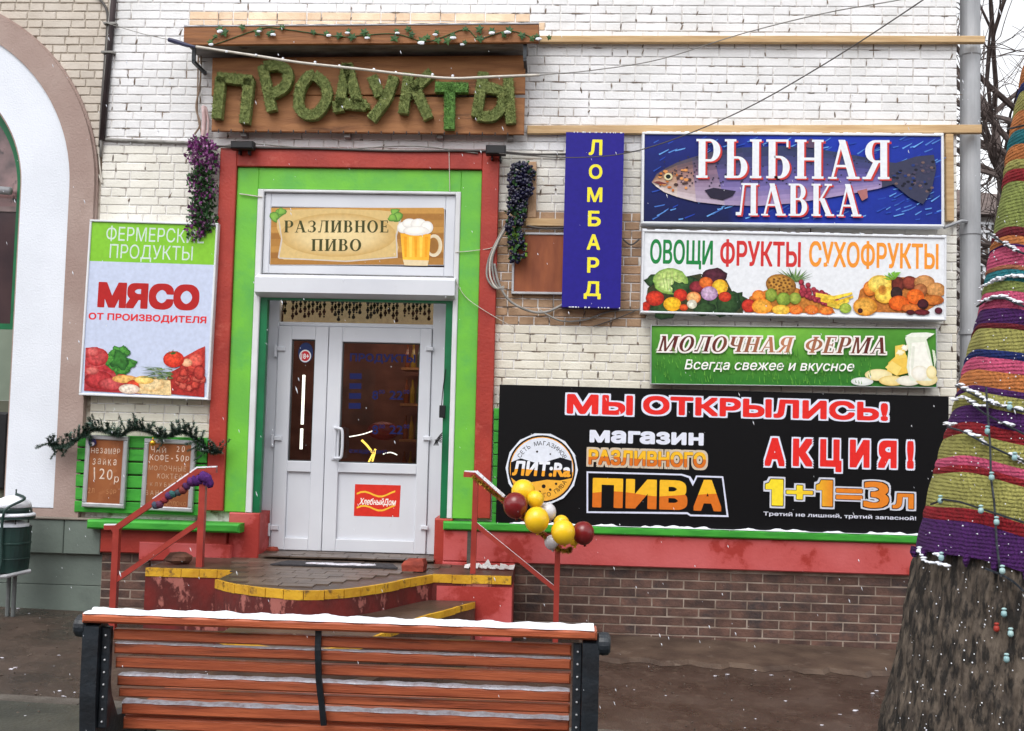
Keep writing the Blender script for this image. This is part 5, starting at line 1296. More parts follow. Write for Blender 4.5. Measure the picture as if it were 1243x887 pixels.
P.blob(*lc, 43, 43, C(222,228,240), n=14, hx=0, hy=0); P.blob(*lc, 40, 40, C(14,16,24), n=40, hx=0, hy=0); P.blob(*lc, 38, 38, C(232,160,60), n=40, hx=0, hy=0); P.blob(*lc, 37, 37, C(222,228,240), n=40, hx=0, hy=0)
x, y = P.L(*lc); k = 1/143.; rr = 37*k
half = [(x+rr*cos(radians(a)), y+rr*sin(radians(a))) for a in range(180, 361, 8)]
P.poly([(p[0], p[1]) for p in half], C(238,176,62), px=False)
P.poly([(620, 561), (632, 556), (648, 561), (664, 560), (680, 555), (694, 559), (694.5, 580), (680, 583), (664, 582), (640, 586), (626, 584), (620, 579)], C(14,16,24))
whiteamber = [(lambda p, x0, y0, x1, y1: p[1]-(y0+(y1-y0)*(.42+.05*sin((p[0]-x0)*20))), C(230,234,244)), (lambda p, x0, y0, x1, y1: -(p[1]-(y0+(y1-y0)*(.42+.05*sin((p[0]-x0)*20)))), C(240,166,50))]
P.text('ЛИТ:Ra', (622, 559), (694, 579), None, .04, bands=whiteamber, shear=.1)
P.arc('СЕТЬ МАГАЗИНОВ', *lc, 30.5, 155, 25, 5, C(20,20,30), .015); P.arc('РАЗЛИВНОГО ПИВА', *lc, 31, 205, 335, 5, C(20,20,30), .015, inward=True)
for a in ((652, 548, 1.3), (668, 551, 1), (646, 594, 2), (660, 590, 2.4), (668, 594, 1.6), (655, 597, 1.8), (640, 589, 1.5), (675, 587, 1.5)): P.blob(*a[:2], a[2], a[2], C(40,30,26), n=8)
P.build('print', t)
mb = MB(); 
for k in range(60):
    u = -F.w/2+rnd()*F.w*.24; mb.ball(F.fr[0]+F.u*u+F.v*(-F.h/2+.004)+Vector((0, -.105-.01*rnd(), 0)), ru(.004, .011), 6, 4, sq=(1.4, 1, .7))
mb.build('snow_specks', m_snow, t, kind='stuff')
# slats behind the banner
t = thing('slat_panel', W(601, 570, -.04), 'strip of green boards showing left of the black banner', 'panel')
for k in range(10):
    y = 502+k*14.2; a = W(599.5-(y-502)*.018, y, -.04); mb = MB(); mb.box(a.x, a.x+.16, -.06, -.012, a.z-.046, a.z+.046, bev=.004); mb.build('slat', m_green_board, t)
# meat sign
t, F, P = sign('shop_sign', [(108.3, 265), (263, 272.2), (255, 486.5), (97, 478.5)], -.13, .10, 'tall tilted meat sign with green header left of the entrance', frame=.018)
bgquad(P, F, .018, lambda u, v: C(196,206,230), 2, 6)
def LP(u, v): return (F.c.x, 0)
hx = F.w/2-.018; hz = F.h/2-.018; q = P.L(110, 316.5)[1]
P.tris([((-hx, q), (hx, q), (hx, hz)), ((-hx, q), (hx, hz), (-hx, hz))], C(132,196,56))
lcol = C(206,222,214)
P.text('ФЕРМЕРСКИЕ', (129.5, 273.5), (247, 296), lcol, -.006); P.text('ПРОДУКТЫ', (133.5, 295.5), (233, 319.5), lcol, -.006)
P.text('МЯСО', (119.5, 341.5), (241, 377), C(178,36,36), .062); P.text('ОТ ПРОИЗВОДИТЕЛЯ', (107.6, 379), (250, 394), C(220,54,60), .035)
Pm = Print(F, P.y-.006)
Pm.poly([(102, 474), (104, 422), (118, 421), (131, 430), (134, 446), (146, 452), (158, 458), (170, 468), (172, 478)], C(176,48,54))
Pm.poly([(104, 424), (117, 423), (129, 431), (131, 442), (118, 446), (105, 444)], lambda p: cmix(C(214,96,96), C(170,50,56), abs(sin(p[0]*31+p[1]*17))))
Pm.poly([(103, 453), (120, 448), (146, 456), (158, 466), (140, 475), (102, 474)], lambda p: cmix(C(206,84,90), C(150,34,42), abs(sin(p[0]*23+p[1]*29))))
Pm.poly([(206, 478), (200, 466), (206, 452), (218, 446), (222, 434), (240, 424), (249, 420), (248, 482)], lambda p: cmix(C(190,60,52), C(140,30,32), abs(sin(p[0]*37+p[1]*21))))
Pm.poly([(150, 476), (165, 466), (190, 458), (207, 462), (208, 480)], C(236,206,150)); vg = Pm.blob; r_ = random.Random(3)
# clip food into the panel: keep blobs inside
for k in range(16): a = r_.uniform(0, 6.3); vg(146+12*cos(a), 437+13*sin(a), r_.uniform(4, 8), r_.uniform(3, 6), C(80,150,60), C(36,96,40), jag=.35, n=12)
vg(146, 437, 11, 12, C(60,124,50), C(34,84,36), jag=.3)
for a in [(118, 433, 14, 11, C(206,84,84), C(160,36,40)), (113, 427, 8, 6, C(220,110,106), C(176,50,52)), (120, 461, 18, 11, C(196,62,66), C(140,26,30)), (136, 466, 17, 8, C(206,90,90), C(150,36,40)), (112, 450, 9, 5, C(216,120,112), C(176,56,56)),
          (152, 460, 16, 5, C(240,190,110), C(220,150,80)), (164, 466, 10, 5, C(226,80,50), C(180,40,30)), (157, 472, 13, 6, C(240,224,206), C(206,180,160)), (184, 466, 16, 9, C(244,220,170), C(220,180,120)), (175, 461, 12, 5, C(246,216,130), C(220,170,80))]: vg(*a)
for k in range(34):
    px, py = r_.uniform(207, 246), r_.uniform(438, 472)
    if py < 470-(px-200)*1.15+6: continue
    vg(px, py, r_.uniform(4, 7.5), r_.uniform(3.5, 6), r_.choice([C(206,76,62), C(190,56,48), C(216,100,84)]), C(126,26,26), jag=.25, n=10)
for a in [(238, 437, 9, 9, C(226,104,88), C(176,50,44)), (227, 440, 7, 5, C(236,190,150), C(206,120,90)), (242, 452, 7, 9, C(196,70,60), C(130,30,30)), (211, 436, 13, 10, C(232,76,50), C(190,36,28))]: vg(*a)
for k in range(6): a = radians(k*60+20); Pm.poly([(209, 428), (209+8*cos(a), 427-3.5*sin(a)), (211, 430)], C(50,90,40))
for k in range(34):
    a = r_.uniform(2.5, 3.9); L_ = r_.uniform(8, 22); bx, by = r_.uniform(186, 212), r_.uniform(446, 460); Pm.poly([(bx, by), (bx+L_*cos(a), by-L_*sin(a)*.35), (bx+.5, by+1.4)], r_.choice([C(90,116,70), C(60,90,50), C(130,150,96)]))
# hide the spill over the lower-left rim
P.build('print', t); Pm.build('food_print', t, m_print_food)
# draught beer sign in the transom
F = pf; t = thing('transom_sign', Vector((F.c.x, -.03, F.c.z)), 'wood patterned draught beer sign with a foaming mug above the door', 'sign')
mb = MB(); F.boxl(mb, -F.w/2+.004, F.w/2-.004, -F.h/2+.004, F.h/2-.004, -.028, -.0135, bev=.002); mb.build('board', m_signwhite, t)
P = Print(F, -.0285)
bgquad(P, F, .008, lambda u, v: C(176,126,62), 2, 2)
for k in range(9):
    v = k/9; P.rect(329, 252+v*70, 538.5, 252+v*70+6.8, cmix(C(196,146,76), C(150,100,48), (k*37 % 10)/10))
pp = [(336, 258), (345, 254.5), (400, 253), (460, 255), (482, 257), (486, 275), (480, 285), (484, 300), (481, 311), (420, 316), (345, 315), (338, 312), (341, 290), (336, 276)]
P.poly(pp, C(214,184,124))
x, y = P.L(410, 286); P.n += 1
P.blob(410, 285, 72, 27, C(234,212,160), C(200,164,100), hx=0, hy=0, n=26)
for a, b in (((337, 258), (342, 290)), ((342, 290), (338, 313)), ((338, 313), (420, 317)), ((420, 317), (482, 312)), ((482, 312), (481, 286)), ((481, 286), (487, 262))): 
    P.poly([(a[0]-.8, a[1]-.8), (b[0]-.8, b[1]-.8), (b[0]+.8, b[1]+.8), (a[0]+.8, a[1]+.8)], C(206,196,184))
P.text('РАЗЛИВНОЕ', (345, 267.5), (472.5, 282), C(66,68,36), serif=True); P.text('ПИВО', (378, 290), (439, 304.5), C(66,68,36), serif=True)
for px, py in ((338, 260), (333, 264), (342, 257), (479, 258), (483, 264), (476, 264)): P.blob(px, py, 6, 5.5, C(140,190,80), C(70,120,50), jag=.35, n=11)
P.blob(527, 298, 10, 14, C(214,190,140), C(226,214,190), hx=0, hy=0); P.blob(526, 298, 6.5, 10, C(150,104,50), C(160,112,56), hx=0, hy=0)
P.poly([(486, 283), (523, 284), (520.5, 317), (489, 316)], lambda p: cmix(C(232,150,30), C(252,200,70), abs(sin((p[0])*60)))); 
for k in range(5): P.poly([(490+k*6.4, 287), (494+k*6.4, 287), (493.6+k*6.2, 312), (491+k*6.2, 312)], C(250,206,84) if k % 2 else C(236,160,36))
P.poly([(489, 315), (520.5, 316), (519, 322.5), (491, 322)], C(226,206,166))
for a in ((489, 276, 7, 7), (497, 271, 9, 6), (508, 272, 10, 7), (518, 276, 8, 8), (505, 280, 16, 6)): P.blob(*a, C(250,248,242), C(222,218,212), hx=0)
P.build('print', t)

# ================================================================== CHALKBOARDS, SLATS, FIR GARLAND
t = thing('slat_panel', W(180, 570, -.05), 'green horizontal boards carrying two chalk menu boards left of the entrance', 'panel')
ya = [(91, 526), (91, 547), (91, 562.5), (91, 578), (91, 594), (91, 609.5)]
zs_ = [(527, 541), (543.5, 557), (559.5, 573), (575.5, 589.5), (591.5, 605.5), (607.5, 620.5)]
sx0_, sx1_ = X(93, 570, -.07), X(250, 570, -.07)
for a, b in zs_:
    z1_, z0_ = Z(95, a-.5, -.07), Z(95, b, -.07); mb = MB(); mb.box(sx0_-.004*rnd(), sx1_+.004, -.075, -.045, z0_-.005, z1_-.005, bev=.005); mb.build('slat', m_green_board, t)
for x_ in (sx0_+.2, sx1_-.25): 
    mb = MB(); mb.box(x_, x_+.05, -.044, -.012, Z(95, 619, -.07), Z(95, 529, -.07)); mb.build('support_strip', m_green_board, t)
def chalkboard(cs, lab, lines, sticker=False):
    F = Frame(cs, -.115); t = thing('chalkboard', Vector((F.c.x, -.1, F.c.z)), lab, 'menu board', 'chalk menu boards on green boards'); f = .038
    mb = MB(); F.boxl(mb, -F.w/2+f-.004, F.w/2-f+.004, -F.h/2+f-.004, F.h/2-f+.004, -.108, -.08); mb.build('board', m_chalk, t)
    for q in ((-F.w/2, F.w/2, F.h/2-f, F.h/2), (-F.w/2, F.w/2, -F.h/2, -F.h/2+f), (-F.w/2, -F.w/2+f, -F.h/2+f+.0005, F.h/2-f-.0005), (F.w/2-f, F.w/2, -F.h/2+f+.0005, F.h/2-f-.0005)):
        mb = MB(); F.boxl(mb, *q, -.122, -.078, bev=.008); mb.build('frame_bar', m_alu, t)
    P = Print(F, -.1088)
    for body, tl, br, c_ in lines: P.wobble(body, tl, br, c_)
    P.build('chalk_writing', t, m_print_rough)
    if sticker:
        P = Print(F, -.1225); P.blob(112.5, 536.5, 5, 5, C(50,44,90)); P.blob(112.5, 538.5, 2.6, 2.2, C(220,210,214)); P.build('sticker', t)
    return t
ck, ck2, ck3 = C(216,196,180), C(190,156,130), C(176,124,86)
chalkboard([(104.5, 527.5), (155.5, 529.5), (150, 617.5), (99, 615)], 'small chalkboard offering screenwash for 120, left of the pair',
           [('Незамер', (110, 543), (146, 551.5), ck), ('зайка', (111, 556), (142, 565), ck), ('120', (110, 568), (137, 583.5), ck), ('р', (138, 577), (144, 588), ck), ('2л   50р', (106, 592), (141, 600), ck3)], True)
chalkboard([(175.5, 532), (238, 534.5), (232.5, 622), (170, 619)], 'larger chalkboard listing tea, coffee and milk shakes, right of the pair',
           [('ЧАЙ', (182, 541.5), (202, 550), ck), ('20', (213, 541), (225, 549), ck), ('КОФЕ-50р', (181, 551), (230, 561), ck), ('МОЛОЧНЫЕ', (180, 564), (227, 572.5), ck2), ('КОКТЕЙЛИ', (190, 574), (232, 582.5), ck2), ('-КЛУБНИКА', (175, 584.5), (226, 592), ck2), ('ВАНИЛЬ', (175, 594.5), (212, 602), ck2), ('МОЛОКО', (200, 608), (226, 615), ck3)])
gar = thing('fir_garland', W(165, 528, -.16), 'artificial fir garland draped over the top of the two chalkboards', 'garland')
gp_ = [(58, 538), (70, 542), (82, 541), (92, 534), (103, 527), (115, 521), (130, 524), (146, 528), (160, 521), (175, 522), (190, 528), (206, 529), (222, 525), (236, 532), (248, 543), (258, 549), (268, 548)]
line = cat_rom([W(x_, y_, -.15) for x_, y_ in gp_], 6)
mb = MB(); mb.tube(line, .006, 5); mb.build('wire', m_fir, gar)
ndl = [MB(), MB()]
def needles(a, b, n, L_, tip=0):
    a, b = Vector(a), Vector(b); d = (b-a).normalized()
    for k in range(n):
        t_ = rnd(); p = a.lerp(b, t_); v = Vector((ru(-1, 1), ru(-1, 1), ru(-1, 1))); v -= d*v.dot(d)*.8; v = (v.normalized()+d*.5).normalized(); s_ = v.cross(d).normalized()*.0048
        ndl[1 if rnd() < tip else 0].face([p-s_, p+s_, p+v*L_*ru(.7, 1.1)])
for i in range(0, len(line)-1): needles(line[i], line[i+1], 45, .04, .3)
for i in [k for k in range(0, len(line)-1)]:
    p = line[i]; up = Vector((ru(-.5, .5), ru(-.4, .1), ru(.3, 1.1))).normalized() if rnd() < .72 else Vector((ru(-1, 1), -.3, ru(-.7, .1))).normalized()
    q = p+up*ru(.06, .14); needles(p, q, 90, .028, .35)
    if rnd() < .4: q2 = p+Vector((up.x+ru(-.8, .8), up.y, up.z)).normalized()*.09; needles(p, q2, 46, .026, .4)
ndl[0].build('needles', m_fir, gar, kind='stuff'); ndl[1].build('frosted_needles', m_firtip, gar, kind='stuff')
c = W(185.5, 537.5, -.17); mb = MB(); mb.ball(c, .026, 14, 10); mb.tube([c+Vector((0, 0, .024)), c+Vector((0, 0, .045))], .005, 6); tag(mb.build('bauble', m_gold, None, c, smooth=True), 'gold bauble hanging from the fir garland over the right chalkboard', 'bauble')

# ================================================================== FLOWER GARLAND AND GRAPES
def cluster(name, lab, cat, spots, parts, y):
    """spots: (px,py,radius px,kind) ; parts: kind->(material list)"""
    c0 = W(spots[0][0], spots[0][1], y); t = thing(name, c0, lab, cat); bs = {}
    for px, py, r, kd, n in spots:
        c = W(px, py, y)
        for k in range(n):
            v = Vector((ru(-1, 1), ru(-1, .5), ru(-1, 1)))
            if v.length > 1: v.normalize(); v *= ru(.75, 1)
            p = c+Vector((v.x, v.y*.8, v.z))*r*kx; m, shape = random.choice(parts[kd]); mb = bs.setdefault((m.name, shape), MB())
            if shape == 'grape': mb.ball(p, ru(.011, .018), 6, 4)
            else:
                s_ = ru(.018, .034) if shape == 'petal' else ru(.024, .042)
                a = Vector((ru(-1, 1), ru(-1, .2), ru(-1, 1))).normalized(); b = a.cross(Vector((rnd(), rnd(), rnd()))).normalized()
                mb.face([p, p+(a+b*.75)*s_*.6, p+a*s_*1.2, p+(a-b*.75)*s_*.6])
    for (mn, sh), mb in bs.items(): mb.build({'grape': 'grapes', 'petal': 'petals', 'leaf': 'leaves'}[sh], MATS[mn], t, kind='stuff')
    return t
g = cluster('flower_garland', 'hanging garland of purple flowers and green leaves left of the red surround', 'flowers',
  [(246, 187, 20, 'p', 420), (244, 178, 15, 'p', 200), (252, 200, 15, 'p', 200), (246, 215, 15, 'g', 260), (250, 230, 15, 'm', 260), (238, 222, 12, 'm', 100), (246, 245, 14, 'g', 240), (240, 258, 13, 'm', 220), (249, 268, 14, 'g', 240), (240, 280, 14, 'm', 220), (255, 276, 10, 'm', 100)],
  {'p': [(m_purple, 'petal')]*5+[(m_mauvepet, 'petal')]*2+[(m_leaf2, 'leaf')], 'g': [(m_leaf2, 'leaf')]*5+[(m_ivy, 'leaf')]*2+[(m_purple, 'petal')], 'm': [(m_leaf2, 'leaf')]*3+[(m_purple, 'petal')]*3+[(m_mauvepet, 'petal')]}, -.10)
mb = MB(); mb.tube(cat_rom([W(244, 60, -.05), W(243, 100, -.05), W(238, 130, -.05), W(243, 150, -.05), W(236, 163, -.05)], 6), .008, 6); mb.tube(cat_rom([W(241, 55, -.04), W(240, 110, -.04), W(240, 140, -.04), W(247, 170, -.06)], 6), .007, 6); mb.build('cord', M('tan_cord', C(150,130,112), C(120,100,84), 20), g)
mb = MB(); mb.tube(cat_rom([W(247, 128, -.06), W(248, 145, -.07), W(246, 170, -.08)], 6), [.008, .022, .02, .022]+[.02]*9, 8); mb.tube(cat_rom([W(250, 130, -.06), W(253, 150, -.07), W(250, 172, -.08)], 6), .010, 6); mb.build('pink_ribbon', M('pale_pink_ribbon', C(214,190,190), C(190,160,160), 14), g, smooth=True)
cluster('grape_bunch', 'artificial bunch of dark blue grapes hanging right of the red surround', 'grapes',
  [(633, 212, 17, 'b', 240), (632, 228, 16, 'b', 200), (628, 245, 13, 'b', 130), (627, 260, 12, 'g', 110), (625, 275, 12, 'g', 110), (627, 292, 12, 'y', 110), (629, 305, 11, 'y', 80), (625, 314, 6, 'b', 26)],
  {'b': [(m_grape, 'grape')]*7+[(m_leaf2, 'leaf')], 'g': [(m_grape, 'grape')]*3+[(m_leaf2, 'leaf')]*4, 'y': [(m_grape, 'grape')]*3+[(m_leaf2, 'leaf')]*2+[(M('yellow_green_leaf', C(140,176,60), C(90,130,40), 20, .6), 'leaf')]*2}, -.11)
# cables by the grapes
t = thing('cable_loop', W(600, 320, -.09), 'loose loops of grey cable sagging right of the red surround', 'cable')
for off, m in ((0, m_cable), (4, m_cable_white), (8, m_cable)):
    mb = MB(); mb.tube(cat_rom([W(620, 262+off, -.10), W(607, 285+off*.5, -.10), W(594+off*.5, 312, -.10), W(591+off, 335, -.10), W(600+off*.6, 349, -.10), W(612, 350-off*.3, -.09)], 6), .009, 6); mb.build('cable', m, t, smooth=True)
mb = MB(); mb.tube(cat_rom([W(600, 320, -.09), W(606, 345, -.09), W(620, 366, -.08), W(645, 378, -.06), W(665, 378, -.04), W(684, 369, -.03)], 6), .012, 6); mb.tube(cat_rom([W(655, 376, -.05), W(680, 389, -.04), W(710, 388, -.04), W(740, 378, -.03), W(779, 376, -.03)], 6), .008, 6); mb.build('cable', m_cable, t, smooth=True)
mb = MB(); mb.tube(cat_rom([W(720, 396, -.03), W(750, 386, -.03), W(778, 374, -.03)], 6), .005, 5); mb.build('cable', m_cable_dark, t); mb = MB(); mb.tube(cat_rom([W(640, 274, -.09), W(660, 277, -.08), W(690, 276, -.05)], 6), .008, 6); mb.build('cable', m_cable_dark, t); mb = MB(); mb.tube(cat_rom([W(756, 290, -.04), W(766, 297, -.05), W(776, 290, -.04)], 5), .008, 6); mb.build('cable', m_cable_dark, t, smooth=True)
t = thing('thin_wire', W(590, 330, -.1), 'thin pale wires stapled across the red and green surround', 'wire')
mb = MB(); mb.tube([W(545, 181, -.09), W(546, 232, -.06)], .0035, 5); mb.build('wire', m_cable_white, t)
mb = MB(); mb.tube(cat_rom([W(553, 306, -.06), W(575, 304, -.06), W(600, 299, -.09), W(612, 280, -.09)], 5), .0035, 5); mb.build('wire', m_cable_white, t)
mb = MB(); mb.tube(cat_rom([W(553, 340, -.06), W(565, 360, -.06), W(590, 378, -.09), W(625, 398, -.03)], 5), .003, 5); mb.build('wire', m_cable_white, t)
mb = MB(); mb.tube([W(291, 235, -.06), W(318, 239, -.06)], .006, 5); mb.build('wire', m_cable_white, t)
# aerial wires
CYW = -.62
t = thing('light_cable', W(440, 84, -.5), 'white string light cable sagging in front of the moss letters', 'string lights')
mb = MB(); mb.tube(cat_rom([W(238, 56.5, -.42), W(280, 63, -.45), W(320, 69, -.48), (W(365, 76, -.5)), W(430, 83, -.5), W(500, 91, -.5), W(550, 95, -.5), W(600, 93, -.48), W(655, 91, -.45)], 5), .011, 6); mb.build('cable', m_cable_white, t, smooth=True)
mb = MB(); mb.tube([W(205, 48, -.35), W(212, 50, -.36), W(228, 55, -.40), W(239, 57, -.42)], [.018, .02, .017, .008], 8); mb.build('plug', M('navy_plug', C(40,42,74), rough=.5), t)
mb = MB()
for k in range(9): p = W(275+k*35+6*sin(k*3), 62.5+k*4.3-(.55*max(0, k-5)**2), -.49); mb.ball(p, .012, 6, 4)
mb.build('bulb', m_snow, t, kind='stuff')
def wire(pts, r, lab, m=m_cable_dark):
    P_ = cat_rom(pts, 10); mb = MB(); mb.tube(P_, r, 5); tag(mb.build('overhead_wire', m, None, pts[0]), lab, 'wire')
wire([W(606, 186, -.2), W(700, 191, -.35), W(780, 181, -.7), W(890, 139, -1.2), W(1000, 78, -1.8), W(1120, 0, -2.3), W(1190, -50, -2.6)], .0045, 'thin dark wire rising right across the fish shop sign')
wire([W(655, 91, -.45), W(720, 85, -.6), W(800, 72, -.8), W(900, 41, -1.2), W(1000, 16, -1.6), W(1090, 0, -2.0), W(1200, -22, -2.4)], .004, 'thin pale wire rising right from the moss letter sign', m_cable)
wire([W(124, 26, -.05), W(170, 40, -.2), W(205, 48, -.35)], .003, 'thin wire from the dark conduit to the navy plug', m_cable)

# ================================================================== HANDRAILS
def rail_thing(lab, segs, x0):
    t = thing('handrail', x0, lab, 'handrail', 'red handrails of the entrance steps')
    for nm, a, b, w in segs: mb = MB(); mb.bar(a, b, w, w); mb.build(nm, m_rail, t)
    return t
RY = -.66
pl1, pl2 = W(141, 641, RY), W(247, 571, RY)
t = rail_thing('left red handrail with a purple knitted cover on its upper end', [
  ('post', Vector((X(140, 690, RY), RY, gz(-3.4)-.02)), Vector((X(140, 690, RY), RY, pl1.z)), .05),
  ('post', Vector((X(245, 630, RY), RY, ZP-.02)), Vector((X(245, 630, RY), RY, pl2.z)), .05),
  ('top_rail', W(137, 644, RY), W(240, 572.5, RY), .045), ('top_rail', W(239, 572, RY), W(263, 570.5, RY), .04), ('top_rail', W(127, 640, RY-.003), W(143, 640, RY-.003), .035),
  ('lower_rail', W(141, 704, RY), W(246, 631, RY), .04)], Vector((X(140, 690, RY), RY, gz(-3.4))))
mb = MB(); a, b = W(186, 609.5, RY), W(240, 571, RY); d = b-a
for k in range(24):
    if k % 7 == 5: continue
    p = a+d*(k/24); q = a+d*((k+1)/24); mb.bar(p+Vector((0, 0, .027)), q+Vector((0, 0, .027)), .03, .012)
mb.bar(W(240, 570.5, RY)+Vector((0, 0, .022)), W(263, 569.5, RY)+Vector((0, 0, .022)), .034, .01); mb.bar(W(127, 640, RY)+Vector((0, 0, .022)), W(142, 640, RY)+Vector((0, 0, .022)), .03, .01)
mb.build('snow_cover', m_snow, t, kind='stuff')
t = thing('knitted_rail_cover', W(215, 595, RY), 'striped knitted cover wrapped round the left handrail, purple at the top', 'knitted cover')
kc = [C(80,90,110), C(110,60,90), C(150,50,60), C(90,60,110), C(60,110,110), C(70,80,90), C(130,60,60), C(90,50,100), C(96,44,110), C(80,34,110), C(86,38,116)]
a, b = W(186, 612, RY), W(246, 576, RY); d = (b-a); nk = len(kc)
for k in range(nk):
    p, q = a+d*(k/nk), a+d*((k+1)/nk); mb = MB(); dz = Vector((0, 0, -.012-.01*sin(k*1.4))); r0, r1 = .028+.007*sin(k*2.1), .028+.007*sin(k*2.1+2.1)
    if k > 7: r0 += .012; r1 += .014
    mb.tube([p+dz, p.lerp(q, .5)+dz*1.3, q+dz], [r0, max(r0, r1)+.004, r1], 10); mb.build('stripe', M('knit_rail_%d' % k, kc[k], sc(kc[k], .7), 30, .95, .8, 120), t, smooth=True)
mb = MB(); mb.tube(cat_rom([W(244, 577, RY-.03), W(252, 581, RY-.04), W(255, 588, RY-.03), W(247, 586, RY-.03)], 4), [.04]*5+[.03]*5+[.015]*3, 8); mb.build('loose_end', MATS['knit_rail_10'], t, smooth=True)
RY2 = -.55
t = rail_thing('right red handrail dressed with gold tinsel and balloons', [
  ('post', Vector((X(575.5, 640, RY2), RY2, ZP-.02)), Vector((X(576, 640, RY2), RY2, Z(575, 577, RY2))), .042),
  ('post', Vector((X(675.5, 710, RY2), RY2, gz(.5)-.02)), Vector((X(676, 710, RY2), RY2, Z(676, 664, RY2))), .042),
  ('top_rail', W(576, 577, RY2), W(680, 666, RY2), .045), ('top_rail', W(563, 575.5, RY2), W(578, 576.5, RY2), .042),
  ('lower_rail', W(577, 636, RY2), W(675, 716, RY2), .034)], Vector((X(676, 700, RY2), RY2, 0)))
mb = MB(); mb.bar(W(564, 574, RY2)+Vector((0, 0, .012)), W(580, 575, RY2)+Vector((0, 0, .016)), .035, .014)
for k in range(8): a, b = W(578+k*4.3, 575+k*3.8, RY2), W(582+k*4.3, 578.8+k*3.8, RY2); mb.bar(a+Vector((0, 0, .02)), b+Vector((0, 0, .02)), .05, .02)
mb.bar(W(579, 637, RY2)+Vector((0, 0, .018)), W(672, 713, RY2)+Vector((0, 0, .018)), .012, .004)
mb.build('snow_cover', m_snow, t, kind='stuff')
t = thing('tinsel', W(640, 625, RY2), 'gold tinsel wound along the right handrail under the balloons', 'tinsel')
tl_ = cat_rom([W(574, 577, RY2-.02), W(590, 590, RY2-.03), W(608, 604, RY2-.02), W(630, 622, RY2-.03), W(655, 645, RY2-.03), W(676, 664, RY2-.03), W(690, 668, RY2-.04), W(692, 664, RY2-.05)], 8)
mb = MB()
for i in range(len(tl_)-1):
    for k in range(42):
        p = tl_[i].lerp(tl_[i+1], rnd()); v = Vector((ru(-1, 1), ru(-1, 1), ru(-1, .5))).normalized(); s_ = v.cross(Vector((rnd(), rnd(), rnd()))).normalized()*.003; mb.face([p-s_, p+s_, p+v*ru(.022, .045)])
mb.build('tinsel_strands', m_tinsel, t, kind='stuff')
mb = MB(); mb.tube(tl_, .006, 5); mb.build('tinsel_core', m_tinsel, t)
def balloon_mat(n, c): return M(n, c, sc(c, .93), 4, .28, spec=.5, coat=.15)
by_, bd, bw = balloon_mat('yellow_balloon', C(246,200,36)), balloon_mat('dark_red_balloon', C(120,26,30)), balloon_mat('white_balloon', C(214,214,220))
bal = [(635, 596.5, 14.8, by_, -.62, 'upper yellow balloon behind the dark red one, nearest the beer logo'), (625.5, 612.8, 15.4, bd, -.78, 'dark red balloon at the left end of the bunch'), (650, 606, 10.6, by_, -.68, 'small yellow balloon between the upper yellow and the white one'),
       (665, 621, 10.5, bw, -.60, 'white balloon right of the big round yellow one'), (651.5, 630.5, 15.6, by_, -.80, 'big round yellow balloon at the middle of the bunch'), (681.5, 635, 10, by_, -.62, 'yellow balloon peeping above the lower right yellow one'),
       (683.5, 645.5, 15, by_, -.80, 'yellow balloon low on the rail beside the right dark red one'), (708, 646.5, 13.8, bd, -.66, 'dark red balloon at the right end of the bunch'), (669.5, 658, 9, bw, -.56, 'white balloon mostly hidden below the bunch'), (696.5, 656.5, 6, by_, -.62, 'tiny yellow balloon at the lower right of the bunch')]
for px, py, r, m, y_, lb in bal:
    c = W(px, py, y_); R_ = r*(y_+8.7)/1250; t = thing('balloon', c, lb, 'balloon', 'balloons tied to the right handrail'); mb = MB()
    ax = Vector((ru(-.25, .25), .3, -1)).normalized() if r > 11 else Vector((.2, .4, -1)).normalized()
    prof = [(.001, -1.0)] + [(sin(pi*k/12)*(1-.06*(k/12)), -cos(pi*k/12)*(1 if k < 6 else 1.1)) for k in range(1, 12)] + [(.03, 1.12)]
    mb.lathe(c, [(a*R_, b*R_) for a, b in prof], 22, ax=ax); mb.build('skin', m, t, smooth=True)
    mb = MB(); mb.lathe(c+ax*R_*1.1, [(.004, 0), (.011, .008), (.012, .014)], 8, ax=ax); mb.build('knot', m, t)

# ================================================================== LITTER BIN
BY = -.42; bc = W(13.5, 660, BY); br = 22.5*(BY+8.7)/1250
t = thing('litter_bin', Vector((bc.x, BY, gz(bc.x))), 'dark green litter bin with a snow covered domed lid at the left edge', 'bin')
zb, zt_ = Z(14, 695, BY), Z(14, 638, BY)
mb = MB(); H_ = zt_-zb; mb.lathe((bc.x, BY, zb), [(br*.82, 0), (br*.92, .015), (br*.97, H_*.30), (br*1.0, H_*.31), (br*1.0, H_*.33), (br*.97, H_*.34), (br*.99, H_*.62), (br*1.02, H_*.63), (br*1.02, H_*.66), (br*.99, H_*.67), (br*1.0, H_*.97), (br*1.03, H_), (br*.95, H_), (br*.9, H_*.8)], 28); mb.build('barrel', m_bin, t, smooth=False)
zl = Z(14, 627, BY); zd = Z(14, 601, BY); R_ = 26*(BY+8.7)/1250
mb = MB(); mb.lathe((bc.x, BY, zl-.01), [(R_, 0), (R_*1.0, .035), (R_*.86, .05)], 28); mb.build('lid_rim', m_bin, t)
mb = MB(); mb.lathe((bc.x, BY, zl+.026), [(R_*1.02, -.015), (R_*1.0, .0), (R_*.9, .01)], 28); mb.build('rim_snow', m_snow, t, smooth=True)
mb = MB(); mb.lathe((bc.x, BY, zl+.04), [(R_*.86, 0), (R_*.84, .03), (R_*.8, .04)], 28); mb.build('lid', m_bin, t, smooth=True)
mb = MB(); hd = zd-zl-.08; mb.lathe((bc.x, BY, zl+.08), [(R_*.82, 0), (R_*.78, hd*.35), (R_*.6, hd*.7), (R_*.32, hd*.94), (.01, hd)], 24); mb.build('dome_snow', m_snow, t, smooth=True)
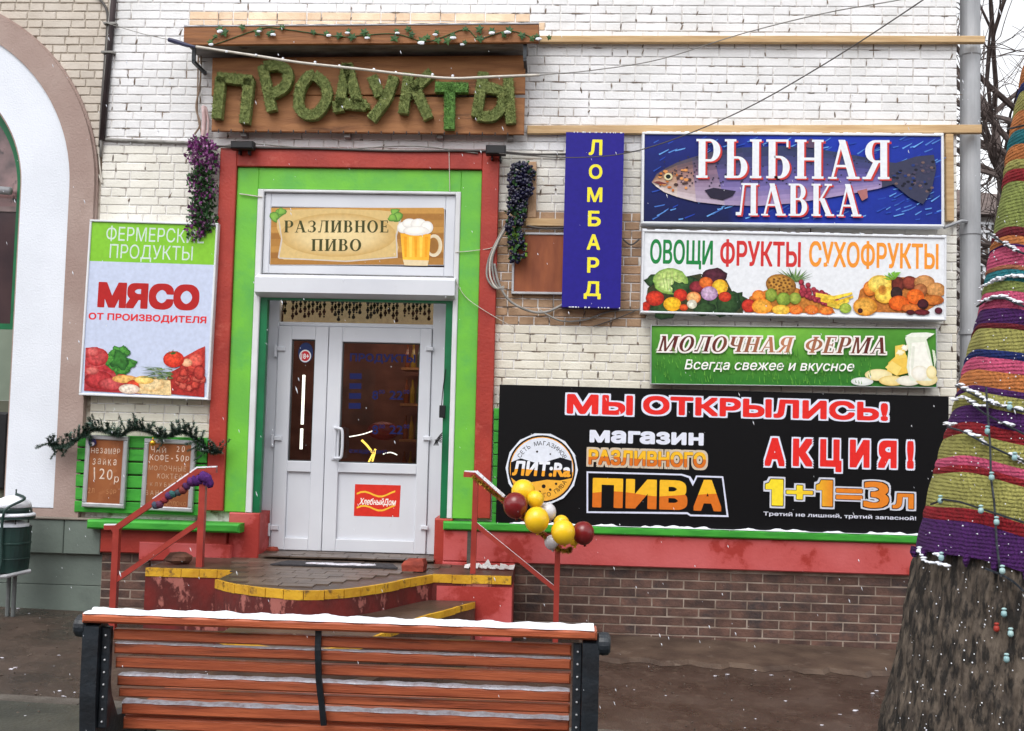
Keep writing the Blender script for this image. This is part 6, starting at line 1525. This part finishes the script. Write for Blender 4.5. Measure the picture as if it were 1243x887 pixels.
mb = MB(); mb.lathe((bc.x, BY, zt_-.03), [(br*.86, 0), (br*.88, .05), (br*.5, .07)], 18); mb.build('litter_snow', m_snow, t, smooth=True)
mb = MB(); mb.tube([(bc.x+.02, BY, zd-.01), (bc.x+.02, BY, zd+.05)], .006, 6); mb.build('finial', m_bin, t)
for a in (0.5, 2.2, 3.9, 5.4):
    mb = MB(); mb.tube([(bc.x+cos(a)*br*.8, BY+sin(a)*br*.8, zt_-.02), (bc.x+cos(a)*br*.8, BY+sin(a)*br*.8, zl)], .006, 6); mb.build('lid_strut', m_iron, t)
mb = MB(); fy = BY-br-.02; lx = X(2, 650, fy)
mb.tube(cat_rom([(lx-.32, fy, zb-.02), (lx-.02, fy, zb), (lx, fy, zb+.3), (lx+.0, fy, zl-.02), (lx+.03, fy, zl+.08), (lx+.12, fy+.1, zd-.02), (bc.x+.02, BY, zd+.01)], 6), .011, 8); mb.build('hoop', m_bin, t, smooth=True)
mb = MB(); mb.tube([(lx-.3, fy, zb-.04), (bc.x+.06, fy+.02, zb-.005), (bc.x+.17, BY, zb+.02)], .016, 8); mb.build('tray_bar', m_steel, t)
for x_ in (X(8.5, 720, BY), X(15.5, 720, BY)):
    mb = MB(); mb.tube([(x_, BY+.02, gz(bc.x)-.01), (x_, BY+.02, zb)], .018, 8); mb.build('leg', M('dull_leg_steel', C(112,116,116), C(90,94,94), 6), t)

# ================================================================== BENCH (seen from behind)
BN = -4.92; sB = (BN+8.7)/1250
pc = W(413, 748, BN); bgz = pv(pc.x, BN)
bench = thing('park_bench', Vector((pc.x, BN, bgz)), 'wooden slatted bench with black cast ends and snow on its back', 'bench')
ang = 0.004
Fb = Frame([(102, 743), (728, 766.5), (728, 778), (102, 754)], BN)     # only for the long direction
LB = (W(728, 766, BN)-W(102, 743, BN)).length
x0b, x1b = W(102, 743, BN).x, W(728, 766, BN).x
def zbn(py): return Z(258, py, BN)
prof_ = [(758.5, 0), (768, .012), (785.5, .028), (802, .040), (824.5, .062), (839.5, .080), (858, .105)]
slats = [(767.6, 781, .0, 0), (785, 797.5, .012, .004), (801.8, 815, .03, 0), (824, 836.5, .052, .02), (839.5, 850, .072, 0), (857.5, 871, .105, .022), (875, 889, .125, 0)]
tz = -radians(.2)
def bslat(za, zb_, y, name='slat', m=m_bench, x_in=.1, bev=.006, th=.032, tilt=0, par=bench):
    mb = MB(); mb.box(x0b+x_in, x1b-x_in, y, y+th, zb_, za, bev=bev); return mb.build(name, m, par)
zt0, zt1_ = Z(415, 758.5, BN), Z(415, 748.5, BN)
def off(py): return zbn(py)-zbn(748)            # height below the rail line at px 258
ZR = Z(415, 754.5, BN)-off(757.5)+0              # level of the rail top line
ZR = Z(415, 754.2, BN)+.0
def zz(py, y): 
    """height of the line measured at px 258, on the bench's own plane y"""
    return Z(258, py, y)
mb = MB(); mb.box(x0b+.0, x1b-.01, BN-.02, BN+.0, zz(761.5, BN-.02), zz(750, BN-.02), bev=.008); mb.box(x0b+.0, x1b-.01, BN+.0005, BN+.085, zz(752, BN-.02)-.022, zz(750, BN-.02)-.001, bev=.006); mb.build('top_rail', m_bench, bench)
mb = MB(); zt = zz(750, BN-.02)+.0004
ribbon(mb, x0b+.006, x1b-.02, BN-.019, BN+.042, zt, .010, 5); ribbon(mb, x0b+.006, x1b-.02, BN+.044, BN+.086, zt-.001, .011, 9)
mb.build('snow_cover', m_snow, bench, smooth=True, kind='stuff')
for a, b, dy, sn in slats:
    y = BN+.03+dy; bslat(zz(a, y), zz(b, y), y)
    if sn:
        mb = MB(); zs2 = zz(a, y)+.0006
        ribbon(mb, x0b+.102, x1b-.102, y+.001, y+.034+sn, zs2, .002+sn*.3, int(a), gaps=.12 if sn < .01 else 0)
        mb.build('snow_strip', m_snow_thin, bench, kind='stuff')
for k in range(5):                                 # seat slats on the far side
    y = BN+.17+.085*k; mb = MB(); zz_ = bgz+.46-.01*k+.0; zz_ = min(zz_, zz(868, BN+.13)-.02); mb.box(x0b+.1, x1b-.1, y, y+.07, zz_-.03, zz_, bev=.006); mb.build('seat_slat', m_bench, bench)
zseat = zz(868, BN+.13)-.05
for x_, sgn in ((x0b+.0, 1), (x1b-.06, -1)):
    zr = zz(750, BN)
    outl = [(BN-.005, zr-.045), (BN+.05, zr-.03), (BN+.09, zr-.06), (BN+.10, zr-.2), (BN+.14, zr-.33), (BN+.2, zr-.42), (BN+.56, zseat-.03), (BN+.6, zseat-.1), (BN+.62, bgz+.02), (BN+.56, bgz+.0), (BN+.5, zseat-.12), (BN+.2, zseat-.14), (BN+.06, bgz+.2), (BN+.0, bgz), (BN-.06, bgz), (BN-.02, bgz+.25), (BN+.01, zseat-.02), (BN-.005, zr-.3)]
    mb = MB(); n = len(outl); k0 = len(mb.v)
    mb.v += [Vector((x_+(.0 if sgn > 0 else .0), p[0], p[1])) for p in outl] + [Vector((x_+.06, p[0], p[1])) for p in outl]
    for tr_ in tessellate_polygon([[Vector((p[0], p[1], 0)) for p in outl]]): mb.f.append(tr_); mb.m.append(0); mb.f.append(tuple(n+q for q in tr_[::-1])); mb.m.append(0)
    for i in range(n): j = (i+1) % n; mb.f.append((i, j, n+j, n+i)); mb.m.append(0)
    o = mb.build('end_frame', m_iron, bench)
    mb = MB(); cx_ = x_+.03-sgn*.045
    mb.lathe((cx_-.025, BN+.03, zr-.05), [(.030, 0), (.040, .008), (.042, .025), (.040, .042), (.030, .05)], 18, ax=XA); mb.build('scroll_knob', m_iron, o)
    mb = MB(); cc = x_+(.06 if sgn > 0 else -.035); mb.box(cc+.001, cc+.034, BN+.02, BN+.045, zr-.42, zr-.05, bev=.004); mb.build('slat_flange', m_iron, o)
    mb = MB()
    for k in range(8): mb.ball((cc+.018, BN+.018, zr-.08-.045*k), .0045, 7, 4)
    mb.build('bolts', m_alu, o, kind='stuff')
mb = MB(); xm = X(384, 800, BN); pts = [(xm, BN-.0+.02, zz(762, BN)), (xm, BN+.02, zz(785, BN)), (xm, BN+.035, zz(802, BN)), (xm, BN+.055, zz(825, BN)), (xm+.004, BN+.085, zz(850, BN)), (xm+.01, BN+.12, zz(885, BN))]
for i in range(len(pts)-1): mb.bar(Vector(pts[i]), Vector(pts[i+1])+Vector((0, 0, -.004)), .022, .012, up=Vector((0, -1, 0.01)))
mb.build('middle_strap', m_iron, bench)

# ================================================================== STREET TREE WITH KNITTED WRAP
TY = -5.25; td = TY+8.7; ts = td/1250
axis_px = [(1236, 1010, 172), (1230, 887, 158), (1240, 790, 148), (1251, 690, 142), (1262, 570, 124), (1275, 460, 110), (1290, 340, 97), (1303, 235, 90), (1318, 110, 86), (1332, -30, 82), (1350, -220, 60)]
AX = [(W(x_+8, y_, TY), (r-10)*ts) for x_, y_, r in axis_px]
gzt = pv(AX[0][0].x, TY)
AX.insert(0, (Vector((AX[0][0].x-.02, TY, gzt-.05)), AX[0][1]*1.35))
def trunk_at(z):
    for i in range(len(AX)-1):
        a, b = AX[i], AX[i+1]
        if a[0].z <= z <= b[0].z: t_ = (z-a[0].z)/(b[0].z-a[0].z); return a[0].lerp(b[0], t_), a[1]+(b[1]-a[1])*t_
    return AX[-1] if z > AX[0][0].z else AX[0]
tree = thing('street_tree', Vector((AX[0][0].x, TY, gzt)), 'thick rough barked tree trunk at the right edge, dressed in knitted stripes', 'tree')
mb = MB(); sg = 420; zl_ = gzt-.05; ztop = AX[-1][0].z; nz_ = 170; r_ = random.Random(21)
ph = [r_.uniform(0, 6.28) for _ in range(12)]
for i in range(nz_+1):
    z = zl_+(ztop-zl_)*i/nz_; c, r = trunk_at(z)
    for j in range(sg):
        a = 2*pi*j/sg
        ridge = abs(sin(a*37+ph[0]+1.4*sin(z*6+ph[1]+a*4)+.9*sin(z*15+a*9)))**.6*.6+abs(sin(a*61+ph[2]+1.8*sin(z*9.3+a*5+ph[3])))*.4
        br_ = .8+.4*sin(z*19+a*7+ph[4])*sin(z*31+a*11)
        q = r*(1+.03*sin(a*3+ph[5]+z))+.018*ridge*br_-.012; mb.v.append(Vector((c.x+cos(a)*q, c.y+sin(a)*q, z)))
for i in range(nz_):
    for j in range(sg): j2 = (j+1) % sg; mb.f.append((i*sg+j, i*sg+j2, (i+1)*sg+j2, (i+1)*sg+j)); mb.m.append(0)
mb.build('trunk', m_bark, tree, smooth=True)
def grow(mb, p, d, L_, r, depth, rg, spread=.5, minr=.003, up=.1):
    n = 4; pts = [p]; q = p; dd = d.copy(); rs = [r]
    for i in range(n):
        dd = (dd+Vector((rg.uniform(-1, 1), rg.uniform(-1, 1), rg.uniform(-1, 1)))*.14+Vector((0, 0, up*.2))).normalized(); q = q+dd*L_/n; pts.append(q); rs.append(r*(1-.4*(i+1)/n))
    mb.tube(pts, rs, 6 if depth > 2 else 4, caps=False)
    if depth <= 0: return
    for k in range(rg.choice([2, 3, 3])):
        ax_ = Vector((rg.uniform(-1, 1), rg.uniform(-1, 1), rg.uniform(-1, 1))).normalized(); nd = (dd+ax_*spread*rg.uniform(.6, 1.5)).normalized()
        s_ = pts[rg.choice([2, 3, 4, 4])]; grow(mb, s_, nd, L_*rg.uniform(.6, .85), max(minr, r*.55), depth-1, rg, spread, minr, up)
mb = MB(); rg = random.Random(5); tp = AX[-1]
for k in range(4): grow(mb, tp[0]-Vector((0, 0, .1)), Vector((cos(k*1.6+.4), sin(k*1.6+.4), 1.5)).normalized(), 1.3, .09, 3, rg)
mb.build('crown', m_bare, tree)
# knitted wrap: bands (top edge px at x~1225, colour)
O, OL, GR, RD, NV, TL, PU, PK, DR = C(200,122,66), C(170,166,92), C(140,152,80), C(150,26,38), C(20,40,106), C(30,120,130), C(74,26,96), C(216,90,128), C(110,20,36)
bands = [(60, O), (86, NV), (98, OL), (125, O), (152, TL), (172, O), (193, OL), (206, RD), (223, GR), (284, DR), (296, O), (307, PU), (310, PK), (334, C(176,110,80)), (340, TL), (355, GR), (368, PK), (390, PU), (409, DR), (416, OL), (444, NV), (454, PK), (471, O), (492, PU), (500, OL), (518, PU), (540, RD), (555, OL), (583, PK), (595, RD), (604, OL), (648, RD), (664, PU), (706, None)]
wrap = thing('knitted_wrap', Vector((AX[4][0].x, TY, AX[4][0].z)), 'striped knitted blanket wrapped round the tree trunk, with snow in its folds', 'knitted cover')
def wrap_pt(zc, a, bulge):
    tilt = (-.075*sin(a-pi*1.5) if False else 0)
    # a measured from +x; camera looks along +y so the near side is a = -pi/2
    s_ = cos(a)                                   # +1 right, -1 left
    zt = zc - .06*s_ + .010*sin(a*3+zc*2)+.003*sin(a*7+zc*9)
    c, r = trunk_at(zt); q = r+.014+bulge+.004*sin(a*4+zc*6)+.002*sin(a*9+zc*17)
    return Vector((c.x+cos(a)*q, c.y+sin(a)*q, zt))
knm = {}
for i in range(len(bands)-1):
    pa, col = bands[i]; pb = bands[i+1][0]; za, zb_ = Z(1222, pa, TY-.28), Z(1222, pb, TY-.28); nr = max(3, int((za-zb_)/.012)); mb = MB(); sg = 96
    for j in range(nr+1):
        t_ = j/nr; z = za+(zb_-za)*t_
        for k in range(sg): mb.v.append(wrap_pt(z, 2*pi*k/sg, .004*sin(pi*t_)))
    for j in range(nr):
        for k in range(sg): k2 = (k+1) % sg; mb.f.append((j*sg+k, j*sg+k2, (j+1)*sg+k2, (j+1)*sg+k)); mb.m.append(0)
    key = tuple(col)
    if key not in knm: knm[key] = M('knit_yarn_%d' % len(knm), col, sc(col, .78), 18, .95, .9, 260, c3=C(214,206,210), s3=26, t3=(.70, .80), stretch=(1, 1, .8), rib=34)
    mb.build('stripe', knm[key], wrap, smooth=True)
mb = MB()
for k in range(26):
    zc = Z(1222, 704, TY-.28); a = 2*pi*k/26+.1; p = wrap_pt(zc, a, .004); mb.tube([p, p+Vector((cos(a)*.006, sin(a)*.006, -.02)), p+Vector((cos(a)*.004, sin(a)*.004, -.034))], [.012, .009, .003], 6)
mb.build('hem_tufts', knm[tuple(PU)], wrap, kind='stuff')
# folds of snow lying on the wrap
def wrapped(px, py, push=.02):
    """point on the front of the wrap seen at px,py"""
    d = (W(px, py, TY)-CAM).normalized(); s0 = 2.2; 
    for k in range(600):
        p = CAM+d*(s0+k*.004); c, r = trunk_at(p.z)
        if (p.x-c.x)**2+(p.y-c.y)**2 < (r+push)**2: return p
    return None
mb = MB(); rg = random.Random(8)
folds = [[(1181, 273), (1200, 284), (1222, 296), (1240, 306)], [(1189, 350), (1208, 340), (1226, 334), (1243, 336)], [(1190, 366), (1215, 358), (1240, 368)], [(1164, 466), (1180, 474), (1205, 488), (1225, 494), (1243, 497)], [(1158, 484), (1172, 482), (1186, 492), (1200, 494)], [(1147, 514), (1160, 516)], [(1172, 524), (1190, 530), (1198, 540)], [(1216, 512), (1232, 516)], [(1226, 550), (1243, 560)], [(1116, 664), (1122, 680), (1140, 684), (1153, 686)], [(1136, 672), (1146, 676)]]
for f_ in folds:
    for i in range(len(f_)-1):
        L_ = math.hypot(f_[i+1][0]-f_[i][0], f_[i+1][1]-f_[i][1]); n = max(2, int(L_/2.2))
        for k in range(n):
            t_ = k/n; px = f_[i][0]+(f_[i+1][0]-f_[i][0])*t_+rg.uniform(-1, 1); py = f_[i][1]+(f_[i+1][1]-f_[i][1])*t_+rg.uniform(-1.5, 1.5)
            wp_ = wrapped(px, py, .03)
            if wp_: mb.ball(wp_, rg.uniform(.003, .0085), 7, 5, sq=(1.7, 1, .6), jit=.18)
for k in range(230):
    px, py = rg.uniform(1110, 1243), rg.uniform(250, 700); wp_ = wrapped(px, py, .028)
    if wp_: mb.ball(wp_, rg.uniform(.001, .003), 5, 3)
mb.build('snow_folds', m_snow, wrap, smooth=True, kind='stuff')
mb = MB()
for k in range(110):
    px, py = rg.uniform(1065, 1243), rg.uniform(700, 887); wp_ = wrapped(px, py, .0)
    if wp_: mb.ball(wp_, rg.uniform(.0008, .0028), 5, 3)
mb.build('snow_specks', m_snow, tree, kind='stuff')
sl = thing('string_lights', wrapped(1205, 560, .04), 'dark wire of unlit fairy lights wound round the knitted tree', 'string lights')
runs = [[(1197, 470), (1199, 500), (1202, 540), (1203, 580), (1207, 610), (1210, 660), (1215, 700)], [(1130, 612), (1145, 606), (1165, 609), (1190, 617), (1220, 627), (1243, 634)], [(1175, 486), (1195, 502), (1222, 516), (1243, 527)], [(1150, 518), (1170, 524), (1195, 538), (1225, 552), (1243, 560)], [(1186, 372), (1200, 362), (1220, 362), (1243, 372)], [(1160, 468), (1180, 478), (1200, 488), (1243, 500)],
        [(1210, 160), (1225, 156), (1243, 152)], [(1196, 690), (1215, 697), (1230, 706), (1243, 718)], [(1190, 276), (1205, 286), (1225, 300), (1243, 308)]]
for rn in runs:
    mb = MB(); P_ = []
    for i in range(len(rn)-1):
        for k in range(6): t_ = k/6; P_.append(wrapped(rn[i][0]*(1-t_)+rn[i+1][0]*t_, rn[i][1]*(1-t_)+rn[i+1][1]*t_, .036))
    P_.append(wrapped(*rn[-1], .036)); P_ = [q_ for q_ in P_ if q_]; mb.tube(P_, .0035, 5); mb.build('wire', m_iron, sl)
m_bulb = M('frosted_bulb', C(170,200,200), C(130,170,176), 30, .25)
for px, py, rd in ((1198, 521, 0), (1203, 577, 0), (1209, 631, 0), (1141, 605, 0), (1190, 617, 0), (1142, 674, 0), (1216, 690, 0), (1225, 492, 0), (1231, 553, 0), (1218, 742, 0), (1209, 760, 1), (1226, 766, 0), (1221, 797, 0)):
    p = wrapped(px, py, .036 if py < 700 else .012); b = thing('x', p, None, None) if False else None
    mb = MB(); mb.lathe(p+Vector((0, -.004, -.004)), [(.004, -.012), (.009, -.006), (.008, .004), (.003, .008)], 8); mb.ball(p+Vector((0, -.005, .008)), .007, 6, 4, sq=(1.2, 1, .6)); mb.build('bulb', MATS['red_paint'] if rd else m_bulb, sl, smooth=True)

# ================================================================== BEYOND THE CORNER
def bare_tree(px, py_base, Y, H_, seed, lab):
    b = W(px, py_base, Y); z0 = gz(b.x)-.1; base = Vector((b.x, Y, z0)); t = thing('bare_tree', base, lab, 'tree', 'bare winter trees behind the shop corner'); rg = random.Random(seed)
    mb = MB(); pts = [base+Vector((.15*sin(k*1.3+seed), .1*sin(k), H_*k/6)) for k in range(7)]; mb.tube(pts, [.2*(1-.11*k) for k in range(7)], 10); mb.build('trunk', m_bare, t, smooth=True)
    mb = MB()
    for k in range(30):
        p = pts[1+k % 6]+Vector((0, 0, rg.uniform(-.3, .3))); a = rg.uniform(0, 6.28); grow(mb, p, Vector((cos(a), sin(a), rg.uniform(.2, .9))).normalized(), rg.uniform(1.4, 2.3), .05, 4, rg, .6, .006, .05)
    mb.build('crown', m_bare, t)
bare_tree(1262, 420, 7.0, 7.0, 3, 'nearer bare tree whose branches reach round the corner drainpipe')
bare_tree(1205, 420, 11.0, 8.0, 14, 'farther bare tree with fine twigs over the small grey roof')
HY = 14.0; a, b = W(1150, 350, HY), W(1262, 350, HY)
hb = thing('background_house', Vector(((a.x+b.x)/2, HY, gz(a.x))), 'small pale house with a dull brown roof behind the drainpipe', 'house')
zr1, zr0 = Z(1200, 262, HY), Z(1200, 234, HY)
mb = MB(); mb.box(a.x-1, b.x+4, HY, HY+6, gz(14)-.3, zr1); mb.build('wall', m_farwall, hb)
mb = MB(); mb.add([(a.x-1.3, HY-.3, zr1-.02), (b.x+4.3, HY-.3, zr1-.02), (b.x+4.3, HY+6.3, zr1-.02), (a.x-1.3, HY+6.3, zr1-.02), (a.x+.2, HY+3, zr0+.9), (b.x+2, HY+3, zr0+.5)], [(0, 1, 5, 4), (1, 2, 5), (2, 3, 4, 5), (3, 0, 4), (0, 3, 2, 1)]); mb.build('roof', m_roofdark, hb)
wx0, wx1, wz0, wz1 = X(1186, 300, HY), X(1214, 300, HY), Z(1200, 352, HY), Z(1200, 272, HY)
mb = MB(); mb.box(wx0, wx1, HY-.02, HY-.002, wz0, wz1); w_ = mb.build('window', M('dull_far_pane', C(118,118,112), C(96,98,94), 2, .3), hb)
mb = MB()
for k in range(5): x_ = wx0+(wx1-wx0)*k/4; mb.box(x_-.03, x_+.03, HY-.08, HY-.03, wz0, wz1)
for k in range(9): z_ = wz0+(wz1-wz0)*k/8; mb.box(wx0-.05, wx1+.05, HY-.11, HY-.081, z_-.025, z_+.025)
mb.build('lattice', m_signwhite, w_)

# ================================================================== ACROSS THE STREET (seen mirrored in the door glass)
ob = thing('opposite_building', Vector((0, -28, gz(0))), 'dull brown brick building across the street, mirrored in the door glass', 'building')
mb = MB(); mb.box(-32, 30, -38, -28, -1, 9.0); mb.build('wall', M('sooty_brown_brick', C(196,132,112), C(150,100,86), .9, .9, c3=C(110,76,66), s3=.35, t3=(.5, .62), stretch=(1, 1, 6)), ob)
mb = MB(); mb.box(-32.4, 30.4, -38.4, -27.7, 9.0, 9.4); mb.build('roof', m_roofdark, ob)
wme = None
for i in range(14):
    for j in range(2):
        if wme is None:
            mb = MB(); mb.box(-.8, .8, -.02, .03, 0, 2.0); o = mb.build('window', MATS['dull_far_pane'], None, (0, 0, 0)); wme = o.data
        else: o = bpy.data.objects.new('window', wme); COL.objects.link(o)
        o.parent = ob; o.location = (-29+i*4.3, .05, 1.6+j*3.7)

# ================================================================== FALLING SNOW
mb = MB(); rg = random.Random(77)
for k in range(620):
    d_ = rg.uniform(1.2, 8.4); px, py = rg.uniform(-60, 1300), rg.uniform(-40, 930); p = W(px, py, CAM.y+d_)
    if p.z < pv(p.x, p.y)+.03 or p.y > -.25: continue
    r = rg.uniform(.0008, .0016) if d_ > 2 else rg.uniform(.0005, .0009); v = Vector((.35, 0, -1)).normalized(); a = v.cross(Vector((0, 1, 0))); L_ = r*rg.uniform(1.5, 6)
    mb.add([p+v*L_, p-v*L_, p+a*r, p-a*r, p+Vector((0, r, 0)), p-Vector((0, r, 0))], [(0, 2, 4), (0, 4, 3), (0, 3, 5), (0, 5, 2), (1, 4, 2), (1, 3, 4), (1, 5, 3), (1, 2, 5)])
o = mb.build('falling_snow', m_snow, kind='stuff'); tag(o, 'snowflakes falling in the air before the shop front', 'snow')
